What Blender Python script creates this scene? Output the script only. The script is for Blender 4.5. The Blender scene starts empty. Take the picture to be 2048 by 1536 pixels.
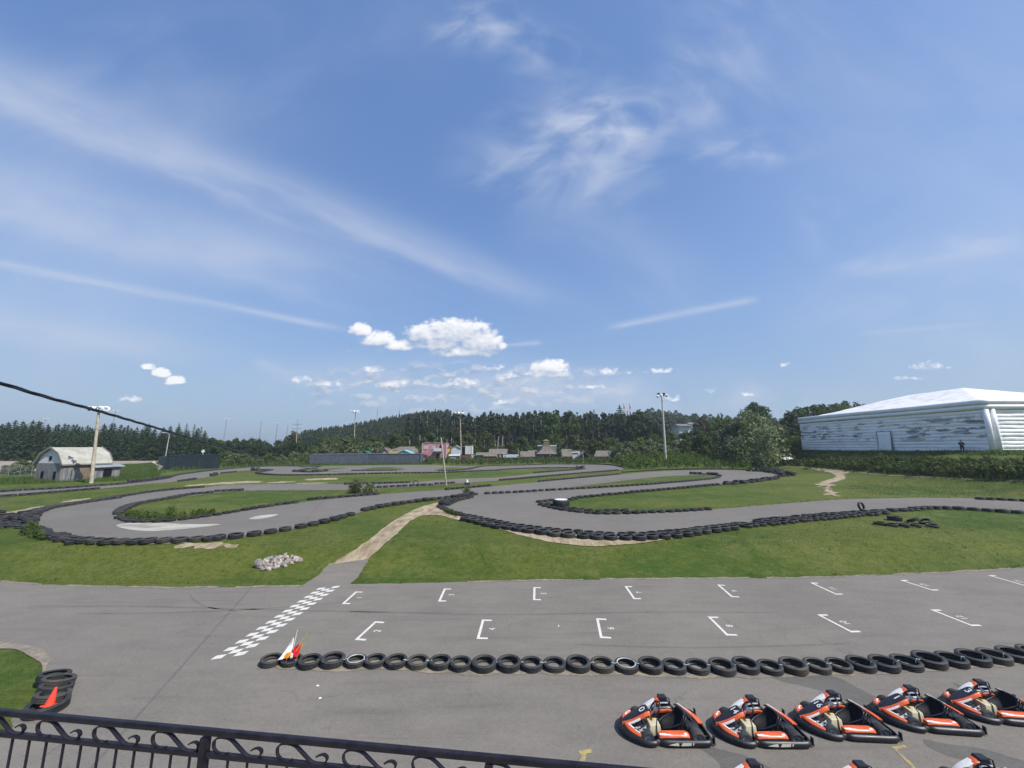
import bpy, bmesh, math, random
import numpy as np
from mathutils import Vector, Matrix, noise
from mathutils.geometry import delaunay_2d_cdt
C = bpy.context.scene.collection
PI = math.pi
R = math.radians
rnd = random.Random(7)

# ------------------------------------------------------------------ camera and survey
FPX, PX0, PY0 = 765.0, 1024.0, 768.0
PITCH = R(9.28)
CAM = Vector((0, 0, 5.8))
CP, SP = math.cos(PITCH), math.sin(PITCH)

def ray(px, py):
    u = (PY0 - py) / FPX
    return Vector(((px - PX0) / FPX, CP - SP * u, SP + CP * u))

def sstep(x):
    x = 0.0 if x < 0 else 1.0 if x > 1 else x
    return x * x * (3 - 2 * x)

def edge_y(x):
    return 17.75 + (0.0033 * x * x if x > 0 else 0.0) if x < 40 else 23.0

def ground_z(x, y):
    z = 0.80 * sstep((y - edge_y(x) - 0.05) / 3.4)
    if y > 20:
        z += 0.55 * min(1.0, (y - 20) / 28.0)
    # berm on the right, under the inflatable hall
    if x > 40 and y > 8:
        xb = 46.5 + 0.113 * (y - 35)
        z += 3.3 * sstep((x - xb) / 11.5) + 0.75 * sstep((x - xb - 9) / 8.0)
    # weedy mound at the right-hand light pole
    d2 = (x - 35) ** 2 + (y - 88) ** 2
    if d2 < 1600:
        z += 2.0 * math.exp(-d2 / 150.0)
    if y > 150:
        z += 25.0 * sstep((x + 200) / 150.0) * (1 - 0.45 * sstep((x - 60) / 140.0)) * sstep((y - 195) / 140.0)
    return z

def G(px, py, lift=0.0):
    """the point of the ground (plus lift) that is seen at a pixel of the 2048 x 1536 photograph"""
    d = ray(px, py)
    t, dt = 3.0, 0.25
    while t < 900:
        p = CAM + d * t
        if p.z <= ground_z(p.x, p.y) + lift:
            lo, hi = t - dt, t
            for _ in range(18):
                m = (lo + hi) / 2
                p = CAM + d * m
                if p.z <= ground_z(p.x, p.y) + lift: hi = m
                else: lo = m
            p = CAM + d * hi
            return Vector((p.x, p.y, ground_z(p.x, p.y)))
        dt = max(0.12, t * 0.012)
        t += dt
    p = CAM + d * 400
    return Vector((p.x, p.y, ground_z(p.x, p.y)))

def at(px, py, t):
    """point at depth t along the ray of a pixel"""
    return CAM + ray(px, py) * t

def on_ground(px, t):
    """ground point in the vertical plane of column px at depth t (horizon row)"""
    x = (px - PX0) / FPX * t
    y = t * 1.0133
    return Vector((x, y, ground_z(x, y)))

# ------------------------------------------------------------------ object helpers
def tag(o, label=None, cat=None, group=None, kind=None):
    if label: o['label'] = label
    if cat: o['category'] = cat
    if group: o['group'] = group
    if kind: o['kind'] = kind
    return o

def empty(name, loc=(0, 0, 0), rz=0.0):
    o = bpy.data.objects.new(name, None)
    C.objects.link(o)
    o.location = loc
    o.rotation_euler = (0, 0, rz)
    o.empty_display_size = 0.2
    return o

def link(name, me, parent=None, loc=None, rot=None):
    o = bpy.data.objects.new(name, me)
    C.objects.link(o)
    if parent: o.parent = parent
    if loc is not None: o.location = loc
    if rot is not None: o.rotation_euler = rot
    return o

def copy_tree(o, parent=None):
    c = o.copy()
    C.objects.link(c)
    if parent: c.parent = parent
    for ch in list(o.children):
        copy_tree(ch, c)
    return c

class MB:
    """collects shapes and becomes one mesh"""
    def __init__(self):
        self.v, self.f, self.mi = [], [], []
    def add(self, vs, fs, mat=0):
        n = len(self.v)
        self.v.extend([tuple(p) for p in vs])
        self.f.extend([tuple(i + n for i in f) for f in fs])
        self.mi.extend([mat] * len(fs))
        return self
    def box(self, c, s, rz=0.0, mat=0, taper=1.0, rot=None):
        hx, hy, hz = s[0] / 2, s[1] / 2, s[2] / 2
        M = rot if rot is not None else Matrix.Rotation(rz, 3, 'Z')
        vs = []
        for z, k in ((-hz, 1.0), (hz, taper)):
            for x, y in ((-hx, -hy), (hx, -hy), (hx, hy), (-hx, hy)):
                vs.append(M @ Vector((x * k, y * k, z)) + Vector(c))
        return self.add(vs, [(3, 2, 1, 0), (4, 5, 6, 7), (0, 1, 5, 4), (1, 2, 6, 5), (2, 3, 7, 6), (3, 0, 4, 7)], mat)
    def tube(self, pts, r, n=8, mat=0, cap=True, closed=False):
        pts = [Vector(p) for p in pts]
        m = len(pts)
        rs = r if isinstance(r, (list, tuple)) else [r] * m
        up = None
        vs = []
        for i, p in enumerate(pts):
            if closed: t = pts[(i + 1) % m] - pts[i - 1]
            else: t = pts[min(i + 1, m - 1)] - pts[max(i - 1, 0)]
            t.normalize()
            if up is None:
                up = Vector((0, 0, 1)) if abs(t.z) < 0.9 else Vector((1, 0, 0))
            a = t.cross(up)
            if a.length < 1e-6: a = t.cross(Vector((0, 1, 0.3)))
            a.normalize()
            b = a.cross(t).normalized()
            up = b
            for k in range(n):
                w = 2 * PI * k / n
                vs.append(p + a * (math.cos(w) * rs[i]) + b * (math.sin(w) * rs[i]))
        fs = []
        for i in range(m if closed else m - 1):
            j = (i + 1) % m
            for k in range(n):
                l = (k + 1) % n
                fs.append((i * n + k, j * n + k, j * n + l, i * n + l))
        if cap and not closed:
            fs.append(tuple(range(n - 1, -1, -1))[::-1])
            fs.append(tuple((m - 1) * n + k for k in range(n))[::-1])
        return self.add(vs, fs, mat)
    def bar(self, pts, wid, thk, side, mat=0, closed=False):
        """flat bar swept along pts; wid along the fixed vector side, thk across"""
        pts = [Vector(p) for p in pts]; side = Vector(side).normalized()
        m = len(pts); vs = []
        for i, p in enumerate(pts):
            if closed: t = pts[(i + 1) % m] - pts[i - 1]
            else: t = pts[min(i + 1, m - 1)] - pts[max(i - 1, 0)]
            t.normalize()
            nrm = t.cross(side)
            nrm.normalize()
            w = wid[i] if isinstance(wid, (list, tuple)) else wid
            for a, b in ((-1, -1), (1, -1), (1, 1), (-1, 1)):
                vs.append(p + side * (a * w / 2) + nrm * (b * thk / 2))
        fs = []
        for i in range(m if closed else m - 1):
            j = (i + 1) % m
            for k in range(4):
                l = (k + 1) % 4
                fs.append((i * 4 + k, i * 4 + l, j * 4 + l, j * 4 + k))
        if not closed:
            fs += [(3, 2, 1, 0), tuple((m - 1) * 4 + k for k in range(4))]
        return self.add(vs, fs, mat)
    def lathe(self, prof, n=24, M=None, mat=0, closed=True):
        M = M or Matrix.Identity(4)
        vs = []
        for r, z in prof:
            for k in range(n):
                w = 2 * PI * k / n
                vs.append(M @ Vector((r * math.cos(w), r * math.sin(w), z)))
        m = len(prof); fs = []
        for i in range(m if closed else m - 1):
            j = (i + 1) % m
            for k in range(n):
                l = (k + 1) % n
                fs.append((i * n + k, i * n + l, j * n + l, j * n + k))
        return self.add(vs, fs, mat)
    def prism(self, poly, z0, z1, M=None, mat=0):
        M = M or Matrix.Identity(4)
        n = len(poly)
        vs = [M @ Vector((x, y, z0)) for x, y in poly] + [M @ Vector((x, y, z1)) for x, y in poly]
        fs = [tuple(range(n - 1, -1, -1)), tuple(range(n, 2 * n))]
        for k in range(n):
            l = (k + 1) % n
            fs.append((k, l, n + l, n + k))
        return self.add(vs, fs, mat)
    def mesh(self, name, mats, smooth=None, bevel=0.0, fix=True):
        me = bpy.data.meshes.new(name)
        me.from_pydata(self.v, [], self.f)
        for m in (mats if isinstance(mats, (list, tuple)) else [mats]): me.materials.append(m)
        me.polygons.foreach_set('material_index', self.mi)
        bm = bmesh.new(); bm.from_mesh(me)
        if fix: bmesh.ops.recalc_face_normals(bm, faces=bm.faces)
        if bevel > 0:
            es = [e for e in bm.edges if len(e.link_faces) == 2 and e.calc_face_angle(0) > 0.6]
            if es: bmesh.ops.bevel(bm, geom=es, offset=bevel, segments=2, profile=0.6, affect='EDGES', clamp_overlap=True)
        if smooth is not None:
            for f in bm.faces: f.smooth = True
            for e in bm.edges:
                if len(e.link_faces) == 2 and e.calc_face_angle(0) > smooth: e.smooth = False
        bm.to_mesh(me); bm.free(); me.update()
        return me
    def build(self, name, mats, parent=None, smooth=None, bevel=0.0, loc=None, rot=None):
        return link(name, self.mesh(name, mats, smooth, bevel), parent, loc, rot)

def smoothpts(pts, k=4, closed=False):
    """Catmull-Rom resample of a polyline"""
    P = [Vector(p) for p in pts]; n = len(P); out = []
    for i in range(n if closed else n - 1):
        if closed: a, b, c, d = P[i - 1], P[i], P[(i + 1) % n], P[(i + 2) % n]
        else: a, b, c, d = P[max(i - 1, 0)], P[i], P[i + 1], P[min(i + 2, n - 1)]
        for j in range(k):
            t = j / k
            out.append(0.5 * ((2 * b) + (c - a) * t + (2 * a - 5 * b + 4 * c - d) * t * t + (3 * b - a - 3 * c + d) * t ** 3))
    if not closed: out.append(P[-1])
    return out

# ------------------------------------------------------------------ materials
class NT:
    def __init__(self, tree):
        self.t = tree
    def n(self, typ, **kw):
        nd = self.t.nodes.new(typ)
        for k, v in kw.items():
            if k.startswith('i_'):
                key = k[2:]
                key = int(key) if key.isdigit() else key.replace('_', ' ')
                self.set(nd, key, v)
            else: setattr(nd, k, v)
        return nd
    def set(self, nd, key, v):
        if hasattr(v, 'is_output') or isinstance(v, bpy.types.NodeSocket): self.t.links.new(v, nd.inputs[key])
        else: nd.inputs[key].default_value = v
    def math(self, op, a, b=None, c=None, clamp=False):
        nd = self.t.nodes.new('ShaderNodeMath'); nd.operation = op; nd.use_clamp = clamp
        for i, v in enumerate((a, b, c)):
            if v is not None: self.set(nd, i, v)
        return nd.outputs[0]
    def vmath(self, op, a, b=None, out=0):
        nd = self.t.nodes.new('ShaderNodeVectorMath'); nd.operation = op
        for i, v in enumerate((a, b)):
            if v is not None: self.set(nd, i, v)
        return nd.outputs[out]
    def mix(self, fac, a, b, blend='MIX'):
        nd = self.t.nodes.new('ShaderNodeMix'); nd.data_type = 'RGBA'; nd.blend_type = blend
        self.set(nd, 0, fac)
        for k, v in ((6, a), (7, b)):
            if isinstance(v, (tuple, list)): v = (v[0], v[1], v[2], 1)
            self.set(nd, k, v)
        return nd.outputs[2]
    def ramp(self, fac, lo, hi, clamp=True):
        nd = self.t.nodes.new('ShaderNodeMapRange'); nd.clamp = clamp; nd.interpolation_type = 'SMOOTHSTEP'
        self.set(nd, 0, fac); self.set(nd, 1, lo); self.set(nd, 2, hi)
        return nd.outputs[0]
    def noise(self, vec, scale, detail=4.0, rough=0.55, dist=0.0, out=0):
        nd = self.t.nodes.new('ShaderNodeTexNoise')
        if vec is not None: self.set(nd, 'Vector', vec)
        nd.inputs['Scale'].default_value = scale; nd.inputs['Detail'].default_value = detail
        nd.inputs['Roughness'].default_value = rough; nd.inputs['Distortion'].default_value = dist
        return nd.outputs[out]

def mat(name, rough=0.6, spec=0.4, metallic=0.0, color=(0.5, 0.5, 0.5), fn=None, bump=None):
    m = bpy.data.materials.new(name); m.use_nodes = True
    t = NT(m.node_tree)
    bs = m.node_tree.nodes['Principled BSDF']
    bs.inputs['Roughness'].default_value = rough
    bs.inputs['Specular IOR Level'].default_value = spec
    bs.inputs['Metallic'].default_value = metallic
    bs.inputs['Base Color'].default_value = (*color, 1)
    if fn: fn(t, bs)
    return m

def geo(t): return t.n('ShaderNodeNewGeometry').outputs['Position']
def objc(t): return t.n('ShaderNodeTexCoord').outputs['Object']
def add_bump(t, bs, h, strength=0.3, dist=0.02):
    b = t.n('ShaderNodeBump'); b.inputs['Strength'].default_value = strength; b.inputs['Distance'].default_value = dist
    t.set(b, 'Height', h); t.set(bs, 'Normal', b.outputs[0])
def scaled(t, v, s):
    return t.vmath('MULTIPLY', v, s)

def plain(name, c, rough=0.6, spec=0.4, var=0.12, scale=6.0, metallic=0.0, obj=True):
    """a colour with gentle wear"""
    def fn(t, bs):
        v = objc(t) if obj else geo(t)
        nz = t.noise(v, scale, 5, 0.6)
        nf = t.noise(v, scale * 9, 3, 0.6)
        f = t.math('ADD', t.math('MULTIPLY', nz, 0.7), t.math('MULTIPLY', nf, 0.3))
        lo = tuple(x * (1 - 2.2 * var) for x in c); hi = tuple(min(1, x * (1 + 2.0 * var)) for x in c)
        t.set(bs, 'Base Color', t.mix(t.ramp(f, 0.3, 0.7), lo, hi))
        t.set(bs, 'Roughness', t.math('ADD', t.math('MULTIPLY', nz, 0.25), rough - 0.12))
    return mat(name, rough, spec, metallic, c, fn)

def f_grass(t, bs):
    p = geo(t)
    big = t.noise(scaled(t, p, (0.7, 1.3, 1.0)), 0.10, 5, 0.6)
    mid = t.noise(p, 0.6, 5, 0.62)
    fine = t.noise(scaled(t, p, (1.0, 1.6, 1.0)), 6.0, 6, 0.7)
    vf = t.noise(p, 38.0, 3, 0.7)
    c = t.mix(t.ramp(big, 0.40, 0.60), (0.046, 0.082, 0.012), (0.112, 0.124, 0.023))
    c = t.mix(t.ramp(mid, 0.42, 0.72), c, (0.122, 0.134, 0.035))
    c = t.mix(t.math('MULTIPLY', t.ramp(fine, 0.42, 0.66), 0.7), c, (0.030, 0.062, 0.008))
    cl = t.noise(scaled(t, p, (1.0, 1.5, 1.0)), 2.1, 6, 0.72)
    c = t.mix(t.math('MULTIPLY', t.ramp(cl, 0.50, 0.68), 0.55), c, (0.132, 0.142, 0.034))
    c = t.mix(t.math('MULTIPLY', t.ramp(cl, 0.50, 0.36), 0.45), c, (0.032, 0.066, 0.009))
    c = t.mix(t.math('MULTIPLY', t.ramp(vf, 0.5, 0.75), 0.45), c, (0.10, 0.135, 0.03))
    dry = t.math('MULTIPLY', t.ramp(t.noise(p, 0.22, 6, 0.7, 0.4), 0.56, 0.74), 0.65)
    c = t.mix(dry, c, (0.15, 0.135, 0.05))
    t.set(bs, 'Base Color', c)
    add_bump(t, bs, t.math('ADD', fine, vf), 0.55, 0.05)
M_GRASS = mat('lawn', 0.85, 0.15, fn=f_grass)

def f_asphalt(base, tint, wear=0.3):
    def fn(t, bs):
        p = geo(t)
        big = t.noise(p, 0.22, 5, 0.6)
        mid = t.noise(scaled(t, p, (0.6, 1.8, 1)), 1.1, 6, 0.62)
        fine = t.noise(p, 60.0, 3, 0.75)
        grit = t.noise(p, 190.0, 2, 0.7)
        lo = tuple(base * x * (1 - wear) for x in tint); hi = tuple(base * x * (1 + wear) for x in tint)
        f = t.math('ADD', t.math('MULTIPLY', big, 0.55), t.math('MULTIPLY', mid, 0.45))
        c = t.mix(t.ramp(f, 0.34, 0.66), lo, hi)
        c = t.mix(t.math('MULTIPLY', t.ramp(fine, 0.4, 0.62), 0.5), c, tuple(base * 1.35 * x for x in tint))
        sp_ = t.noise(p, 22.0, 4, 0.8)
        c = t.mix(t.math('MULTIPLY', t.ramp(sp_, 0.48, 0.64), 0.42), c, tuple(base * 0.60 * x for x in tint))
        s2_ = t.noise(p, 7.0, 5, 0.75)
        c = t.mix(t.math('MULTIPLY', t.ramp(s2_, 0.46, 0.66), 0.30), c, tuple(base * 1.30 * x for x in tint))
        c = t.mix(t.math('MULTIPLY', t.ramp(grit, 0.55, 0.8), 0.4), c, tuple(base * 0.5 * x for x in tint))
        # rubber laid down along the driving direction, and fine cracks
        st = t.noise(scaled(t, p, (0.10, 1.5, 1)), 2.2, 5, 0.55, 0.5)
        c = t.mix(t.math('MULTIPLY', t.ramp(st, 0.56, 0.72), 0.30), c, tuple(base * 0.55 * x for x in tint))
        vo = t.n('ShaderNodeTexVoronoi', feature='DISTANCE_TO_EDGE'); vo.inputs['Scale'].default_value = 0.23
        wob = t.vmath('ADD', p, scaled(t, t.noise(p, 0.9, 4, 0.6, out=1), (1.6, 1.6, 0)))
        t.set(vo, 'Vector', wob)
        crack = t.math('MULTIPLY', t.math('SUBTRACT', 1.0, t.ramp(vo.outputs['Distance'], 0.0, 0.006)), t.ramp(t.noise(p, 0.35, 3), 0.5, 0.62))
        c = t.mix(t.math('MULTIPLY', crack, 0.22), c, (0.04, 0.04, 0.038))
        t.set(bs, 'Base Color', c)
        t.set(bs, 'Roughness', t.math('ADD', 0.72, t.math('MULTIPLY', big, 0.2)))
        add_bump(t, bs, t.math('ADD', fine, t.math('MULTIPLY', grit, 0.6)), 0.35, 0.006)
    return fn
M_PADDOCK = mat('worn_asphalt', 0.85, 0.25, fn=f_asphalt(0.165, (1.0, 0.905, 0.775), 0.17))
M_TRACK = mat('track_asphalt', 0.85, 0.25, fn=f_asphalt(0.148, (1.0, 0.91, 0.79), 0.15))
M_STAIN = mat('damp_asphalt', 0.6, 0.3, fn=f_asphalt(0.110, (1.0, 0.93, 0.83), 0.2))

def f_sand(t, bs):
    p = geo(t)
    a = t.noise(p, 0.9, 6, 0.65); b = t.noise(p, 14, 5, 0.7)
    w_ = t.noise(scaled(t, p, (2.6, .55, 1)), 1.3, 5, 0.6)
    c = t.mix(t.ramp(t.math('ADD', t.math('MULTIPLY', a, .5), t.math('MULTIPLY', w_, .5)), 0.36, 0.62), (0.215, 0.165, 0.10), (0.42, 0.35, 0.245))
    c = t.mix(t.math('MULTIPLY', t.ramp(b, 0.5, 0.72), 0.5), c, (0.15, 0.12, 0.075))
    t.set(bs, 'Base Color', c); add_bump(t, bs, t.math('ADD', a, b), 0.7, 0.06)
M_SAND = mat('sandy_dirt', 0.95, 0.1, fn=f_sand)
def f_conc(t, bs):
    p = geo(t)
    a = t.noise(scaled(t, p, (0.35, 1.2, 1)), 1.5, 6, 0.65, 0.6); b = t.noise(p, 16, 4, 0.7)
    c = t.mix(t.ramp(a, 0.32, 0.62), (0.24, 0.225, 0.19), (0.42, 0.40, 0.345))
    c = t.mix(t.math('MULTIPLY', t.ramp(b, 0.55, 0.75), 0.3), c, (0.22, 0.21, 0.19))
    t.set(bs, 'Base Color', c)
def f_dust(t, bs):
    p = geo(t)
    a = t.noise(p, 1.7, 6, 0.7); b = t.noise(p, 11, 5, 0.7)
    c = t.mix(t.ramp(t.math('ADD', t.math('MULTIPLY', a, .6), t.math('MULTIPLY', b, .4)), 0.42, 0.60), (0.172, 0.155, 0.130), (0.285, 0.24, 0.175))
    t.set(bs, 'Base Color', c); add_bump(t, bs, b, 0.4, 0.01)
M_DUST = mat('dusty_asphalt', 0.95, 0.1, fn=f_dust)
M_CONC = mat('concrete_patch', 0.9, 0.2, fn=f_conc)
def f_paint(t, bs):
    p = geo(t)
    a = t.noise(p, 5, 6, 0.7); b = t.noise(p, 55, 3, 0.7)
    c = t.mix(t.ramp(t.math('ADD', t.math('MULTIPLY', a, .6), t.math('MULTIPLY', b, .4)), 0.46, 0.72), (0.62, 0.60, 0.545), (0.36, 0.345, 0.31))
    t.set(bs, 'Base Color', c)
M_PAINT = mat('worn_white_paint', 0.7, 0.3, fn=f_paint)
def f_yel(t, bs):
    p = geo(t)
    a = t.noise(p, 9, 6, 0.7)
    t.set(bs, 'Base Color', t.mix(t.ramp(a, 0.4, 0.62), (0.40, 0.30, 0.10), (0.19, 0.18, 0.15)))
M_YELLOW = mat('faded_yellow_paint', 0.8, 0.2, fn=f_yel)

def f_rubber(t, bs):
    p = objc(t); w = geo(t)
    oi = t.n('ShaderNodeObjectInfo')
    a = t.noise(p, 7, 5, 0.65); d = t.noise(w, 3.0, 5, 0.7)
    c = t.mix(t.ramp(a, 0.35, 0.7), (0.016, 0.017, 0.019), (0.036, 0.038, 0.041))
    c = t.mix(t.math('MULTIPLY', oi.outputs['Random'], 0.4), c, (0.050, 0.050, 0.050))
    c = t.mix(t.math('MULTIPLY', t.ramp(oi.outputs['Random'], 0.72, 0.95), 0.5), c, (0.075, 0.066, 0.052))
    c = t.mix(t.math('MULTIPLY', t.ramp(d, 0.48, 0.7), 0.45), c, (0.10, 0.09, 0.07))
    t.set(bs, 'Base Color', c)
    t.set(bs, 'Roughness', t.math('ADD', 0.5, t.math('MULTIPLY', d, 0.35)))
M_RUBBER = mat('weathered_rubber', 0.65, 0.35, fn=f_rubber)
M_WALLWHITE = plain('whitewall', (0.55, 0.55, 0.53), 0.6, var=0.15)
M_STRAP = plain('strap', (0.42, 0.55, 0.50), 0.5, var=0.15)
M_BLACK = plain('black_plastic', (0.013, 0.014, 0.019), 0.42, 0.5, 0.25)
M_KBLACK = plain('kart_black', (0.014, 0.014, 0.018), 0.35, 0.5, 0.25)
M_ORANGE = plain('kart_orange', (0.60, 0.105, 0.030), 0.35, 0.5, 0.08)
M_WHITE = plain('kart_white', (0.74, 0.72, 0.68), 0.35, 0.5, 0.06)
M_CREAM = plain('fuel_tank_plastic', (0.52, 0.46, 0.30), 0.45, 0.4, 0.12)
M_METAL = plain('bright_metal', (0.52, 0.52, 0.53), 0.3, 0.6, 0.1, metallic=0.25)
M_SEAT = plain('kart_seat_black', (0.010, 0.010, 0.013), 0.7, 0.25, 0.25)
M_DKMETAL = plain('dark_metal', (0.06, 0.06, 0.065), 0.4, 0.5, 0.25, metallic=0.6)
M_IRON = plain('railing_paint', (0.013, 0.010, 0.016), 0.42, 0.4, 0.3, 14.0)
M_CONE = plain('cone_orange', (0.85, 0.07, 0.035), 0.5, 0.4, 0.06)
M_FLAGW = plain('flag_white', (0.78, 0.79, 0.82), 0.8, 0.1, 0.05)
M_FLAGR = plain('flag_red', (0.55, 0.02, 0.03), 0.8, 0.1, 0.08)
M_FLAGO = plain('flag_orange', (0.80, 0.33, 0.03), 0.8, 0.1, 0.08)
M_STICKY = plain('flag_stick', (0.55, 0.38, 0.10), 0.6)
M_STICKW = plain('pale_stick', (0.62, 0.58, 0.48), 0.6)
M_POLE = plain('weathered_pole', (0.44, 0.39, 0.30), 0.8, 0.2, 0.15, 2.0)
M_POLEG = plain('galvanised_pole', (0.40, 0.41, 0.40), 0.5, 0.4, 0.1, 2.0)
M_LAMP = plain('floodlight_housing', (0.80, 0.80, 0.80), 0.4, 0.5, 0.05)
M_CABLE = plain('cable_sheath', (0.014, 0.016, 0.03), 0.45, 0.5, 0.2)
M_MAST = plain('mast_paint', (0.22, 0.24, 0.27), 0.6)
M_MASTR = plain('mast_red', (0.42, 0.12, 0.10), 0.6)

def wood(name, c, c2, sc=(9, 9, 0.6)):
    def fn(t, bs):
        p = objc(t)
        a = t.noise(scaled(t, p, sc), 1.0, 5, 0.65); b = t.noise(p, 1.3, 4, 0.6)
        q = t.mix(t.ramp(a, 0.35, 0.65), c, c2)
        q = t.mix(t.math('MULTIPLY', t.ramp(b, 0.5, 0.75), 0.4), q, tuple(x * 0.55 for x in c))
        t.set(bs, 'Base Color', q)
        add_bump(t, bs, a, 0.5, 0.03)
    return mat(name, 0.85, 0.15, fn=fn)
M_GREYWOOD = wood('grey_boards', (0.13, 0.13, 0.13), (0.27, 0.27, 0.265))
M_BROWNWOOD = wood('brown_boards', (0.17, 0.11, 0.07), (0.26, 0.22, 0.17))
M_OLDWOOD = wood('silvered_shingles', (0.115, 0.098, 0.082), (0.235, 0.205, 0.18), (3, 3, 6))
M_ROOFTIN = plain('faded_tin_roof', (0.37, 0.36, 0.305), 0.7, 0.2, 0.12, 0.8)
M_OFFWHITE = plain('painted_gable', (0.64, 0.63, 0.61), 0.7, 0.2, 0.08, 2.0)
M_DARK = plain('dark_opening', (0.012, 0.012, 0.014), 0.8, 0.1)
M_DKTRIM = plain('dark_fascia', (0.22, 0.20, 0.20), 0.7)
def corr(name, c, freq):
    def fn(t, bs):
        p = objc(t)
        nz = t.noise(p, 1.1, 5, 0.65)
        st = t.noise(scaled(t, p, (1.4, 1.4, 0.25)), 1.2, 4, 0.6)
        q = t.mix(t.ramp(nz, 0.3, 0.7), tuple(x * 0.8 for x in c), tuple(x * 1.2 for x in c))
        q = t.mix(t.math('MULTIPLY', t.ramp(st, 0.58, 0.75), 0.4), q, (0.10, 0.08, 0.07))
        t.set(bs, 'Base Color', q)
    return mat(name, 0.55, 0.4, fn=fn)
M_CONT_DK = corr('dark_container_steel', (0.012, 0.022, 0.030), 8)
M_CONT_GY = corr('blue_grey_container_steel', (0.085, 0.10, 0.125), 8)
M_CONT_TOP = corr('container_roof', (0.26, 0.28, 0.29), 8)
M_PINK = plain('pink_render', (0.46, 0.24, 0.27), 0.85, 0.15, 0.16, 0.9)
M_PALEPINK = plain('pale_pink_board', (0.60, 0.36, 0.42), 0.85, 0.15, 0.10)
M_BURG = plain('burgundy_shutter', (0.14, 0.01, 0.04), 0.7)
M_CREAMW = plain('cream_trim', (0.62, 0.56, 0.45), 0.8, 0.2, 0.1)
M_YELW = plain('yellow_board', (0.62, 0.50, 0.13), 0.8, 0.2, 0.1)
M_WHITEW = plain('whitewashed_board', (0.56, 0.57, 0.58), 0.8, 0.2, 0.12)
M_TEAL = plain('turquoise_tarp', (0.20, 0.42, 0.45), 0.7, 0.2, 0.12)
M_GREENT = plain('green_tarp', (0.02, 0.14, 0.10), 0.7, 0.2, 0.15)
M_RUST = plain('rusty_sheet', (0.20, 0.085, 0.05), 0.85, 0.15, 0.2)
M_ROOFGREY = plain('grey_shingle_roof', (0.19, 0.18, 0.175), 0.9, 0.1, 0.2, 1.5)
M_HIGHWAY = plain('highway_gravel', (0.30, 0.26, 0.215), 0.95, 0.1, 0.10, 0.2, obj=False)
M_SKIN = plain('skin', (0.42, 0.25, 0.18), 0.6)
M_CLOTH = plain('dark_clothes', (0.022, 0.022, 0.035), 0.8, 0.1)
M_HAIR = plain('dark_hair', (0.02, 0.015, 0.012), 0.6)
M_STONE = None
def f_stone(t, bs):
    g = t.n('ShaderNodeNewGeometry')
    r = g.outputs['Random Per Island']
    c = t.mix(r, (0.20, 0.18, 0.155), (0.50, 0.46, 0.40))
    a = t.noise(geo(t), 12, 4, 0.6)
    t.set(bs, 'Base Color', t.mix(t.math('MULTIPLY', a, 0.4), c, (0.30, 0.24, 0.21)))
M_STONE = mat('field_stone', 0.85, 0.2, fn=f_stone)

def f_inflat(stain):
    def fn(t, bs):
        p = geo(t)
        base = t.mix(t.ramp(t.noise(p, 0.5, 5, 0.6), 0.3, 0.7), (0.83, 0.82, 0.795), (0.91, 0.90, 0.875))
        if stain:
            # mould in horizontal smears, mostly at mid height
            q = t.vmath('ADD', p, (3.0, 7.0, 1.0))
            s = t.noise(scaled(t, q, (0.3, 0.42, 2.1)), 1.0, 6, 0.68, 0.25)
            reg = t.noise(scaled(t, p, (0.2, 0.16, 0.35)), 1.0, 2, 0.5)
            z = t.n('ShaderNodeSeparateXYZ'); t.set(z, 0, p)
            band = t.math('MULTIPLY', t.ramp(z.outputs[2], 6.2, 7.4), t.math('SUBTRACT', 1.0, t.ramp(z.outputs[2], 9.3, 10.6)))
            f = t.ramp(t.math('ADD', s, t.math('MULTIPLY', t.math('SUBTRACT', reg, 0.5), 0.40)), 0.50, 0.575)
            f = t.math('MULTIPLY', t.math('MULTIPLY', f, band), 0.74)
            grime = t.math('MULTIPLY', t.ramp(t.noise(scaled(t, p, (0.5, 0.5, 1.0)), 1.4, 6, 0.7), 0.50, 0.75), 0.40)
            base = t.mix(grime, base, (0.52, 0.53, 0.53))
            base = t.mix(f, base, (0.05, 0.052, 0.055))
        else:
            grime = t.math('MULTIPLY', t.ramp(t.noise(scaled(t, p, (0.7, 0.7, 1.8)), 1.0, 6, 0.7), 0.52, 0.75), 0.4)
            base = t.mix(grime, base, (0.50, 0.46, 0.40))
        t.set(bs, 'Base Color', base)
    return fn
M_INFLAT = mat('white_pvc_stained', 0.45, 0.4, fn=f_inflat(True))
M_INFLAT2 = mat('white_pvc', 0.45, 0.4, fn=f_inflat(False))
M_SEAM = plain('seam_grey', (0.20, 0.21, 0.22), 0.6, obj=False)

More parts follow.
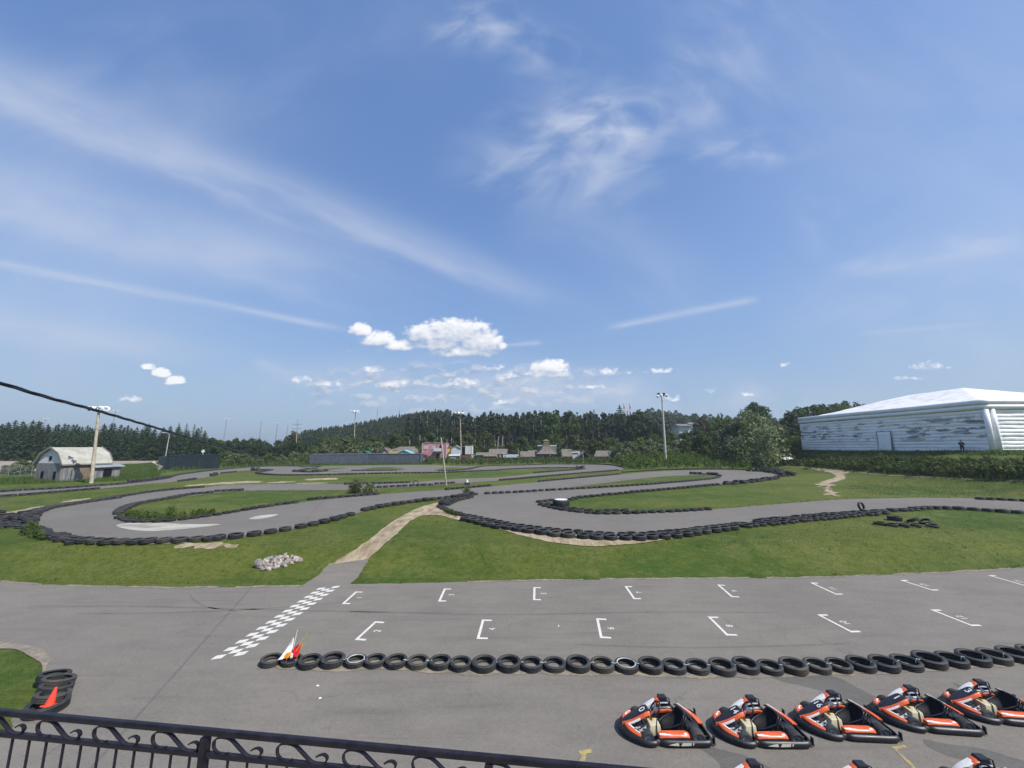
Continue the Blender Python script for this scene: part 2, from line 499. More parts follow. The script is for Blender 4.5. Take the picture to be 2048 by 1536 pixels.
def leafmat(name, c1, c2, c3, trans=0.25, patch=0.35):
    """foliage: hue differs from leaf to leaf, from clump to clump and from tree to tree"""
    m = bpy.data.materials.new(name); m.use_nodes = True
    nt = m.node_tree; t = NT(nt); nt.nodes.clear()
    out = t.n('ShaderNodeOutputMaterial')
    g = t.n('ShaderNodeNewGeometry'); oi = t.n('ShaderNodeObjectInfo')
    r = g.outputs['Random Per Island']
    nz = t.noise(g.outputs['Position'], patch, 3, 0.6)
    c = t.mix(r, c1, c2)
    c = t.mix(t.ramp(nz, 0.38, 0.66), c, c3)
    hs = t.n('ShaderNodeHueSaturation')
    t.set(hs, 'Color', c)
    t.set(hs, 'Value', t.math('ADD', 0.8, t.math('MULTIPLY', oi.outputs['Random'], 0.4)))
    t.set(hs, 'Hue', t.math('ADD', 0.485, t.math('MULTIPLY', oi.outputs['Random'], 0.03)))
    d = t.n('ShaderNodeBsdfPrincipled'); d.inputs['Roughness'].default_value = 0.6; d.inputs['Specular IOR Level'].default_value = 0.25
    tr = t.n('ShaderNodeBsdfTranslucent')
    t.set(d, 'Base Color', hs.outputs[0]); t.set(tr, 'Color', hs.outputs[0])
    mx = t.n('ShaderNodeMixShader'); mx.inputs[0].default_value = trans
    t.set(mx, 1, d.outputs[0]); t.set(mx, 2, tr.outputs[0]); t.set(out, 0, mx.outputs[0])
    return m
L_SPRUCE = leafmat('spruce_needles', (0.026, 0.048, 0.016), (0.050, 0.080, 0.026), (0.036, 0.068, 0.020), 0.15)
L_PINE = leafmat('pine_needles', (0.028, 0.046, 0.013), (0.060, 0.082, 0.022), (0.044, 0.070, 0.016), 0.2)
L_DECID = leafmat('broad_leaves', (0.044, 0.076, 0.013), (0.100, 0.138, 0.028), (0.068, 0.110, 0.018), 0.38)
L_BRIGHT = leafmat('young_leaves', (0.060, 0.102, 0.015), (0.130, 0.170, 0.032), (0.085, 0.138, 0.020), 0.38)
L_SILVER = leafmat('silvery_willow_leaves', (0.075, 0.105, 0.036), (0.23, 0.25, 0.14), (0.105, 0.145, 0.045), 0.3)
L_DARKD = leafmat('dark_leaves', (0.026, 0.048, 0.013), (0.056, 0.086, 0.024), (0.040, 0.070, 0.017), 0.28)
L_GRASSB = leafmat('grass_blades', (0.040, 0.076, 0.012), (0.130, 0.148, 0.040), (0.070, 0.108, 0.019), 0.3, 0.5)
L_WEED = leafmat('tall_weeds', (0.055, 0.092, 0.018), (0.115, 0.145, 0.045), (0.075, 0.125, 0.024), 0.3, 0.4)
L_BROWN = leafmat('seedy_tops', (0.075, 0.075, 0.030), (0.14, 0.125, 0.06), (0.09, 0.10, 0.04), 0.2)
M_BARK = wood('bark', (0.07, 0.055, 0.042), (0.14, 0.12, 0.10))
M_PALEBARK = wood('pale_bark', (0.22, 0.20, 0.175), (0.42, 0.39, 0.35))
# ------------------------------------------------------------------ ground
def axis(lo, hi, step, far_lo, far_hi, g=1.22):
    a = list(np.arange(lo, hi + 1e-6, step))
    s, x = step, lo
    left = []
    while x > far_lo:
        s *= g; x -= s; left.append(max(x, far_lo))
    s, x = step, hi
    right = []
    while x < far_hi:
        s *= g; x += s; right.append(min(x, far_hi))
    return left[::-1] + a + right
GX = axis(-60, 76, 0.5, -1600, 1600)
GY = axis(6, 96, 0.5, -60, 1900)
nx, ny = len(GX), len(GY)
vv = [(x, y, ground_z(x, y)) for y in GY for x in GX]
ff = [(j * nx + i, j * nx + i + 1, (j + 1) * nx + i + 1, (j + 1) * nx + i) for j in range(ny - 1) for i in range(nx - 1)]
me = bpy.data.meshes.new('ground'); me.from_pydata(vv, [], ff); me.materials.append(M_GRASS)
me.polygons.foreach_set('use_smooth', [True] * len(ff)); me.update()
ground = tag(link('ground', me), 'mown green lawn rising in a low bank behind the paddock', 'lawn', kind='structure')

def inside(x, y, poly):
    c = False; n = len(poly); j = n - 1
    for i in range(n):
        xi, yi = poly[i]; xj, yj = poly[j]
        if (yi > y) != (yj > y) and x < (xj - xi) * (y - yi) / (yj - yi) + xi: c = not c
        j = i
    return c

def rough(poly, amp, step, seed, closed=True):
    """roughen the outline of a patch"""
    out = []; n = len(poly)
    for i in range(n if closed else n - 1):
        a = Vector(poly[i]); b = Vector(poly[(i + 1) % n]); L = (b - a).length
        k = max(1, int(L / step))
        nrm = Vector((-(b - a).y, (b - a).x)).normalized() if L > 1e-6 else Vector((0, 0))
        for q in range(k):
            p = a.lerp(b, q / k)
            o = noise.noise(Vector((p.x * 0.9 / step * 0.5, p.y * 0.9 / step * 0.5, seed))) * amp + noise.noise(Vector((p.x * 2.3, p.y * 2.3, seed + 5))) * amp * 0.5
            p = p + nrm * o
            out.append((p.x, p.y))
    return out

def sheet(name, polys, m, lift, parent=None, step=0.5, holes=()):
    """a sheet that lies on the ground: union of polygons minus holes"""
    V, E, F = [], [], []
    for poly in polys:
        s = len(V)
        V += [Vector(p) for p in poly]
        F.append(list(range(s, s + len(poly))))
    for h in holes:
        s = len(V); V += [Vector(p) for p in h]
        E += [(s + i, s + (i + 1) % len(h)) for i in range(len(h))]
    xs = [p.x for p in V]; ys = [p.y for p in V]
    gx = [g for g in GX if min(xs) < g < max(xs)]; gy = [g for g in GY if min(ys) < g < max(ys)]
    bbs = [(min(q[0] for q in p), max(q[0] for q in p), min(q[1] for q in p), max(q[1] for q in p)) for p in polys]
    for y in gy:
        for x in gx:
            if any(q[0] < x < q[1] and q[2] < y < q[3] and inside(x, y, p) for p, q in zip(polys, bbs)): V.append(Vector((x, y)))
    r = delaunay_2d_cdt(V, E, F, 1, 1e-5)
    ov, of = r[0], r[2]
    keep = []
    for f in of:
        cx = sum(ov[i].x for i in f) / len(f); cy = sum(ov[i].y for i in f) / len(f)
        if not any(inside(cx, cy, h) for h in holes): keep.append(f)
    me = bpy.data.meshes.new(name)
    me.from_pydata([(p.x, p.y, ground_z(p.x, p.y) + lift) for p in ov], [], keep)
    me.materials.append(m)
    me.validate(); me.update()
    bm = bmesh.new(); bm.from_mesh(me)
    bmesh.ops.delete(bm, geom=[v for v in bm.verts if not v.link_faces], context='VERTS')
    for f in bm.faces:
        f.normal_update()
        if f.normal.z < 0: f.normal_flip()
        f.smooth = True
    bm.to_mesh(me); bm.free()
    return link(name, me, parent)

def PP(pix, k=3, closed=True):
    pts = smoothpts([(x, y, 0) for x, y in pix], k, closed)
    out = []
    for p in pts:
        g = G(p.x, p.y); out.append((g.x, g.y))
    return out

# paddock
pad_edge = [(-260, 1150), (-120, 1157), (0, 1164), (100, 1170), (200, 1174), (350, 1176), (470, 1175), (560, 1173), (602, 1173), (656, 1131), (690, 1124), (738, 1117), (701, 1168), (800, 1167), (900, 1165), (1050, 1162), (1200, 1160), (1350, 1158), (1500, 1157), (1600, 1156), (1700, 1153), (1800, 1149), (1900, 1145), (2048, 1136), (2200, 1128)]
pw = []
for x, y in pad_edge:
    g = G(x, y); pw.append((g.x, g.y))
pw = rough(pw, 0.10, 0.35, 3, False)
pad_poly = pw + [(40, 21), (40, 3), (-45, 3), (-45, 17)]
lawn_hole = [G(x, y) for x, y in [(-400, 1270), (0, 1297), (40, 1303), (78, 1325), (84, 1345), (78, 1380), (60, 1412), (20, 1440), (-30, 1470), (-500, 1480)]]
lawn_hole = rough([(p.x, p.y) for p in smoothpts([(q.x, q.y, 0) for q in lawn_hole], 4, True)], 0.05, 0.3, 9)
pavement = tag(sheet('pavement', [pad_poly], M_PADDOCK, 0.012, holes=[lawn_hole]), 'worn grey asphalt paddock with start grid markings', 'pavement', kind='structure')

# the race track: lanes traced as polygons, joined into one sheet
lane_loop = [(905, 994), (880, 998), (800, 1009), (740, 1019), (690, 1034), (640, 1048), (590, 1058), (540, 1067), (480, 1076), (420, 1082), (350, 1087), (270, 1088), (200, 1086), (150, 1081), (105, 1072), (75, 1059), (60, 1046), (62, 1033), (85, 1021), (120, 1013), (160, 1005), (220, 995), (280, 987), (340, 981), (400, 976), (450, 971), (500, 969), (560, 968), (640, 968), (700, 969), (760, 968), (820, 965), (870, 961), (930, 957), (1000, 955), (1070, 947), (1130, 942), (1160, 939.5), (1166, 938), (1155, 936.5), (1100, 937), (1040, 938.5), (1000, 941), (960, 943), (900, 945), (860, 946), (760, 947), (660, 949), (600, 950), (560, 950), (530, 949), (512, 947), (528, 944), (542, 941), (540, 939), (500, 941), (460, 944.5), (430, 949), (424, 953), (388, 959), (355, 963), (335, 966), (300, 968), (240, 974), (150, 983), (90, 988), (0, 995), (-120, 1003), (-120, 990), (0, 984), (60, 980), (120, 977), (200, 971), (240, 968.5), (290, 963), (325, 957), (337, 951), (370, 946), (420, 941), (480, 936), (520, 933), (560, 932), (610, 933), (640, 933.5), (700, 932), (760, 930.5), (850, 930.5), (910, 932), (950, 933), (975, 932), (1040, 931), (1100, 929), (1170, 929), (1222, 931), (1246, 936), (1236, 941), (1160, 948), (1080, 954), (1000, 961.5), (915, 967), (865, 971), (800, 975), (740, 978), (690, 980), (600, 981), (500, 981.5), (440, 985), (400, 990), (350, 996), (300, 1003), (260, 1011), (238, 1021), (231, 1031), (244, 1037), (275, 1044), (330, 1043), (380, 1037), (430, 1030), (480, 1023), (540, 1013), (600, 1005), (680, 996), (765, 989), (800, 986), (870, 981), (895, 980), (980, 973), (1060, 966), (1150, 957), (1240, 949), (1300, 944), (1350, 941), (1420, 940), (1480, 941), (1530, 944), (1556, 950), (1550, 957), (1520, 962), (1470, 968), (1420, 971), (1350, 978), (1270, 985), (1200, 992), (1160, 996), (1140, 1000), (1110, 1003), (1084, 1006), (1075, 1009), (1090, 1014), (1130, 1021), (1200, 1028), (1300, 1026), (1415, 1019.5), (1520, 1012), (1600, 1005), (1690, 999), (1760, 997), (1850, 996), (1960, 997), (2048, 1001), (2200, 1010), (2200, 1032), (2048, 1022), (1960, 1018), (1880, 1016), (1800, 1018), (1740, 1023), (1680, 1029), (1600, 1036), (1530, 1043), (1440, 1054), (1380, 1063), (1300, 1070), (1230, 1071), (1150, 1067), (1080, 1060), (1020, 1049), (960, 1036), (905, 1024), (884, 1015), (893, 1006), (915, 999), (940, 993), (958, 988)]
island_w = [(1128, 977), (1200, 967.5), (1260, 960), (1330, 953), (1380, 951), (1425, 950.5), (1438, 953), (1415, 957), (1370, 962), (1300, 968), (1200, 974), (1150, 977.5)]
island_a = [(718, 941), (735, 937), (760, 935), (785, 935), (808, 938), (800, 941), (760, 941.5)]
island_b = [(868, 942), (880, 937.5), (900, 935), (935, 936), (950, 938), (920, 941), (890, 942)]
island_c = [(612, 941), (630, 938), (680, 935.5), (692, 936), (660, 940), (645, 944), (620, 944)]
tr_poly = rough(PP(lane_loop, 2), .10, .45, 15)
race_track = tag(sheet('race_track', [tr_poly], M_TRACK, 0.016, holes=[PP(h, 2) for h in (island_w, island_a, island_b, island_c)]), 'grey asphalt kart circuit winding between tyre walls', 'track', kind='structure')

# dirt
path_pix = [(655, 1132), (668, 1126), (700, 1106), (738, 1080), (768, 1056), (798, 1036), (830, 1019), (860, 1009), (890, 1002), (912, 998), (897, 1006), (885, 1014), (886, 1022), (905, 1029), (960, 1044), (920, 1041), (880, 1031), (850, 1031), (832, 1036), (816, 1046), (798, 1064), (772, 1086), (745, 1110), (735, 1119), (690, 1125)]
dirt = tag(sheet('dirt_path', [rough(PP(path_pix, 3), 0.10, 0.25, 21)], M_SAND, 0.022), 'pale trodden dirt path climbing the grass bank', 'path', kind='structure')
strip_pix = [(905, 1031), (960, 1047), (1000, 1059), (1040, 1071), (1090, 1083), (1140, 1090), (1190, 1093), (1250, 1090), (1310, 1083), (1370, 1074), (1395, 1070), (1390, 1064), (1310, 1072), (1250, 1074), (1180, 1072), (1100, 1064), (1030, 1053), (960, 1038)]
sand_strip = tag(sheet('sand_strip', [rough(PP(strip_pix, 2), 0.10, 0.25, 33)], M_SAND, 0.026), 'bare sand strip below the nearest tyre corner', 'sand', kind='structure')
bare = [
    [(368, 973), (380, 970), (420, 967), (470, 963), (520, 962), (518, 965), (470, 967.5), (420, 970)],
    [(612, 958), (640, 956.5), (675, 956), (672, 959), (640, 960), (615, 961)],
    [(530, 966), (560, 963), (590, 963.5), (560, 966)],
    [(585, 967), (625, 965.5), (660, 966), (620, 967.5)],
    [(0, 1026), (30, 1022), (62, 1015), (88, 1012), (60, 1019), (30, 1027), (0, 1031)],
    [(345, 1093), (390, 1086), (460, 1086), (470, 1092), (440, 1097), (400, 1098)],
    [(125, 1004), (160, 998), (185, 996), (150, 1003)],
    [(700, 1023), (745, 1012), (750, 1016), (715, 1026), (690, 1034)],
]
# pale dust swept to the paddock edge
dust = []
k_ = 0
while k_ < len(pw) - 12:
    seg = pw[k_:k_ + 12 + (k_ * 7) % 9]
    k_ += len(seg) + 1 + (k_ * 5) % 4
    if any(12 < q[1] for q in seg) and not (-9.2 < seg[0][0] < -5.5):
        w_ = .05 + .12 * abs(noise.noise(Vector((seg[0][0] * .4, 1.7, 0))))
        dust.append(rough([(x, y - w_) for x, y in seg] + [(x, y + .10) for x, y in seg[::-1]], .05, .15, 12))
n_ = len(tr_poly); k_ = 0
while k_ < n_ - 16:
    seg = tr_poly[k_:k_ + 10 + (k_ * 5) % 7]; k_ += len(seg) + 2 + (k_ * 7) % 9
    if max(q[1] for q in seg) > 50 or max((Vector(seg[i]) - Vector(seg[i + 1])).length for i in range(len(seg) - 1)) > 3: continue
    w_ = .04 + .16 * abs(noise.noise(Vector((seg[0][0] * .3, seg[0][1] * .3, 2.7))))
    L_, R_ = [], []
    for i in range(len(seg)):
        d_ = Vector(seg[min(i + 1, len(seg) - 1)]) - Vector(seg[max(i - 1, 0)]); d_ = d_.normalized() if d_.length > 1e-6 else Vector((1, 0))
        f_ = math.sin(PI * (i + .3) / (len(seg) - .4)); nn_ = Vector((-d_.y, d_.x)) * w_ * f_
        L_.append((seg[i][0] + nn_.x, seg[i][1] + nn_.y)); R_.append((seg[i][0] - nn_.x, seg[i][1] - nn_.y))
    dust.append(L_ + R_[::-1])
bare_m = []
for i, b in enumerate(bare):
    bare_m.append(rough(PP(b, 3), 0.40, 0.25, 40 + i))
corner_dust = rough(PP([(-120, 1268), (0, 1285), (56, 1291), (92, 1306), (100, 1322), (95, 1340), (90, 1352), (84, 1345), (78, 1325), (40, 1303), (0, 1297), (-120, 1285)], 3), .08, .2, 77)
row_dust = rough(PP([(560, 1338), (660, 1344), (800, 1342), (950, 1350), (1100, 1349), (1300, 1354), (1500, 1358), (1680, 1352), (1850, 1344), (2000, 1334), (2100, 1328), (2100, 1312), (1990, 1314), (1850, 1324), (1680, 1332), (1500, 1336), (1300, 1334), (1100, 1331), (950, 1330), (800, 1326), (660, 1326), (560, 1326)], 4), .16, .22, 88)
tag(sheet('edge_dust', dust + [corner_dust, row_dust], M_DUST, 0.0205), 'pale dust along the paddock edge and lawn corner', 'dust', kind='structure')
tag(sheet('bare_soil', bare_m, M_SAND, 0.007), 'bare sandy patches worn into the lawn', 'soil', kind='structure')
trail = [(1622, 938), (1650, 939), (1690, 943), (1700, 946), (1688, 949), (1692, 955), (1680, 962), (1665, 966), (1668, 972), (1658, 976), (1666, 984), (1680, 994), (1662, 990), (1648, 992), (1652, 983), (1648, 977), (1655, 970), (1640, 975), (1634, 969), (1650, 962), (1668, 956), (1672, 949), (1655, 944)]
tag(sheet('dirt_trail', [rough(PP(trail, 3), 0.55, 0.35, 61)], M_SAND, 0.035), 'eroded sandy trail down the grassy berm', 'trail', kind='structure')
berm_track = [(1560, 932.5), (1620, 934.5), (1680, 940), (1760, 948), (1850, 953.5), (1950, 958), (2048, 961), (2048, 963), (1950, 960.5), (1850, 956), (1760, 951), (1680, 943.5), (1620, 937), (1560, 934)]
tag(sheet('worn_track', [rough(PP(berm_track, 2), 0.12, 0.5, 71)], plain('dry_trodden_grass', (0.17, 0.155, 0.075), 0.95, 0.1, 0.15, 0.6, obj=False), 0.03), 'dry trodden track along the foot of the hedge', 'track', kind='structure')

conc1 = [(232, 1052), (250, 1047.5), (300, 1046), (350, 1047.5), (390, 1049), (442, 1049), (400, 1055), (350, 1060), (300, 1063), (255, 1059)]
conc2 = [(497, 1038), (518, 1032), (548, 1029), (556, 1030), (535, 1036), (515, 1039)]
cpatch = sheet('concrete_patch', [PP(conc1, 4), PP(conc2, 4)], M_CONC, 0.021)
cpatch.parent = race_track
# highway behind the barn, on a low bank
hw = [(-300, 930), (0, 921), (240, 917.5), (330, 916), (470, 912), (470, 917), (330, 922), (240, 931), (0, 948), (-300, 975)]
hp = [G(x, y) for x, y in hw]
tag(sheet('road', [[(p.x, p.y) for p in hp]], M_HIGHWAY, 0.03), 'pale gravel highway shoulder behind the barn', 'road', kind='structure')

# ------------------------------------------------------------------ painted markings (parts of the pavement)
def W(px, py): p = G(px, py); return Vector((p.x, p.y))
def quad_sheet(mb, pts, z):
    mb.add([(p[0], p[1], z) for p in pts], [tuple(range(len(pts)))])
a0 = W(425, 1324); a1 = W(680, 1172); b0 = W(487, 1311)   # chequered line: left corner, far right corner
# frame of the line
c_near_l, c_near_r = W(420, 1321), W(487, 1311)
c_far_l, c_far_r = W(637, 1177), W(681, 1172)
mbk = MB()
ROWS = 25
u0 = W(430, 1325)
for i in range(ROWS):
    for j in range(3):
        if (i + j) % 2: continue
        def cp(s, q):
            l = c_near_l.lerp(c_far_l, s); r_ = c_near_r.lerp(c_far_r, s)
            return l.lerp(r_, q)
        e = 0.004
        quad_sheet(mbk, [cp((i) / ROWS, j / 3 + e), cp(i / ROWS, (j + 1) / 3 - e), cp((i + 1) / ROWS, (j + 1) / 3 - e), cp((i + 1) / ROWS, j / 3 + e)], 0.017)
sl = mbk.build('start_line', M_PAINT, pavement)
def bracket(far, near, ret):
    """[ shaped grid slot: far and near corners of its bar, returns running right"""
    f, n = W(*far), W(*near)
    d = (f - n).normalized(); s = Vector((d.y, -d.x))
    if s.x < 0: s = -s
    mb = MB(); w = 0.085
    L = ret
    quad_sheet(mb, [n, n + s * w, f + s * w, f], 0.017)
    quad_sheet(mb, [n + s * w, n + s * L, n + s * L + d * 0.10, n + s * w + d * 0.10], 0.0171)
    quad_sheet(mb, [f + s * w - d * 0.10, f + s * L - d * 0.10, f + s * L, f + s * w], 0.0171)
    mb.build('grid_slot', M_PAINT, pavement)
    return f, n, s, d
def text_mesh(s, size):
    cu = bpy.data.curves.new('t', 'FONT'); cu.body = s; cu.size = size; cu.align_x = 'CENTER'; cu.align_y = 'CENTER'
    cu.offset = size * 0.012
    o = bpy.data.objects.new('t', cu); C.objects.link(o)
    dg = bpy.context.evaluated_depsgraph_get(); dg.update()
    me = bpy.data.meshes.new_from_object(o.evaluated_get(dg))
    C.objects.unlink(o); bpy.data.objects.remove(o); bpy.data.curves.remove(cu)
    return me
slots = [('1', (711, 1184), (683, 1209), .30), ('3', (888, 1178), (876, 1204), .30), ('5', (1067, 1175), (1066, 1201), .30), ('7', (1249, 1173), (1267, 1199), .30), ('9', (1434, 1170), (1463, 1195), .30), ('11', (1620, 1166), (1672, 1190), .30), ('13', (1800, 1161), (1866, 1182), .30), ('15', (1975, 1151), (2066, 1177), .30),
         ('2', (750, 1243.5), (709, 1281), .34), ('4', (964, 1240), (953, 1279), .34), ('6', (1192, 1237.5), (1200, 1277), .34), ('8', (1415, 1234), (1453, 1272), .34), ('10', (1634, 1230), (1703, 1266), .34), ('12', (1860, 1220), (1944, 1253), .34)]
for num, far, near, ret in slots:
    f, n, s, d = bracket(far, near, ret)
    c = (f + n) / 2 + s * 0.42
    tm = text_mesh(num, 0.30); tm.materials.append(M_PAINT)
    ang = math.atan2(d.y, d.x)
    link('grid_number', tm, pavement, (c.x, c.y, 0.0175), (0, 0, ang))
mb = MB()
def stroke(mb, a, b, w, z):
    a, b = W(*a), W(*b); d = (b - a).normalized(); s = Vector((-d.y, d.x)) * w / 2
    quad_sheet(mb, [a - s, b - s, b + s, a + s], z)
stroke(mb, (1158, 1506), (1184, 1504), .10, 0.017); stroke(mb, (1168, 1507), (1164, 1526), .10, 0.0172)
mb.build('yellow_bay_mark', M_YELLOW, pavement)
mb = MB(); stroke(mb, (1785, 1499), (1812, 1494), .07, .0172); stroke(mb, (1790, 1500), (1822, 1530), .07, 0.0176); stroke(mb, (1822, 1530), (1836, 1552), .07, .0178)
mb.build('yellow_bay_mark', M_YELLOW, pavement)
def stainsheet(pix, seed):
    o = sheet('damp_stain', [rough(PP(pix, 4), 0.03, 0.2, seed)], M_STAIN, 0.0145, pavement)
stainsheet([(1535, 1352), (1580, 1355), (1640, 1350), (1680, 1358), (1715, 1376), (1750, 1395), (1790, 1412), (1740, 1422), (1690, 1402), (1650, 1385), (1600, 1372), (1560, 1362)], 3)
stainsheet([(1395, 1492), (1440, 1500), (1490, 1512), (1530, 1530), (1560, 1556), (1450, 1556), (1440, 1530), (1415, 1508)], 4)
stainsheet([(1850, 1482), (1900, 1490), (1960, 1498), (2010, 1512), (2060, 1530), (2060, 1560), (2000, 1536), (1930, 1522), (1870, 1502)], 5)
stainsheet([(1905, 1366), (1930, 1374), (1950, 1390), (1958, 1398), (1936, 1392), (1915, 1376)], 6)
def crack(pts, w, seed):
    mb = MB(); P = [W(*p) for p in pts]
    L = []
    for i in range(len(P) - 1):
        for k in range(8):
            q = P[i].lerp(P[i + 1], k / 8)
            L.append((q.x + noise.noise(Vector((q.x * 2, q.y * 2, seed))) * .05, q.y + noise.noise(Vector((q.x * 2, q.y * 2, seed + 9))) * .05, 0.0146))
    for i in range(len(L) - 1):
        a, b = Vector(L[i]), Vector(L[i + 1]); s = Vector((-(b - a).y, (b - a).x, 0)).normalized() * w / 2
        mb.add([a - s, b - s, b + s, a + s], [(0, 1, 2, 3)])
    mb.build('pavement_joint', M_STAIN, pavement)
crack([(150, 1470), (60, 1536)], .02, 2)
crack([(355, 1268), (420, 1243), (500, 1214)], .018, 3)
M_SKID = mat('rubbered_asphalt', 0.8, 0.25, fn=f_asphalt(0.132, (1.0, 0.92, 0.82), 0.2))
def skid(pts, w, seed):
    mb = MB(); L = [Vector((p.x, p.y, 0)) for p in smoothpts([(*W(*q), 0) for q in pts], 10)]
    n = len(L); V = []
    for i, p in enumerate(L):
        d = (L[min(i + 1, n - 1)] - L[max(i - 1, 0)]).normalized(); s = Vector((-d.y, d.x, 0)) * w / 2 * math.sin(PI * (i + .5) / n) ** .4 * (1 + .5 * noise.noise(Vector((p.x * 2, p.y * 2, seed))))
        V += [(p.x - s.x, p.y - s.y, .0138), (p.x + s.x, p.y + s.y, .0138)]
    mb.add(V, [(2 * i, 2 * i + 1, 2 * i + 3, 2 * i + 2) for i in range(n - 1)]); mb.build('skid_mark', M_SKID, pavement)
skid([(60, 1212), (300, 1214), (620, 1222), (900, 1226)], .11, 1); skid([(700, 1224), (1000, 1230), (1300, 1225), (1560, 1226)], .10, 2)
skid([(150, 1228), (350, 1226), (560, 1216), (700, 1204)], .10, 3); skid([(1150, 1290), (1400, 1296), (1700, 1288)], .09, 4); skid([(380, 1190), (392, 1204), (420, 1216), (470, 1222)], .07, 5)
# crumbs of litter on the asphalt
for i, (x, y) in enumerate([(635, 1373), (640, 1398), (128, 1415), (1117, 1253)]):
    p = G(x, y); mb = MB()
    mb.box((0, 0, .012), (.07, .04, .018), 0.4 * i, taper=.6)
    tag(mb.build('paper_scrap', M_WHITE, loc=(p.x, p.y, 0.012), bevel=.004), ['white paper scrap on asphalt nearer the flag tyre', 'white paper scrap on asphalt farther below the flag tyre', 'white paper scrap beside the tyre with the cone', 'tiny white scrap left of grid slot six'][i], 'litter')
# ------------------------------------------------------------------ tyres
def tyre_mesh(name, rad, wid, inner, grooves, seg=32, white=False):
    """a hollow tyre lying flat on its side: rounded shoulders, tread grooves, open bead"""
    h = wid / 2; P = []
    ri = inner
    # outside tread, bottom to top, with grooves
    tread = []
    n = grooves * 2 + 1
    for i in range(n):
        z0 = -h * 0.72 + 1.44 * h * i / n; z1 = -h * 0.72 + 1.44 * h * (i + 1) / n
        r = rad if i % 2 == 0 else rad - 0.012
        tread += [(r - 0.0008, z0 + 0.001), (r - 0.0008, z1 - 0.001)]
    P += [(ri + 0.012, -h * 0.86), (ri + 0.03, -h * 0.98), (rad - 0.06, -h), (rad - 0.022, -h * 0.93)] + tread
    P += [(rad - 0.022, h * 0.93), (rad - 0.06, h), (ri + 0.03, h * 0.98), (ri + 0.012, h * 0.86), (ri, h * 0.72)]
    # the inside of the casing
    P += [(ri + 0.015, h * 0.58), (rad - 0.06, h * 0.72), (rad - 0.035, h * 0.3), (rad - 0.035, -h * 0.3), (rad - 0.06, -h * 0.72), (ri + 0.015, -h * 0.58), (ri, -h * 0.66)]
    mb = MB().lathe([(r, z + h) for r, z in P], seg)
    return mb.mesh(name, [M_RUBBER], 0.75)
T_CAR = [tyre_mesh('car_tyre', .31, .158, .222, 3), tyre_mesh('car_tyre', .305, .145, .215, 2), tyre_mesh('car_tyre', .32, .172, .225, 4)]
T_TRUCK = [tyre_mesh('truck_tyre', .385, .235, .235, 4, 36), tyre_mesh('truck_tyre', .37, .225, .225, 3, 36)]
T_FAR = tyre_mesh('far_tyre', .31, .20, .19, 1, 14)

ONES = ['', 'first', 'second', 'third', 'fourth', 'fifth', 'sixth', 'seventh', 'eighth', 'ninth', 'tenth', 'eleventh', 'twelfth', 'thirteenth', 'fourteenth', 'fifteenth', 'sixteenth', 'seventeenth', 'eighteenth', 'nineteenth']
TENS = {2: 'twent', 3: 'thirt', 4: 'fort', 5: 'fift', 6: 'sixt', 7: 'sevent', 8: 'eight', 9: 'ninet'}
def ordinal(n):
    if n < 20: return ONES[n]
    if n < 100: return TENS[n // 10] + ('ieth' if n % 10 == 0 else 'y-' + ONES[n % 10])
    return 'hundred and ' + ordinal(n - 100) if n > 100 else 'hundredth'

NEEDED = 290
TY = []   # every tyre: (size on screen, position, radius scale, mesh, tilt, spin, label, group)
def add_tyre(p, me, scale, tilt, label, group, z=0.0, stand=None):
    d = (Vector((p[0], p[1], 1)) - CAM).length
    TY.append(dict(px=scale / d, p=(p[0], p[1], ground_z(p[0], p[1]) + 0.012 + z), me=me, s=scale, tilt=tilt, spin=rnd.random() * 6.28, label=label, group=group, stand=stand, n=len(TY)))

# the row in front of the grid, each tyre at its own place
FRONT = [(542, 1320, 46, .10), (583, 1319, 45, 0), (619, 1323, 45, .06), (665, 1321, 50, .10), (711, 1321, 44, .05), (750, 1321, 43, 0), (792, 1322, 43, .03), (836, 1323, 44, .06), (880, 1324, 43, 0), (921, 1327, 43, .03), (968, 1328, 50, 0), (1018, 1327, 45, 0), (1063, 1328, 45, 0), (1109, 1328, 44, 0), (1157, 1328, 44, .03), (1205, 1329, 46, 0), (1253, 1330, 44, 0), (1302, 1331, 43, -.04), (1349, 1332, 44, 0), (1396, 1333, 45, -.05), (1445, 1334, 45, 0), (1492, 1331, 49, 0), (1541, 1334, 45, -.04), (1588, 1333, 47, -.06), (1635, 1331, 46, 0), (1679, 1330, 44, -.04), (1723, 1328, 48, 0), (1770, 1328, 49, -.06), (1814, 1325, 48, 0), (1860, 1321, 51, -.03), (1905, 1319, 48, 0), (1948, 1316, 51, -.04), (1990, 1313, 53, 0), (2030, 1310, 52, -.03), (2073, 1307, 52, 0)]
front_xy = []
fpos = [G(x, y + 8) for x, y, w, tl in FRONT]
for i, (x, y, w, tl) in enumerate(FRONT):
    p = G(x, y + 8)
    t = (p - CAM).dot(Vector((0, CP, SP)))
    nb = [(fpos[j] - p).length for j in (i - 1, i + 1) if 0 <= j < len(FRONT)]
    s = .5 * sum(nb) / len(nb) / .312
    me = T_CAR[i % 3] if w < 49 else T_CAR[2]; tl *= .6
    who = 'black tyre in the paddock row, '
    if i == 1: lab = 'black tyre holding the two flags in the paddock row'
    elif i == 0: lab = 'tilted black tyre at the flag end of the paddock row'
    elif i in (4, 16): lab = ['white-ringed black tyre near the flags in the paddock row', 'white-ringed black tyre in the middle of the paddock row'][i == 16]
    else: lab = who + ordinal(i + 1) + ' counting from the flag end'
    add_tyre((p.x, p.y), me, min(1.12, max(.88, s)), tl, lab, 'tyres in the paddock row')
    front_xy.append((p.x, p.y, s, i))

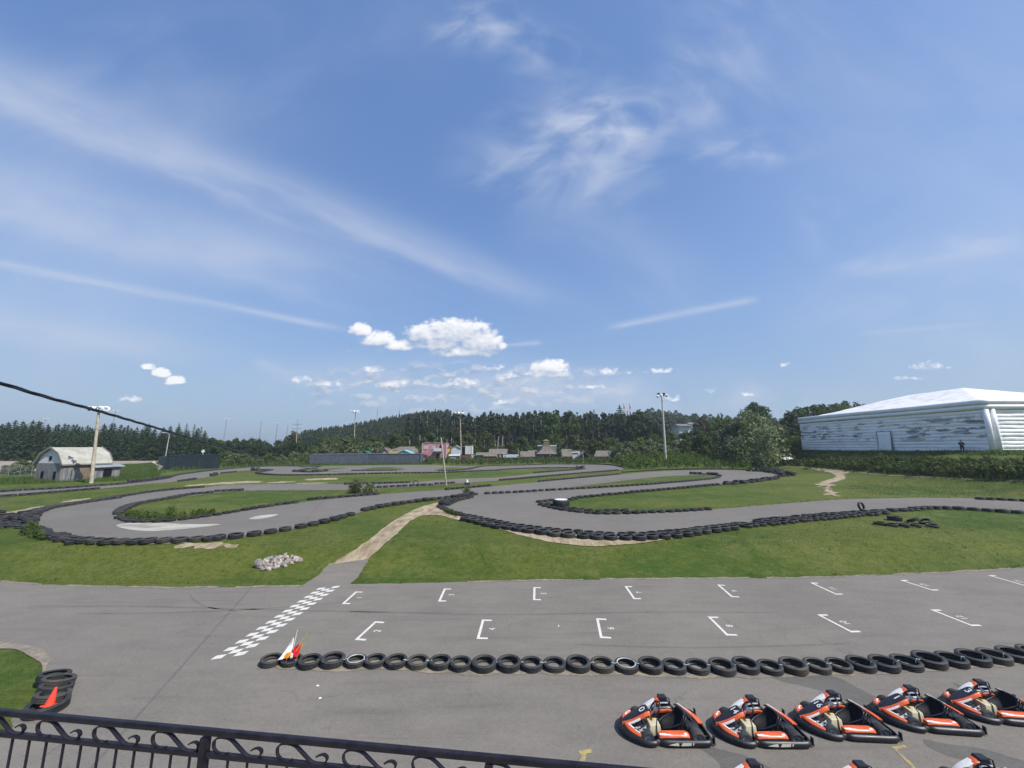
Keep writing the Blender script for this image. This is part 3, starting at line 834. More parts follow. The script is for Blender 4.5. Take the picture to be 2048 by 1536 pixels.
STACK = [(104, 1366, 0.0), (111, 1379, .04), (106, 1393, .06), (100, 1407, .05), (92, 1422, .04)]
for i, (x, y, tl) in enumerate(STACK):
    p = G(x, y)
    add_tyre((p.x, p.y), T_CAR[(i + 1) % 3], [1.0, .98, 1.0, 1.02, 1.12][i], tl, ['farthest tyre of the five by the lawn corner behind the railing', 'second tyre in the five by the lawn corner, next to the farthest', 'middle tyre of the five by the lawn corner', 'fourth tyre in the five by the lawn corner, behind the cone', 'tyre holding the red cone just beyond the railing'][i], 'tyres at the lawn corner', stand=[-R(13), -R(15), -R(15), -R(12), 0][i])

def wall(pix, phrase, group, size=1.0, kind='car', gap=1.02, jit=0.04, off=0.0, start='left', tiltj=0.03, ground_pix=True, layers=1):
    """tyres laid along a line on the ground; the label counts them from one end"""
    pts = [G(x, y) for x, y in pix]
    L = [Vector((p.x, p.y)) for p in smoothpts([(p.x, p.y, 0) for p in pts], 6)]
    L = [q + Vector((q.x, q.y)).normalized() * (.26 if kind == 'car' else .32) * size for q in L]
    if off:
        M = []
        for i in range(len(L)):
            d = (L[min(i + 1, len(L) - 1)] - L[max(i - 1, 0)]).normalized()
            M.append(L[i] + Vector((-d.y, d.x)) * off)
        L = M
    r = .31 if kind == 'car' else .378
    acc, need, k = 0.0, 0.0, 0
    prev = L[0]; places = []
    step = 2 * r * size * gap
    for i in range(1, len(L)):
        seg = (L[i] - L[i - 1]).length
        while need <= acc + seg:
            places.append(L[i - 1].lerp(L[i], (need - acc) / max(seg, 1e-6)))
            need += step * (1 + rnd.uniform(-.03, .05))
        acc += seg
    if start == 'right': places = places[::-1]
    for lay in range(layers):
        for k, q in enumerate(places):
            if lay and rnd.random() < .35: continue
            me = rnd.choice(T_CAR if kind == 'car' else T_TRUCK)
            lab = ordinal(k + 1) + ' tyre from the ' + phrase + (', upper layer' if lay else '')
            add_tyre((q.x + rnd.uniform(-jit, jit), q.y + rnd.uniform(-jit, jit)), me, size * rnd.uniform(.95, 1.06), rnd.uniform(-tiltj, tiltj), lab, group, z=lay * .2)

# nearest corner: big tyres outside, car tyres inside
WO = [(932, 1043), (965, 1051), (1000, 1059), (1030, 1063), (1060, 1068), (1090, 1072), (1120, 1076), (1150, 1078), (1183, 1081), (1215, 1082), (1248, 1082), (1280, 1083), (1310, 1080), (1338, 1079), (1368, 1075), (1400, 1070), (1430, 1066), (1480, 1059)]
wall(WO, 'left end of the outer wall at the nearest corner', 'big tyres round the nearest corner', kind='truck', gap=1.0, tiltj=.04)
WO2 = [(1495, 1056), (1560, 1050), (1600, 1045), (1680, 1037), (1772, 1029)]
wall(WO2, 'corner end of the outer right-lane wall', 'outer tyres along the right lane', gap=.95, tiltj=.10, jit=.08)
WI = [(884, 1018), (905, 1027), (935, 1036), (960, 1041), (985, 1045.5), (1020, 1053), (1060, 1059), (1090, 1062), (1125, 1066), (1160, 1069), (1205, 1072), (1250, 1073), (1300, 1071.5), (1360, 1066), (1430, 1057), (1500, 1050)]
wall(WI, 'left end of the inner row at the nearest corner', 'car tyres inside the nearest corner', size=.94, gap=1.02, tiltj=.05, jit=.05)
wall([(1515, 1046), (1580, 1040), (1640, 1034), (1700, 1030), (1770, 1025)], 'corner end of the inner right-lane row', 'inner tyres along the right lane', gap=.95, tiltj=.12, jit=.1)
wall([(880, 1016), (892, 1007), (915, 999), (935, 994), (950, 991)], 'near end of the row at the dirt path top', 'tyres at the top of the dirt path', size=1.0, gap=.95, jit=.06, layers=2)
wall([(893, 1012), (915, 1003), (945, 996)], 'near end of the second row at the dirt path top', 'tyres at the top of the dirt path', gap=1.0, jit=.06)
wall([(1786, 1024), (1812, 1023), (1842, 1020), (1880, 1019), (1930, 1021), (1990, 1025), (2048, 1029), (2120, 1034)], 'left end of the single row at the right lane edge', 'tyres along the right lane edge', size=1.08, gap=1.1)
wall([(1960, 1000), (2000, 1001.5), (2048, 1004), (2100, 1007)], 'left end of the short row under the berm', 'tyres under the berm', size=1.1, gap=1.05)
# inner tip with the white-topped tub
wall([(1416, 1021), (1350, 1025), (1280, 1028), (1200, 1029.5), (1150, 1025), (1110, 1019), (1086, 1013), (1076, 1009)], 'right end of the inner tip wall', 'tyres round the inner tip', gap=1.1, size=1.0)
wall([(1250, 1024), (1190, 1025), (1150, 1021), (1112, 1015), (1095, 1011)], 'right end of the second inner tip row', 'tyres round the inner tip', size=1.0, gap=1.08)
wall([(1080, 1006), (1095, 1004), (1112, 1001.5)], 'tip end of the row behind the tub', 'tyres round the inner tip')
wall([(1142, 1001), (1160, 997), (1200, 993), (1270, 986), (1350, 979), (1420, 972), (1440, 970.5)], 'tub end of the wall along the middle lawn', 'tyres along the middle lawn', gap=1.16, size=1.04)
wall([(1452, 970), (1480, 967.5), (1520, 963), (1555, 958)], 'left end of the messy rear corner wall', 'tyres at the rear right corner', gap=.9, tiltj=.15, jit=.25, layers=2)
wall([(1455, 967.5), (1500, 963), (1556, 955)], 'left end of the second messy rear corner row', 'tyres at the rear right corner', gap=.95, tiltj=.15, jit=.25)
wall([(1500, 943), (1530, 944.5), (1560, 949), (1562, 954)], 'left end of the rear corner back wall', 'tyres at the rear right corner', gap=.85, tiltj=.15, jit=.3, layers=3)
wall([(1505, 941.5), (1540, 943), (1575, 948), (1580, 953)], 'left end of the rear corner heap', 'tyres at the rear right corner', gap=.85, tiltj=.2, jit=.5, layers=3)
# middle rows
wall([(974, 989), (1040, 986), (1075, 983.5)], 'left end of the row dividing the two lanes', 'tyres dividing the two middle lanes', gap=1.16, size=1.0)
wall([(1083, 983), (1120, 981), (1200, 976.5), (1300, 970), (1370, 964), (1420, 959), (1440, 955)], 'left end of the long row along the slim lawn', 'tyres along the slim middle lawn', gap=1.2, size=.98)
wall([(1440, 952.5), (1430, 950.5), (1380, 949)], 'bend of the slim lawn rear row', 'tyres along the slim middle lawn', gap=.95, layers=2)
wall([(1246, 945.5), (1300, 942), (1350, 940), (1420, 939), (1480, 940), (1500, 941.5)], 'left end of the wall under the weedy mound', 'tyres under the weedy mound', gap=1.02)
# left loop
wall([(908, 996), (850, 1003), (800, 1010), (760, 1016.5), (724, 1024.5)], 'path end of the wall beside the left loop', 'tyres beside the left loop', kind='truck', gap=1.0, size=.97, start='left', layers=1)
wall([(742, 1017.5), (715, 1024), (700, 1028), (676, 1034)], 'right end of the doubled bit beside the left loop', 'tyres beside the left loop', size=1.05, z=0.0) if False else None
wall([(700, 1033), (660, 1045), (610, 1056), (540, 1069), (480, 1077), (432, 1082)], 'right end of the spaced row on the loop outside', 'spaced tyres outside the left loop', kind='truck', size=.93, gap=1.16, tiltj=.05)
wall([(420, 1083), (400, 1084), (320, 1088.5), (250, 1090), (180, 1088.5), (130, 1082), (95, 1073), (72, 1061)], 'right end of the packed row on the loop outside', 'packed tyres outside the left loop', kind='truck', size=.93, gap=1.0, tiltj=.05)
wall([(150, 1089), (110, 1081), (75, 1069), (45, 1063)], 'right end of the second row on the loop outside', 'packed tyres outside the left loop', size=1.0, gap=1.1, jit=.1)
wall([(402, 976), (340, 981), (290, 987), (240, 995), (190, 1003.5), (130, 1013.5), (95, 1020), (70, 1030)], 'right end of the wall behind the left loop', 'tyres behind the left loop', gap=.92, jit=.03)
wall([(235, 998), (190, 1004), (130, 1013), (92, 1019), (62, 1030)], 'right end of the top layer behind the left loop', 'tyres behind the left loop', gap=1.0, jit=.08)
for row, yy in enumerate((1035, 1040, 1045, 1051, 1057)):
    wall([(64 - row, yy), (30, yy - .6), (0, yy - 1), (-60, yy - 2)], 'right end of heap row ' + ['one', 'two', 'three', 'four', 'five'][row] + ' at the left frame edge', 'tyre heap beyond the left loop bend', gap=.95, tiltj=.12, jit=.12, layers=2 if row < 4 else 1)
wall([(420, 987), (380, 991), (330, 1000), (282, 1008.5), (250, 1018), (234, 1030)], 'right end of the far row on the loop island', 'tyres round the loop island', gap=1.0, size=1.0)
wall([(268, 1012), (246, 1021), (238, 1030)], 'right end of the doubled tip on the loop island', 'tyres round the loop island', jit=.08)
wall([(240, 1038.5), (272, 1045.5), (330, 1045), (390, 1038), (440, 1031), (520, 1017), (602, 1005.5)], 'left tip of the near row on the loop island', 'tyres round the loop island', gap=1.03)
wall([(622, 1000), (690, 995.5), (765, 989.5)], 'left end of the short row below the tall plant', 'tyres below the tall plant', gap=1.0)
wall([(436, 984), (492, 981.5)], 'left end of the short row on the loop island back', 'tyres round the loop island')
wall([(694, 969.5), (760, 968), (820, 966)], 'left end of the short row behind the tall plant', 'tyres behind the tall plant')
wall([(745, 977), (800, 974), (866, 971)], 'left end of the spaced row beside the leaning pole', 'tyres beside the leaning pole', gap=1.15)
wall([(874, 969), (912, 967)], 'left end of the row behind the leaning pole', 'tyres beside the leaning pole')
wall([(896, 980.5), (980, 973)], 'left end of the row right of the leaning pole', 'tyres beside the leaning pole', gap=1.04)
# far rows
FARG = 'tyres in the far lanes'
def far(pix, ph, **kw): wall(pix, ph, FARG, **kw)
far([(1002, 961.5), (1080, 954.5), (1160, 947.5), (1236, 941)], 'left end of the far lane near side')
far([(1080, 964), (1150, 957.5), (1240, 949)], 'left end of the far strip lower side', gap=1.1)
far([(1070, 946), (1130, 942), (1164, 939)], 'left end of the far tip lower side')
far([(1166, 937.5), (1150, 936.5), (1100, 936.5), (1040, 938), (1000, 940.5)], 'tip of the far tip upper side')
far([(1168, 938), (1150, 938)], 'tip heap of the far tip', layers=3, gap=.7)
far([(516, 948), (560, 951), (640, 950.5), (700, 949), (800, 947), (880, 946), (940, 943.5), (1000, 941)], 'left end of the far lower wall')
far([(880, 942.5), (920, 941), (945, 937), (975, 932.5), (1040, 931), (1100, 929), (1170, 929), (1226, 931), (1248, 936)], 'left end of the farthest wall')
far([(706, 942), (795, 941.5)], 'left end of the far oval front')
far([(588, 944), (625, 945), (655, 943)], 'left tip of the far arrow front', layers=2)
far([(590, 943), (610, 939.5), (635, 936.5)], 'left tip of the far arrow back')
far([(513, 946.5), (530, 943), (543, 940.5), (505, 940.5)], 'lower end of the far zigzag')
far([(640, 934), (600, 933), (520, 933.5), (430, 941), (380, 947), (350, 951.5), (335, 957)], 'right end of the far container wall')
far([(335, 957), (300, 962.5), (240, 969.5)], 'right end of the far bend wall', layers=2)
far([(240, 969.5), (120, 978), (60, 981), (0, 985), (-60, 989)], 'right end of the wall before the barn')
far([(192, 979), (90, 988), (0, 995), (-60, 999)], 'right end of the row before the barn')
far([(388, 959), (358, 963.5)], 'right end of the far short row')
far([(424, 952.5), (432, 950)], 'left end of the far pair', layers=2)
far([(505, 941.5), (518, 941.5)], 'left end of the far stacked block', layers=3, gap=.8)
far([(470, 944.5), (440, 947.5)], 'right end of the far kerb row')

TY.sort(key=lambda t: -t['px'])
def place_rot(t):
    e = (t['tilt'], t['tilt'] * .5, t['spin'])
    return e
used = {}
for t in TY[:NEEDED]:
    o = bpy.data.objects.new('tyre', t['me']); C.objects.link(o)
    o.location = t['p']; o.scale = (t['s'],) * 3
    o.rotation_mode = 'XYZ'
    z = t['p'][2] + abs(math.sin(t['tilt'])) * .30 * t['s']
    o.location.z = z
    M = Matrix.Rotation(t['tilt'], 3, 'Y') @ Matrix.Rotation(t['spin'], 3, 'Z')
    if 'lawn corner' in t['group']:
        M = Matrix.Rotation(R(-12), 3, 'Z') @ Matrix.Rotation(t['stand'], 3, 'X') @ M
        o.location.z = t['p'][2] + abs(math.sin(t['stand'])) * .31 + (.0 if t['stand'] == 0 else .01)
    o.rotation_euler = M.to_euler()
    lab = t['label']
    if lab in used:
        used[lab] += 1
    else: used[lab] = 1
    tag(o, lab, 'tyre', t['group'])
    if 'white-ringed' in lab:
        w = MB().lathe([(.219, .182), (.223, .1985), (.236, .1985), (.241, .19)], 40)
        w.build('white_ring', M_WALLWHITE, o, 0.9).location.z = .0 + (t['me'].vertices and max(v.co.z for v in t['me'].vertices) - .197)
# the smallest, farthest rest: one mass
fv = np.array([v.co[:] for v in T_FAR.vertices]); ff_ = [tuple(p.vertices) for p in T_FAR.polygons]
VV, FF = [], []
for t in TY[NEEDED:]:
    M = Matrix.Rotation(t['tilt'], 3, 'Y') @ Matrix.Rotation(t['spin'], 3, 'Z')
    A = np.array(M) * t['s']
    p = np.array(t['p'])
    b = len(VV)
    VV.extend((fv @ A.T + p).tolist())
    FF.extend([tuple(i + b for i in f) for f in ff_])
if VV:
    me = bpy.data.meshes.new('far_tyres'); me.from_pydata(VV, [], FF); me.materials.append(M_RUBBER)
    me.polygons.foreach_set('use_smooth', [True] * len(FF)); me.update()
    tag(link('far_tyres', me), 'far tyre walls lining the distant lanes of the circuit', 'tyre wall', kind='stuff')
print('TYRES', len(TY))

# straps that tie the paddock tyres together
for (x0, y0, s0, i0), (x1, y1, s1, i1) in zip(front_xy[2:], front_xy[3:]):
    d = Vector((x1 - x0, y1 - y0, 0)); L = d.length; d /= L
    a = Vector((x0, y0, 0)) + d * (.215 * s0); b = Vector((x1, y1, 0)) - d * (.215 * s1)
    a += Vector((0, -.05, 0)); b += Vector((0, -.05, 0))
    m = (a + b) / 2
    h_ = .168 * (s0 + s1) / 2
    pts = [a + Vector((0, 0, .09)), a + d * .02 + Vector((0, 0, h_ + .006)), m + Vector((0, 0, h_ - .012)), b - d * .02 + Vector((0, 0, h_ + .006)), b + Vector((0, 0, .09))]
    if i0 % 4 == 1: continue
    o = MB().bar(smoothpts(pts, 3), .022, .006, (0.2, 1, 0)).build('strap', M_STRAP)
    tag(o, 'pale strap tying paddock tyres ' + str(i0 + 1) + ' and ' + str(i1 + 1) + ' from the flag end', 'strap', 'straps on the paddock tyres')

# loose tyres on the right lawn
for i, (x, y, tl, st) in enumerate([(1760, 1050, .05, 0), (1784, 1053, .08, 0), (1806, 1054, .06, 0), (1830, 1054, .05, 0), (1790, 1041, 0, 1), (1828, 1046, .35, 0), (1852, 1049, .38, 0), (1866, 1055, .10, 0)]):
    p = G(x, y)
    o = bpy.data.objects.new('tyre', T_TRUCK[i % 2] if i in (4,) else T_CAR[i % 3]); C.objects.link(o)
    o.location = (p.x, p.y, p.z + .02 + abs(math.sin(tl)) * .27)
    o.rotation_euler = (tl * .4, -tl, i)
    if st: o.rotation_euler = (0, 0, i); o.scale = (1.0, 1.0, 1.15)
    tag(o, ['leftmost flat tyre of the loose group on the right lawn', 'second flat tyre of the loose group on the right lawn', 'third flat tyre of the loose group on the right lawn', 'fourth flat tyre of the loose group on the right lawn', 'biggest tyre at the back of the loose lawn group', 'slanted tyre in the loose lawn group', 'slanted tyre at the right of the loose lawn group', 'rightmost flat tyre of the loose lawn group'][i], 'tyre', 'loose tyres on the right lawn')
p = G(1722, 1027)
o = link('tyre', T_CAR[0], None, (p.x, p.y, p.z + .50), (R(78), 0, R(20)))
tag(o, 'tyre standing upright on the right lane wall', 'tyre')
p = G(1612, 939)
o = link('tyre', T_CAR[1], None, (p.x, p.y, p.z + .05), (.2, .1, 0)); tag(o, 'lone tyre on the berm beside the sandy trail', 'tyre')
p = G(821, 971)
o = link('tyre', T_CAR[1], None, (p.x + .6, p.y, p.z + .32), (R(84), 0, R(10))); tag(o, 'lone upright tyre left of the leaning pole', 'tyre')

# tractor tyre with a white lid
p = G(1124, 1017); q = Vector((p.x, p.y + .55, p.z))
tub = empty('tractor_tyre', q)
tag(tub, 'big upright-standing tractor tyre topped with a white disc', 'tractor tyre')
tub['label'] = 'big flat-lying tractor tyre capped with a white lid'
mb = MB().lathe([(.40, .0), (.60, .0), (.64, .06), (.645, .52), (.60, .60), (.52, .62), (.42, .60), (.38, .5), (.55, .4), (.55, .15), (.38, .1)], 40)
for k in range(26):
    w = 2 * PI * k / 26
    mb.box((.655 * math.cos(w), .655 * math.sin(w), .31), (.03, .05, .44), w)
mb.build('casing', M_RUBBER, tub, .6)
MB().lathe([(.0, .635), (.46, .635), (.50, .63), (.52, .60), (.52, .59), (.0, .59)], 40, closed=False).build('lid', M_WHITE, tub, .6)

# flags standing in the second tyre
fp = Vector((front_xy[1][0], front_xy[1][1], 0))
def flag(name, base, tip, cloth_pts, m, stick, label):
    o = empty(name, fp); tag(o, label, 'flag')
    MB().tube([Vector(base), Vector(tip)], .011, 8).build('stick', stick, o, .8)
    for pts, mm, nm in cloth_pts:
        # a hanging cloth: rows of points, folded in depth, with thickness
        mb = MB(); rows = len(pts); cols = 9; th = .004; V = []
        for side in (0, 1):
            for i, (a, b) in enumerate(pts):
                a, b = Vector(a), Vector(b)
                for j in range(cols):
                    f = j / (cols - 1)
                    pnt = a.lerp(b, f)
                    pnt.y += .022 * math.sin(f * 13 + i * .8) + .012 * math.sin(f * 29) + side * th
                    V.append(pnt)
        F = []
        N = rows * cols
        for i in range(rows - 1):
            for j in range(cols - 1):
                k = i * cols + j
                F.append((k, k + 1, k + cols + 1, k + cols)); F.append((N + k, N + k + cols, N + k + cols + 1, N + k + 1))
        mb.add(V, F); mb.build(nm, mm, o, 1.2)
    return o
flag('white_flag', (-.05, .05, .10), (.02, .12, .78), [([((-.055, .07, .60), (-.035, .08, .60)), ((-.13, .04, .46), (-.035, .06, .46)), ((-.20, .0, .33), (-.04, .03, .33)), ((-.24, -.12, .23), (-.055, -.06, .25)), ((-.27, -.20, .19), (-.16, -.2, .2))], M_FLAGW, 'cloth')], M_FLAGW, M_STICKW, 'white flag on a thin stick in the paddock tyre')
flag('red_flag', (.10, .05, .10), (.33, .06, .72), [([((.14, .03, .46), (.20, .03, .47)), ((.03, .0, .40), (.19, .02, .38)), ((.01, -.05, .30), (.20, -.02, .28)), ((-.0, -.09, .21), (.19, -.08, .21))], M_FLAGR, 'cloth')], M_FLAGR, M_STICKY, 'red flag on an orange stick in the paddock tyre')
flag('orange_flag', (-.02, -.02, .10), (.27, .02, .62), [([((-.11, -.09, .31), (.02, -.08, .33)), ((-.15, -.12, .26), (.02, -.12, .27)), ((-.17, -.15, .20), (-.03, -.15, .20))], M_FLAGO, 'cloth'), ([((.02, -.10, .30), (.06, -.09, .30)), ((.0, -.13, .2), (.07, -.13, .2))], M_FLAGW, 'cloth_band')], M_FLAGO, M_STICKY, 'orange and white flag folded low in the paddock tyre')
# cone
cp_ = [t for t in TY if 'red cone' in t['label']][0]['p']
cone = empty('traffic_cone', (cp_[0] - .02, cp_[1] + .06, cp_[2] + .06)); cone.rotation_euler = (-.1, .16, 0)
tag(cone, 'red-orange traffic cone leaning inside the tyre by the railing', 'traffic cone')
MB().lathe([(.095, .02), (.085, .04), (.024, .34), (.019, .355), (.0, .357)], 28, closed=False).build('cone_body', M_CONE, cone, .6)
MB().box((0, 0, .012), (.21, .21, .022)).build('base_plate', M_CONE, cone, None, .006)
# ------------------------------------------------------------------ go-karts (front points to -x, near side is -y)
def loop_pts():
    half = [(-.90, 0), (-.885, -.10), (-.84, -.21), (-.75, -.33), (-.63, -.44), (-.50, -.52), (-.38, -.555), (-.28, -.545), (-.22, -.50), (-.17, -.495), (-.10, -.535), (.05, -.55), (.30, -.555), (.55, -.56), (.72, -.56), (.81, -.54), (.865, -.48), (.885, -.38), (.885, 0)]
    full = half + [(x, -y) for x, y in half[-2:0:-1]]
    return full
def kart(number, sticker, label):
    k = empty('go_kart', (0, 0, 0)); tag(k, label, 'go-kart', 'go-karts parked in the paddock')
    L = loop_pts()
    # bumper: a hollow band round the kart, deeper and wider at the nose
    prof = smoothpts([(x, y, 0) for x, y in L], 3, True)
    mb = MB(); V = []; n = len(prof)
    for i, p in enumerate(prof):
        t = (prof[(i + 1) % n] - prof[i - 1]).normalized(); nr = Vector((-t.y, t.x, 0))
        if nr.dot(p) < 0: nr = -nr
        f = sstep((-p.x - .40) / .45)
        w = .05 + .075 * f; z0, z1 = .04, .145 + .04 * f
        if p.x > -.2: z1 = .155
        sec = [(0, z0), (.012, z0 + .02), (.016, (z0 + z1) / 2), (.010 - .015 * f, z1 - .035), (-.02 - .02 * f, z1 - .004), (-w + .01, z1 + .0), (-w, z1 - .02), (-w, z0)]
        for a, z in sec: V.append(p + nr * a + Vector((0, 0, z)))
    F = []
    for i in range(n):
        j = (i + 1) % n
        for q in range(8):
            r_ = (q + 1) % 8
            F.append((i * 8 + q, i * 8 + r_, j * 8 + r_, j * 8 + q))
    mb.add(V, F)
    bp = mb.build('bumper', M_BLACK, k, .7)
    if sticker:
        mb = MB()
        for pts in ([(-.04, .085), (.165, .07), (.155, .125), (.12, .128)], [(.20, .07), (.40, .075), (.415, .13), (.235, .13)], [(.43, .085), (.455, .085), (.47, .13), (.445, .13)]):
            mb.add([(x, -.570 - .004 * (x > .1), z) for x, z in pts] + [(x, -.574 - .004 * (x > .1), z) for x, z in pts], [(0, 1, 2, 3), (4, 5, 6, 7)] + [(a, (a + 1) % 4, 4 + (a + 1) % 4, 4 + a) for a in range(4)])
        mb.build('side_sticker', M_CREAMW, bp)
    for s in (-1, 1): MB().box((.905, s * .47, .115), (.03, .07, .17)).build('rear_guard_post', M_BLACK, bp, None, .006)
    # floor tray and frame
    mb = MB().prism([(-.74, -.25), (-.30, -.34), (.35, -.30), (.35, .30), (-.30, .34), (-.74, .25)], .04, .055)
    mb.build('floor_tray', M_DKMETAL, k)
    mb = MB()
    for s in (-1, 1):
        mb.tube([(-.78, s * .24, .08), (-.4, s * .30, .08), (.3, s * .30, .09), (.84, s * .34, .11)], .016)
    for x in (-.70, -.36, .0, .34, .80): mb.tube([(x, -.31, .08), (x, .31, .08)], .014)
    mb.tube([(-.42, -.50, .12), (-.42, .50, .12)], .013); mb.tube([(.60, -.50, .135), (.60, .50, .135)], .018)
    mb.tube([(.34, -.25, .10), (.45, -.27, .40), (.55, -.27, .12)], .012); mb.tube([(.34, .25, .10), (.45, .27, .40), (.55, .27, .12)], .012)
    mb.build('frame', M_DKMETAL, k, .7)
    # front mechanicals: tie rods, brake cylinder, pedals
    mb = MB()
    mb.tube([(-.40, -.40, .15), (-.28, -.06, .18)], .010); mb.tube([(-.40, .40, .15), (-.28, .06, .18)], .010)
    mb.tube([(-.62, -.22, .09), (-.36, -.17, .22)], .009); mb.tube([(-.62, -.05, .1), (-.44, -.2, .17)], .009)
    mb.tube([(-.30, -.30, .21), (-.42, -.12, .15), (-.55, -.1, .13)], .008)
    for x, y, z, a, b, c in ((-.50, -.22, .14, .07, .05, .05), (-.44, -.28, .16, .05, .06, .04), (-.56, -.12, .13, .06, .04, .05), (-.48, -.09, .12, .05, .05, .04), (-.60, -.27, .12, .05, .04, .03), (-.40, -.20, .19, .03, .05, .03)):
        mb.box((x, y, z), (a, b, c), x * 9 + y * 7)
    mb.build('linkage', M_METAL, k, None, .004)
    mb = MB()
    for x, y, z in ((-.53, -.17, .11), (-.46, -.15, .13), (-.58, -.2, .1), (-.5, -.02, .1), (-.42, -.05, .12), (-.62, -.12, .1)):
        mb.box((x, y, z), (.07, .06, .07), x * 5)
    mb.tube([(-.66, .12, .1), (-.60, .12, .24)], .012); mb.tube([(-.66, -.10, .1), (-.6, -.10, .22)], .012)
    mb.build('brake_gear', M_DKMETAL, k, None, .006)
    # wheels
    def wheel(x, y, r, w):
        M = Matrix.Translation((x, y, r)) @ Matrix.Rotation(PI / 2, 4, 'X')
        h = w / 2
        ty = MB().lathe([(r * .55, -h * .9), (r * .80, -h), (r * .95, -h * .86), (r, -h * .55), (r, h * .55), (r * .95, h * .86), (r * .80, h), (r * .55, h * .9)], 26, M).build('wheel', M_RUBBER, k, .7)
        mb = MB().lathe([(0, -h * .35), (r * .22, -h * .55), (r * .26, -h * .3), (r * .48, -h * .35), (r * .56, -h * .88), (r * .58, -h * .5), (r * .58, h * .5), (r * .56, h * .88), (r * .48, h * .35), (0, h * .3)], 22, M, closed=False)
        for q in range(4):
            a = q * PI / 2
            mb.lathe([(0, -.02), (.012, -.02), (.012, .0)], 8, M @ Matrix.Translation((r * .36 * math.cos(a), r * .36 * math.sin(a), -h * .40)), closed=False)
        mb.build('rim', M_METAL, ty, .7)
    for s in (-1, 1): wheel(-.42, s * .415, .135, .115)
    for s in (-1, 1): wheel(.60, s * .385, .142, .21)
    # nose: orange arms inside the bumper, with a white stripe each
    def arm(s):
        inner = [(-.30 - .0, s * .40), (-.46, s * .38), (-.60, s * .30), (-.70, s * .20), (-.76, s * .06)]
        pts = smoothpts([(-.50, s * .425, .175), (-.58, s * .375, .195), (-.66, s * .30, .215), (-.735, s * .20, .235), (-.78, s * .05, .245)], 4)
        mb = MB(); V = []
        n = len(pts)
        for i, p in enumerate(pts):
            t = (pts[min(i + 1, n - 1)] - pts[max(i - 1, 0)]).normalized(); nr = Vector((-t.y, t.x, 0)) * (-s)
            if nr.dot(p) < 0: nr = -nr
            w = .025 + .032 * math.sin(PI * (i + 1.5) / (n + 2))
            for a, z in ((w, -.10), (w, -.012), (w * .5, .012), (-w * .4, .010), (-w, -.03), (-w, -.10)): V.append(p + nr * a + Vector((0, 0, z)))
        F = []
        for i in range(n - 1):
            for q in range(6):
                r_ = (q + 1) % 6
                F.append((i * 6 + q, i * 6 + r_, (i + 1) * 6 + r_, (i + 1) * 6 + q))
        F += [tuple(range(6)), tuple((n - 1) * 6 + q for q in range(6))]
        mb.add(V, F, 0)
        o = mb.build('nose_arm', M_ORANGE, k, .6)
        st = MB()
        q = pts[-8:-3]
        st.bar([p + Vector((.035, 0, .016)) for p in q], .032, .006, (0.9, -s * .5, 0)); st.build('white_stripe', M_WHITE, o)
        st = MB(); q = pts[4:9]
        st.bar([p + Vector((.02, -s * .0, .017)) for p in q], .024, .006, (.6, -s * .8, 0)); st.build('white_stripe', M_WHITE, o)
    arm(-1); arm(1)
    # centre panel that slopes up to the steering wheel
    mb = MB()
    sec = []
    for x, z, hw in ((-.84, .235, .05), (-.76, .275, .085), (-.62, .345, .12), (-.48, .425, .135), (-.34, .50, .135), (-.285, .515, .125), (-.26, .49, .12)):
        sec.append([(x, -hw - .03, z - .085), (x, -hw - .02, z - .035), (x, -hw + .01, z - .004), (x, -hw + .04, z + .004), (x, hw - .04, z + .004), (x, hw - .01, z - .004), (x, hw + .02, z - .035), (x, hw + .03, z - .085)])
    n = len(sec); V = [p for s_ in sec for p in s_]; F = []; FM = []
    for i in range(n - 1):
        for q in range(7):
            F.append((i * 8 + q, i * 8 + q + 1, (i + 1) * 8 + q + 1, (i + 1) * 8 + q))
            side = q in (0, 6)
            edge = q in (1, 5)
            FM.append(1 if (side and i > 2) or (edge and i <= 1) or (side and i <= 0) else 2 if (side and i <= 2) else 1 if (edge) else 0)
    F.append(tuple(range(8))); FM.append(0); F.append(tuple((n - 1) * 8 + q for q in range(8))); FM.append(0)
    mb.v = V; mb.f = F; mb.mi = FM
    pan = mb.build('number_panel', [M_KBLACK, M_ORANGE, M_WHITE], k, .6)
    tm = text_mesh(number, .20 if len(number) == 1 else .175); tm.materials.append(M_WHITE)
    sl = math.atan2(.51 - .425, .145)
    # top of the digits points to the rear of the kart
    Rm = Matrix.Rotation(-sl, 4, 'Y') @ Matrix.Rotation(-PI / 2, 4, 'Z') @ Matrix.Scale(1.25, 4, (1, 0, 0))
    o = link('race_number', tm, pan); o.matrix_local = Matrix.Translation((-.405, 0, .4735)) @ Rm
    # steering
    M = Matrix.Translation((-.115, 0, .485)) @ Matrix.Rotation(R(-55), 4, 'Y')
    mb = MB().tube([M @ Vector((.165 * math.cos(a * PI / 16), .165 * math.sin(a * PI / 16), 0)) for a in range(32)], .019, 10, closed=True)
    sw = mb.build('steering_wheel', M_KBLACK, k, 1.2)
    mb = MB()
    for a in (0.5, PI - .5, -PI / 2):
        mb.bar([M @ Vector((0, 0, -.012)), M @ Vector((.15 * math.sin(a), .15 * math.cos(a), 0))], .03, .006, M.to_3x3() @ Vector((math.cos(a), -math.sin(a), 0)))
    mb.lathe([(0, .01), (.04, .008), (.045, -.02), (0, -.02)], 16, M, closed=False)
    mb.build('spokes', M_METAL, sw)
    MB().tube([(-.10, 0, .46), (-.36, 0, .16)], .011).build('steering_column', M_DKMETAL, k, 1.0)
    # tank under the column
    mb = MB(); mb.box((-.205, -.14, .185), (.25, .30, .22), taper=.86)
    tank = mb.build('fuel_tank', M_CREAM, k, .8, .022)
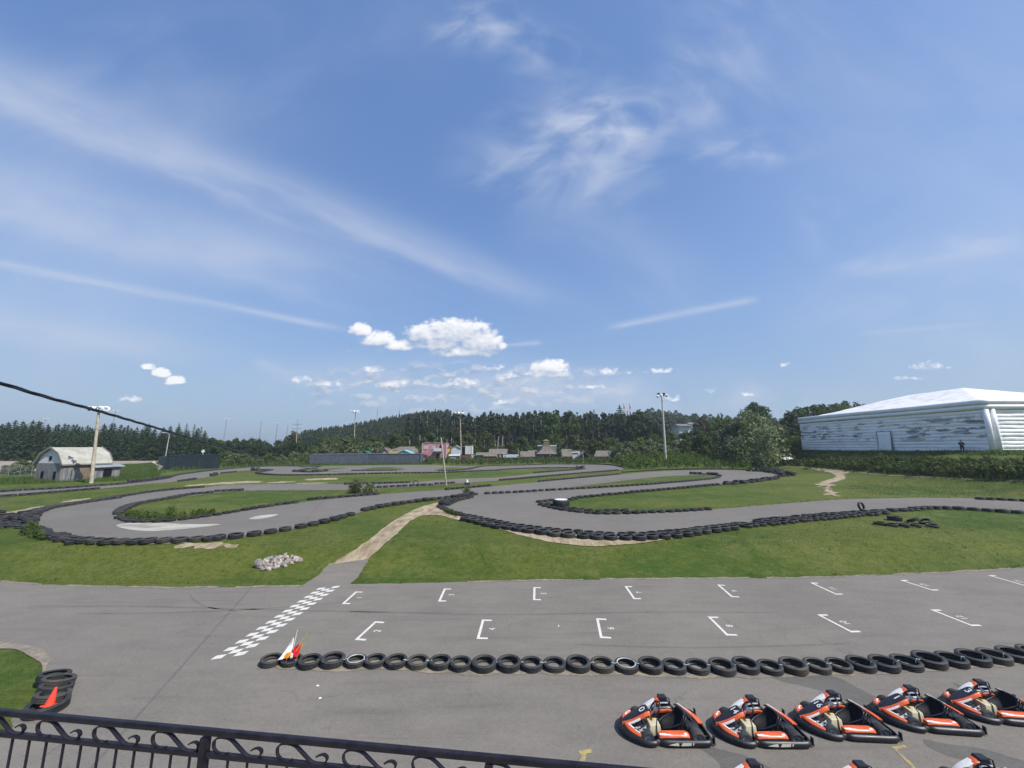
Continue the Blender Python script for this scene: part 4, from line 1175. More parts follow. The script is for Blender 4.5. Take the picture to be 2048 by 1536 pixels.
    MB().bar([(-.185, -.304, .10), (-.18, -.276, .300), (-.10, -.06, .302), (-.10, -.0, .26)], .022, .006, (1, .3, 0)).build('tank_strap', M_DKMETAL, tank)
    MB().lathe([(0, .325), (.035, .325), (.035, .29), (0, .29)], 14, Matrix.Translation((-.22, -.03, 0)), closed=False).build('filler_cap', M_FLAGO, tank, .7)
    # seat
    V = []; prof = [(.0, .11), (.10, .085), (.25, .09), (.36, .15), (.43, .27), (.47, .37), (.48, .41)]
    hw = [.13, .19, .21, .215, .21, .19, .15]; up = [.03, .10, .16, .15, .10, .055, .02]; m = 9
    for (x, z), w, u_ in zip(prof, hw, up):
        for q in range(m):
            a = -1 + 2 * q / (m - 1)
            V.append((x - abs(a) ** 3 * .05 * (z > .2), a * w, z + abs(a) ** 2.5 * u_))
    F = []
    for i in range(len(prof) - 1):
        for q in range(m - 1): F.append((i * m + q, i * m + q + 1, (i + 1) * m + q + 1, (i + 1) * m + q))
    mb = MB().add(V, F); me = mb.mesh('seat', M_SEAT, 1.0)
    so = link('seat', me, k); md = so.modifiers.new('shell', 'SOLIDIFY'); md.thickness = .022; md.offset = 0
    MB().tube([V[i * m] for i in range(len(prof))] + [V[(len(prof) - 1) * m + q] for q in range(m)] + [V[i * m + m - 1] for i in range(len(prof) - 1, -1, -1)], .016, 8).build('seat_edge', M_BLACK, so, 1.0)
    MB().tube([(.34, -.25, .20), (.40, -.235, .36), (.47, -.20, .41), (.50, 0, .42), (.47, .2, .41), (.40, .235, .36)], .013, 8).build('seat_stay', M_KBLACK, k, 1.0)
    # near side pod: orange with a ragged white flash
    mb = MB()
    px = [-.19, -.10, .05, .22, .36, .42]
    V = []; 
    for i, x in enumerate(px):
        e = .02 if i in (0, len(px) - 1) else 0
        for y, z in ((-.515 + e, .07), (-.515 + e, .195 - e), (-.49 + e, .232 - e), (-.42, .252 - e), (-.345 - e, .24 - e), (-.325 - e, .07)): V.append((x, y, z))
    F = []; FM = []
    for i in range(len(px) - 1):
        for q in range(5):
            F.append((i * 6 + q, i * 6 + q + 1, (i + 1) * 6 + q + 1, (i + 1) * 6 + q)); FM.append(1 if q == 0 else 0)
    F += [tuple(range(6)), tuple((len(px) - 1) * 6 + q for q in range(6))]; FM += [0, 0]
    mb.v, mb.f, mb.mi = V, F, FM
    pod = mb.build('side_pod', [M_ORANGE, M_KBLACK], k, .7)
    mb = MB()
    mb.add([(-.185, -.489, .2345), (-.02, -.493, .2345), (.10, -.486, .2365), (.02, -.482, .2385), (.06, -.472, .2405), (-.04, -.466, .2425), (-.06, -.45, .2475), (-.185, -.452, .2475)], [(0, 1, 2, 3, 4, 5, 6, 7)])
    mb.add([(.02, -.492, .2335), (.30, -.4915, .2335), (.28, -.485, .2365), (.06, -.4855, .2365)], [(0, 1, 2, 3)])
    mb.add([(.31, -.482, .2375), (.38, -.478, .2385), (.37, -.44, .2485), (.32, -.44, .2485)], [(0, 1, 2, 3)])
    mb.build('white_flash', M_WHITE, pod)
    # far side: engine under an orange cover, air box on top
    def cover(name, secs, m_, par, th=.6):
        V = [p for s_ in secs for p in s_]; c_ = len(secs[0]); F = []
        for i in range(len(secs) - 1):
            for q in range(c_):
                r_ = (q + 1) % c_
                F.append((i * c_ + q, i * c_ + r_, (i + 1) * c_ + r_, (i + 1) * c_ + q))
        F += [tuple(range(c_)), tuple((len(secs) - 1) * c_ + q for q in range(c_))]
        return MB().add(V, F).build(name, m_, par, th, .008)
    ec = cover('engine_cover', [[(x, .29, z0), (x, .28, z1), (x, .33, z1 + .035), (x, .44, z1 + .03), (x, .52, z1 - .05), (x, .53, z0)] for x, z0, z1 in ((-.22, .07, .20), (-.10, .07, .27), (.02, .07, .33), (.12, .07, .315), (.24, .07, .335), (.36, .07, .30), (.43, .08, .22))], M_KBLACK, k)
    cover('engine_trim', [[(x, .272, z0), (x, .262, z1 - .03), (x, .30, z1 + .02), (x, .33, z1 + .02), (x, .335, z0)] for x, z0, z1 in ((-.20, .17, .20), (-.10, .19, .265), (.02, .22, .32), (.12, .22, .305), (.24, .23, .32), (.36, .23, .285), (.41, .2, .23))], M_ORANGE, ec)
    cover('engine_fairing', [[(x, .33, z0), (x, .325, z1), (x, .37, z1 + .025), (x, .45, z1 + .02), (x, .50, z1 - .04), (x, .50, z0)] for x, z0, z1 in ((-.30, .20, .235), (-.18, .26, .34), (-.02, .33, .44), (.06, .36, .475))], M_WHITE, k)
    cover('fairing_band', [[(x, .318, z0), (x, .313, z1), (x, .36, z1 + .03), (x, .46, z1 + .025), (x, .512, z1 - .04), (x, .512, z0)] for x, z0, z1 in ((-.03, .34, .425), (.02, .36, .458), (.085, .36, .478))], M_ORANGE, ec)
    ab = MB().box((.17, .40, .49), (.20, .19, .11), taper=.84).build('air_box', M_KBLACK, k, None, .02)
    mb = MB().box((.16, .385, .405), (.28, .17, .07)); mb.build('air_box_base', M_BLACK, k, None, .02)
    MB().bar([(.04, .302, .415), (.12, .294, .44), (.26, .294, .44)], .028, .006, (0, .5, 1)).build('silver_band', M_METAL, ab)
    MB().tube([(.24, .33, .545), (.30, .33, .52), (.32, .33, .38), (.32, .4, .28)], .012, 8).build('intake_hose', M_KBLACK, ab, 1.0)
    # rear fairing slopes down behind the seat, far side to the middle
    def strip(pts, w, th, m_, nm, par):
        return MB().bar(smoothpts(pts, 4), w, th, (.75, .35, -.35)).build(nm, m_, par, .7, .004)
    rf = strip([(.48, .36, .36), (.58, .30, .32), (.68, .20, .28), (.76, .06, .245), (.80, -.10, .225)], .17, .03, M_ORANGE, 'rear_fairing', k)
    MB().bar([(.485, .345, .395), (.60, .27, .34), (.70, .16, .295)], .022, .02, (.6, .4, -.35)).build('white_trim', M_WHITE, rf)
    strip([(.42, .30, .40), (.50, .22, .37), (.60, .08, .30), (.66, -.06, .24)], .10, .03, M_KBLACK, 'rear_fairing_base', k)
    mb = MB().tube([(.60, -.27, .135), (.60, -.2, .135)], .06, 14); mb.tube([(.60, .12, .135), (.60, .16, .135)], .09, 20)
    mb.build('axle_hub', M_DKMETAL, k, .8)
    MB().box((.58, -.12, .21), (.26, .30, .08)).build('exhaust_shield', M_DKMETAL, k, None, .02)
    return k
karts = [('0', True, 'orange go-kart numbered 0 at the left end of the line'), ('14', True, 'orange go-kart numbered 14, second from the left of the line'), ('16', False, 'orange go-kart numbered 16 in the middle of the line'), ('1', False, 'orange go-kart numbered 1, between karts 16 and 3'), ('3', False, 'orange go-kart numbered 3 cut off by the right frame edge')]
# near rear corner and near front-wheel bulge of each kart, as seen
kpos = [(1422, 1499, 1330, 1499, 0), (1621, 1501, 1525, 1499, 0), (1799, 1490, 1705, 1494, -2), (1968, 1477, 1872, 1483, -4), (2120, 1462, 2030, 1470, -5)]
proto = None
for i, (num, st, lab) in enumerate(karts):
    k = kart(num, st, lab)
    x0, y0, x1, y1, a = kpos[i]
    pr = G(x0, y0); rz = R([0, 0, -2.5, -5, -6.5][i])
    c_ = Matrix.Rotation(rz, 3, 'Z') @ Vector((.80 * .97, -.55 * .86, 0))
    k.location = (pr.x - c_.x, pr.y - c_.y, .013); k.rotation_euler = (0, 0, rz)
    KS = 0.97
    k.scale = (KS, .86, .84)
    if i == 4: proto = k
for (px, py, rz, lab) in [(1497, 1524, 0, 'go-kart of the nearer line below kart 14, only its air box showing'), (1712, 1527, -2, 'go-kart of the nearer line below kart 16, only its air box showing'), (1952, 1513, -5, 'go-kart of the nearer line below kart 1, engine cover showing')]:
    k = copy_tree(proto); tag(k, lab, 'go-kart', 'go-karts parked in the paddock')
    d = ray(px + 8, py); t = (.455 - CAM.z) / d.z; q = CAM + d * t
    rr = R(rz); c_ = Matrix.Rotation(rr, 3, 'Z') @ Vector((.16, .345, 0))
    k.location = (q.x - c_.x, q.y - c_.y, .013); k.rotation_euler = (0, 0, rr)

# ------------------------------------------------------------------ balcony railing
DROP = 1.30
def rail_pt(px, py):
    d = ray(px, py); return CAM + d * (-DROP / d.z)
A = rail_pt(0, 1424); B = rail_pt(1120, 1529)
dirv = (B - A); dirv.z = 0; dirv.normalize(); perp = Vector((-dirv.y, dirv.x, 0))
def s_at(px):
    """distance along the rail of picture column px"""
    d = ray(px, 1424 + px * .0938); d = Vector((d.x, d.y, 0)); d.normalize()
    a = A.xy; n = Vector((-d.y, d.x))
    return -(a.dot(n)) / (dirv.xy.dot(n))
railing = empty('balcony_railing', (A.x, A.y, 0)); tag(railing, 'dark wrought-iron balcony railing with scrollwork under its handrail', 'railing')
def RP(s, z, o=0.0): p = dirv * s + perp * o; return Vector((p.x, p.y, z))
ZT = CAM.z - DROP
# depth of the scroll panel from the picture: lower rail at (0,1466) in the same vertical plane
d = ray(0, 1466); tt = (A.y) / d.y; ZB = (CAM + d * tt).z
GAP = ZT - ZB
S0, S1 = -1.6, s_at(1120) + 1.2
rw = GAP * .30
mb = MB(); mb.tube([RP(S0, ZT), RP(S1, ZT)], .001)
mb = MB().bar([RP(S0, ZT), RP((S0 + S1) / 2, ZT), RP(S1, ZT)], GAP * .27, GAP * .27, (0, 0, 1))
mb.build('handrail', M_IRON, railing, None, .006)
MB().bar([RP(S0, ZB), RP((S0 + S1) / 2, ZB), RP(S1, ZB)], GAP * .23, GAP * .23, (0, 0, 1)).build('lower_rail', M_IRON, railing, None, .004)
MB().bar([RP(S0, ZB - .80), RP(S1, ZB - .80)], GAP * .34, GAP * .34, (0, 0, 1)).build('bottom_rail', M_IRON, railing, None, .004)
m1, m3 = s_at(80), s_at(309); pitch = (m3 - m1) / 2
SC = [(.247, .825), (.169, .93), (.065, .86), (.006, .67), (0, .405), (.039, .27), (.09, .19), (.169, .18), (.273, .254), (.40, .56), (.532, .87), (.623, .93), (.70, .91), (.753, .764), (.753, .60), (.70, .51), (.636, .56), (.59, .66)]
post_px = [413, 978]
posts = [s_at(x) for x in post_px]
first = None
for q in range(-6, 14):
    s = m1 + q * pitch
    if s < S0 + .1 or s + pitch > S1: continue
    if first is None:
        pts = [RP(a * pitch, ZT - b * GAP) for a, b in SC]
        sm = smoothpts(pts, 4)
        nn = len(sm)
        wd = [GAP * .17 * min(1, .25 + 1.2 * min(i, nn - 1 - i) / nn * 3) for i in range(nn)]
        first = MB().bar(sm, wd, GAP * .07, perp).build('scroll', M_IRON, railing, .5)
        first.location = RP(s, 0)
    else:
        o = first.copy(); C.objects.link(o); o.parent = railing; o.location = RP(s, 0)
bal = MB().box((0, 0, ZB - .40), (GAP * .095, GAP * .095, .78), math.atan2(dirv.y, dirv.x)).mesh('baluster', M_IRON, None, .002)
b0 = s_at(35); bs = pitch * .305
for q in range(-14, 40):
    s = b0 + q * bs
    if s < S0 or s > S1 or any(abs(s - p_) < bs * .35 for p_ in posts): continue
    o = link('baluster', bal, railing, RP(s, 0))
for s in posts + [S0 + .02, S1 - .02]:
    MB().box((0, 0, (ZT + ZB - .85) / 2 - .02), (GAP * .36, GAP * .36, ZT - ZB + .85), math.atan2(dirv.y, dirv.x)).build('post', M_IRON, railing, None, .004, RP(s, 0))
slab = MB().prism([(S0 - .1, -1.6), (S1 + .1, -1.6), (S1 + .1, .12), (S0 - .1, .12)], ZB - 1.05, ZB - .85)
o = slab.build('balcony', plain('balcony_concrete', (.3, .29, .27), .9)); o.location = (A.x, A.y, 0); o.rotation_euler = (0, 0, math.atan2(dirv.y, dirv.x))
tag(o, 'concrete balcony slab under the iron railing', 'balcony')
# ------------------------------------------------------------------ inflatable hall on the berm
HX0, HX1, HY0, HY1 = 63.0, 87.0, 50.9, 84.0
HZ0, HZ1 = 5.0, 12.15
hall = empty('inflatable_hall', (HX0, HY0, HZ0)); tag(hall, 'huge white inflatable hall with stained ribbed walls on the berm', 'inflatable hall')
hw_, hl_ = HX1 - HX0, HY1 - HY0
hh = HZ1 - HZ0
def ribbed(length, height, n, r, step, P, seams, bulge=0.0):
    """a wall of n stacked air tubes; P maps (along, out, up) to 3-D"""
    mb = MB(); V = []; na = int(length / step) + 1; nz = n * 8 + 1
    for i in range(na):
        a = length * i / (na - 1)
        sd = min(abs(a - s) for s in seams) if seams else 9
        pinch = 1 - .75 * math.exp(-(sd / .22) ** 2)
        for j in range(nz):
            f = j / (nz - 1); th = (f * n) % 1.0
            wob = noise.noise(Vector((a * .35, f * 6, 3.3))) * .10
            o = r * math.sqrt(max(0, 1 - (2 * th - 1) ** 2)) * pinch * (1 + .5 * noise.noise(Vector((a * .8, math.floor(f * n), 1.0)))) + wob
            V.append(P(a, o, height * f + .03 * noise.noise(Vector((a * .6, f * 9, 8)))))
    F = [(i * nz + j, (i + 1) * nz + j, (i + 1) * nz + j + 1, i * nz + j + 1) for i in range(na - 1) for j in range(nz - 1)]
    return mb.add(V, F)
seams_l = [0.4, 5.0, 10.2, 15.8, 21.2, 27.4, 31.6, hl_ - .4]
ribbed(hl_, hh - 1.5, 11, .11, .22, lambda a, o, u: (-o, a, u), seams_l).build('side_wall', M_INFLAT, hall, 2.0)
ribbed(hw_, hh - 1.5, 11, .14, .22, lambda a, o, u: (a, -o, u), [.3, 1.5, 6, 12, 18, 22.5, hw_ - .3]).build('end_wall', M_INFLAT2, hall, 2.0)
for rr, P_, L_, m_ in ((0, 0, 0, 0),):
    pass
for k_, (z, r) in enumerate(((hh - 1.10, .30), (hh - .42, .32))):
    pts = [(-.12, hl_, z), (-.12, hl_ * .66, z + .03), (-.12, hl_ * .33, z - .03), (-.12, .5, z), (-.02, .08, z), (.4, -.12, z), (hw_ * .5, -.14, z + .03), (hw_, -.12, z)]
    MB().tube([Vector(p) for p in pts], r, 16).build('eaves_tube', M_INFLAT if k_ == 0 else M_INFLAT2, hall, 2.0)
# corner columns
for k_ in range(2):
    MB().tube([(.10 + .75 * k_, .02 - .08 * k_, 0), (.10 + .75 * k_, -.02 - .08 * k_, hh * .45), (.10 + .75 * k_, -.0 - .08 * k_, hh - 1.45)], .30, 14).build('corner_column', M_INFLAT2, hall, 2.0)
# soft hipped roof
def roof_z(x, y):
    d = min(x, hw_ - x, y, hl_ - y)
    f = min(1, d / 12.0)
    crease = .10 * noise.noise(Vector((x * .22, y * .22, 0))) + .07 * noise.noise(Vector((x * .7, y * .55, 4)))
    return hh - .35 + 3.65 * f ** 1.12 + crease * min(1, d / 1.5)
nxr, nyr = 72, 100
V = [(hw_ * i / (nxr - 1), hl_ * j / (nyr - 1), roof_z(hw_ * i / (nxr - 1), hl_ * j / (nyr - 1))) for j in range(nyr) for i in range(nxr)]
F = [(j * nxr + i, j * nxr + i + 1, (j + 1) * nxr + i + 1, (j + 1) * nxr + i) for j in range(nyr - 1) for i in range(nxr - 1)]
def f_roof(t, bs):
    p = geo(t)
    a = t.noise(scaled(t, p, (.5, .5, 1)), 1.2, 6, .7)
    t.set(bs, 'Base Color', t.mix(t.ramp(a, .42, .7), (0.80, 0.79, 0.77), (0.58, 0.54, 0.49)))
    add_bump(t, bs, t.noise(p, 2.2, 6, .7), .35, .12)
MB().add(V, F).build('roof', mat('white_roof_sheet', .5, .35, fn=f_roof), hall, 2.0)
# door flap
mb = MB(); V = []
for i in range(9):
    for j in range(9):
        a, f = 2.3 * i / 8, j / 8
        V.append((-.34 - .10 * math.sin(i * 1.9 + j * .5) * (1 - f) - .12 * (1 - f), 13.0 + a, .0 + 3.2 * f))
F = [(i * 9 + j, (i + 1) * 9 + j, (i + 1) * 9 + j + 1, i * 9 + j + 1) for i in range(8) for j in range(8)]
dr = mb.add(V, F).build('door_flap', M_INFLAT2, hall, 2.0); md = dr.modifiers.new('thick', 'SOLIDIFY'); md.thickness = .04
MB().bar([(-.30, 12.9, 0), (-.30, 12.9, 3.35), (-.30, 15.4, 3.35), (-.30, 15.4, 0)], .10, .10, (1, 0, 0)).build('door_frame', M_SEAM, dr)
# a scrap of white sheet lying in the grass at the far left corner
p = on_ground(1573, 78)
mb = MB(); V = []; 
for i in range(9):
    for j in range(9): V.append((i * .35 - 1.4, j * .25 - 1, .12 + .55 * max(0, 1 - ((i - 4) / 4.5) ** 2 - ((j - 4) / 4.5) ** 2) + .08 * math.sin(i * 2.1 + j)))
sh = mb.add(V, [(i * 9 + j, (i + 1) * 9 + j, (i + 1) * 9 + j + 1, i * 9 + j + 1) for i in range(8) for j in range(8)]).build('plastic_sheet', M_WHITE, None, 2.0, loc=p + Vector((0, 0, .5)))
md = sh.modifiers.new('thick', 'SOLIDIFY'); md.thickness = .02
tag(sh, 'crumpled white sheet in the grass left of the inflatable hall', 'sheet')

# ------------------------------------------------------------------ barn
bp_ = on_ground(120, 53.5); bq = G(118, 963)
c0 = at(118, 963, 48.2)           # near corner between gable and long wall
c0 = Vector((c0.x, c0.y, ground_z(c0.x, c0.y)))
gl = at(76, 958, 50.5); gl.z = 0   # left end of the gable
dirg = Vector((gl.x - c0.x, gl.y - c0.y)); 
ang = R(40)
barn = empty('barn', c0, 0); tag(barn, 'small weathered barn with a pale gambrel roof and lean-to', 'barn')
# barn axes: u along the long wall (to the right and away), v along the gable (left and away)
er = at(214, 953, 53.0); uu = Vector((er.x - c0.x, er.y - c0.y, 0)); LU = uu.length; uu.normalize()
vv_ = Vector((-uu.y, uu.x, 0)); LV = 4.3
barn.rotation_euler = (0, 0, math.atan2(uu.y, uu.x))
HW, HK, HR = 2.35, 3.55, 4.35
print('BARN', LU)
# local frame: x along the long wall, y along the gable (away)
def gambrel(x0, x1, out, th, nm, m_, par):
    sec = [(-out, HW - .12), (.62, HK), (LV / 2, HR), (LV - .62, HK), (LV + out, HW - .12)]
    mb = MB(); V = []
    for x in (x0, x1):
        for y, z in sec: V.append((x, y, z))
        for y, z in sec: V.append((x, y, z - th))
    F = []
    for i in range(4):
        F.append((i, i + 1, 11 + i, 10 + i)); F.append((5 + i, 15 + i, 16 + i, 6 + i))
        F.append((i, 5 + i, 6 + i, i + 1)); F.append((10 + i, 11 + i, 16 + i, 15 + i))
    F += [(0, 10, 15, 5), (4, 9, 19, 14)]
    return mb.add(V, F).build(nm, m_, par)
MB().add([(0, 0, 0), (0, LV, 0), (0, LV, HW), (0, 0, HW)] + [(.12, 0, 0), (.12, LV, 0), (.12, LV, HW), (.12, 0, HW)], [(0, 1, 2, 3), (7, 6, 5, 4), (0, 3, 7, 4), (1, 5, 6, 2), (3, 2, 6, 7)]).build('gable_wall', M_GREYWOOD, barn)
MB().box((LU - .06, LV / 2, HW / 2), (.12, LV, HW)).build('gable_wall', M_GREYWOOD, barn)
lw = MB().box((LU / 2, .06, HW / 2), (LU - .25, .12, HW)).build('long_wall', M_BROWNWOOD, barn)
MB().box((LU * .30, -.03, .75), (1.1, .06, 1.5)).build('boarded_opening', M_GREYWOOD, lw); MB().box((LU * .13, -.03, .9), (.9, .06, 1.8)).build('boarded_opening', M_GREYWOOD, lw)
MB().box((LU / 2, LV - .06, HW / 2), (LU - .25, .12, HW)).build('back_wall', M_GREYWOOD, barn)
for x in (.02, LU - .02):
    sx = -1 if x < 1 else 1
    V = [(x, .12, HW), (x, LV - .12, HW), (x, LV - .55, HK - .1), (x, LV / 2, HR - .12), (x, .55, HK - .1)]
    mb = MB().add(V + [(x + .08 * -sx, y, z) for _, y, z in V], [(0, 1, 2, 3, 4), (9, 8, 7, 6, 5)] + [(i, (i + 1) % 5, 5 + (i + 1) % 5, 5 + i) for i in range(5)])
    gb = mb.build('gable_top', M_OFFWHITE, barn)
MB().box((-.02, LV / 2, 2.95), (.06, .32, .55)).build('hatch', M_DARK, gb)
for y in (.95, LV - 1.25):
    MB().box((-.02, y, .72), (.06, .42, 1.2)).build('window', M_DARK, barn)
gambrel(-.22, LU + .22, .28, .08, 'roof', M_ROOFTIN, barn)
sec = [(-.30, HW - .16), (.60, HK - .02), (LV / 2, HR - .02), (LV - .60, HK - .02), (LV + .30, HW - .16)]
for x in (-.245, LU + .245): MB().bar([(x, y, z) for y, z in sec], .06, .26, (1, 0, 0)).build('fascia', M_DKTRIM, barn)
MB().box((LU / 2, -.27, HW - .22), (LU + .3, .05, .16)).build('eaves_board', M_DKTRIM, barn)
# lean-to on the right half of the long wall
x0, x1 = LU * .60, LU + .9
lt = MB().box(((x0 + x1) / 2, -.75, .85), (x1 - x0, .10, 1.7)).build('lean_to_wall', M_GREYWOOD, barn)
MB().box((x1 - .05, -.35, .85), (.10, .70, 1.7)).build('lean_to_wall', M_GREYWOOD, barn)
MB().box((x1 - 1.45, -.81, .72), (.95, .06, 1.35)).build('doorway', M_DARK, lt)
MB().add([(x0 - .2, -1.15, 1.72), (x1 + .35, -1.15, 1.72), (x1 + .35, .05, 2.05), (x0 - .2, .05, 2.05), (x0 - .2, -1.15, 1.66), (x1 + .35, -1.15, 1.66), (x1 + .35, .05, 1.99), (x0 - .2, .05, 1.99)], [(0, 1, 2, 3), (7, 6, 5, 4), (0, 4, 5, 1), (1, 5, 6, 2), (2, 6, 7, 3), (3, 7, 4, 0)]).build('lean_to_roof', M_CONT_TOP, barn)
# mesh fence left of the barn
f0, f1 = on_ground(-60, 60), on_ground(74, 57.5)
fe = empty('wire_fence', f0); tag(fe, 'thin wire mesh fence left of the barn', 'fence')
dv = f1 - f0; mb = MB(); nP = 7
for i in range(nP):
    MB().tube([dv * (i / (nP - 1)) + Vector((0, 0, -.1)), dv * (i / (nP - 1)) + Vector((0, 0, 1.7))], .028).build('post', M_MAST, fe)
for z in (.1, .35, .6, .85, 1.1, 1.35, 1.65): mb.tube([Vector((0, 0, z)), dv + Vector((0, 0, z))], .007, 4)
for i in range(110): mb.tube([dv * (i / 109) + Vector((0, 0, .1)), dv * (i / 109) + Vector((0, 0, 1.65))], .003, 4)
mb.build('mesh', M_MAST, fe)

# ------------------------------------------------------------------ shipping containers
def container(p0, p1, h, depth, body, roof, label, rib=.28, group=None, ridge=.05):
    """corrugated steel box: front face from p0 to p1"""
    d = Vector((p1.x - p0.x, p1.y - p0.y, 0)); L = d.length; d.normalize()
    o = empty('shipping_container', p0, math.atan2(d.y, d.x)); tag(o, label, 'container', group)
    def face(L_, P):
        V = []; n = int(L_ / (rib / 4)); 
        for i in range(n + 1):
            x = L_ * i / n; q = [0, ridge, ridge, 0][i % 4]
            V += [P(x, q, .10), P(x, q, h - .10)]
        return V, [(2 * i, 2 * i + 2, 2 * i + 3, 2 * i + 1) for i in range(n)]
    mb = MB()
    for P, L_ in ((lambda x, q, z: (x, q, z), L), (lambda x, q, z: (x, depth - q, z), L), (lambda x, q, z: (q, x, z), depth), (lambda x, q, z: (L - q, x, z), depth)):
        mb.add(*face(L_, P))
    mb.build('side_panels', body, o)
    mb = MB()
    for z in (.06, h - .05):
        for y in (-.01, depth + .01): mb.box((L / 2, y, z), (L + .1, .09, .12))
        for x in (-.01, L + .01): mb.box((x, depth / 2, z), (.09, depth - .1, .12))
    for x in (-.01, L + .01):
        for y in (-.01, depth + .01): mb.box((x, y, h / 2), (.13, .13, h))
    mb.build('frame', body, o)
    MB().box((L / 2, depth / 2, h + .02), (L - .1, depth - .1, .04)).build('roof', roof, o)
    return o, L
a, b = on_ground(337, 74.5), on_ground(441, 79)
cn, L = container(a, b, 2.75, 2.44, M_CONT_DK, M_CONT_DK, 'dark green shipping container with its left end open')
MB().box((-.03, 1.22, 1.35), (.05, 2.2, 2.4)).build('open_end', M_DARK, cn)
for s, (x, y, rz) in enumerate(((-.62, -.25, R(205)), (-1.25, 2.6, R(150)))):
    dd = MB().box((.6, 0, 1.35), (1.2, .07, 2.5)).build('door', M_GREYWOOD if s else M_CONT_DK, cn); dd.location = (x + .6, y, 0) if s == 0 else (0, 2.45, 0); dd.rotation_euler = (0, 0, rz)
# lumber and a red bin at the open end
p = on_ground(322, 72.5); lb = empty('lumber_pile', p); tag(lb, 'pale boards leaning out of the open dark container', 'lumber')
for i in range(5):
    MB().box((0, 0, 0), (1.9, .12, .05)).build('board', M_CREAMW, lb, None, 0, (i * .12 - .3, -.1 * i, .9 + .06 * i), (0, R(62 - i * 9), R(20 + 12 * i)))
a, b = on_ground(622, 96), on_ground(734, 98)
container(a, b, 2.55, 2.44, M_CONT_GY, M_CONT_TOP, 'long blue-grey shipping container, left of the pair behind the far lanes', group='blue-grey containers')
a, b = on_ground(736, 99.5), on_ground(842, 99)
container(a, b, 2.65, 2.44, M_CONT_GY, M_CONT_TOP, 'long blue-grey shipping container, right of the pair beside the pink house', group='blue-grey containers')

# ------------------------------------------------------------------ the derelict village
def hut(name, px, t, w, d, h, wallm, roofm, label, roof='gable', rh=1.0, rz=0.0, over=.25, cat='hut', parts=()):
    p = on_ground(px, t)
    o = empty(name, p, rz); tag(o, label, cat, None)
    mb = MB(); mb.box((0, d / 2, h / 2), (w, d, h)); mb.build('walls', wallm, o)
    if roof == 'gable':      # ridge along x
        V = [(-w / 2 - over, -over, h - .1), (w / 2 + over, -over, h - .1), (w / 2 + over, d / 2, h + rh), (-w / 2 - over, d / 2, h + rh), (-w / 2 - over, d + over, h - .1), (w / 2 + over, d + over, h - .1)]
        V += [(x, y, z - .1) for x, y, z in V]
        MB().add(V, [(0, 1, 2, 3), (3, 2, 5, 4), (7, 6, 9, 8), (8, 9, 10, 11), (0, 6, 7, 1), (4, 5, 11, 10), (1, 7, 8, 2), (2, 8, 11, 5), (0, 3, 9, 6), (3, 4, 10, 9)]).build('roof', roofm, o)
        for sx in (-1, 1):
            x = sx * (w / 2 - .05); MB().add([(x, 0, h), (x, d, h), (x, d / 2, h + rh - .1), (x - .1 * sx, 0, h), (x - .1 * sx, d, h), (x - .1 * sx, d / 2, h + rh - .1)], [(0, 1, 2), (5, 4, 3), (0, 3, 4, 1), (1, 4, 5, 2), (2, 5, 3, 0)]).build('gable', wallm, o)
    elif roof == 'front':    # gable facing the camera
        V = [(-w / 2 - over, -over, h - .1), (0, -over, h + rh), (w / 2 + over, -over, h - .1), (-w / 2 - over, d + over, h - .1), (0, d + over, h + rh), (w / 2 + over, d + over, h - .1)]
        V += [(x, y, z - .1) for x, y, z in V]
        MB().add(V, [(0, 1, 4, 3), (1, 2, 5, 4), (6, 9, 10, 7), (7, 10, 11, 8), (0, 6, 7, 1), (1, 7, 8, 2), (3, 4, 10, 9), (4, 5, 11, 10), (0, 3, 9, 6), (2, 8, 11, 5)]).build('roof', roofm, o)
        MB().add([(-w / 2, .03, h), (w / 2, .03, h), (0, .03, h + rh - .12), (-w / 2, .12, h), (w / 2, .12, h), (0, .12, h + rh - .12)], [(0, 1, 2), (5, 4, 3), (0, 3, 4, 1), (1, 4, 5, 2), (2, 5, 3, 0)]).build('gable', wallm, o)
    elif roof == 'hip':
        V = [(-w / 2 - over, -over, h - .1), (w / 2 + over, -over, h - .1), (w / 2 + over, d + over, h - .1), (-w / 2 - over, d + over, h - .1), (-w * .22, d / 2, h + rh), (w * .22, d / 2, h + rh)]
        MB().add(V, [(0, 1, 5, 4), (1, 2, 5), (2, 3, 4, 5), (3, 0, 4), (3, 2, 1, 0)]).build('roof', roofm, o)
    elif roof == 'flat':
        MB().box((0, d / 2, h + .08), (w + 2 * over, d + 2 * over, .16)).build('roof', roofm, o)
    elif roof == 'shed':
        V = [(-w / 2 - over, -over, h - .05), (w / 2 + over, -over, h - .05), (w / 2 + over, d + over, h + rh), (-w / 2 - over, d + over, h + rh)]
        V += [(x, y, z - .1) for x, y, z in V]
        MB().add(V, [(0, 1, 2, 3), (7, 6, 5, 4), (0, 4, 5, 1), (1, 5, 6, 2), (2, 6, 7, 3), (3, 7, 4, 0)]).build('roof', roofm, o)
    for nm, x, z, pw_, ph, m_ in parts:
        MB().box((x, -.04, z), (pw_, .10, ph)).build(nm, m_, o)
    return o
T0 = 121
def mpx(n, t=T0): return n / FPX * t
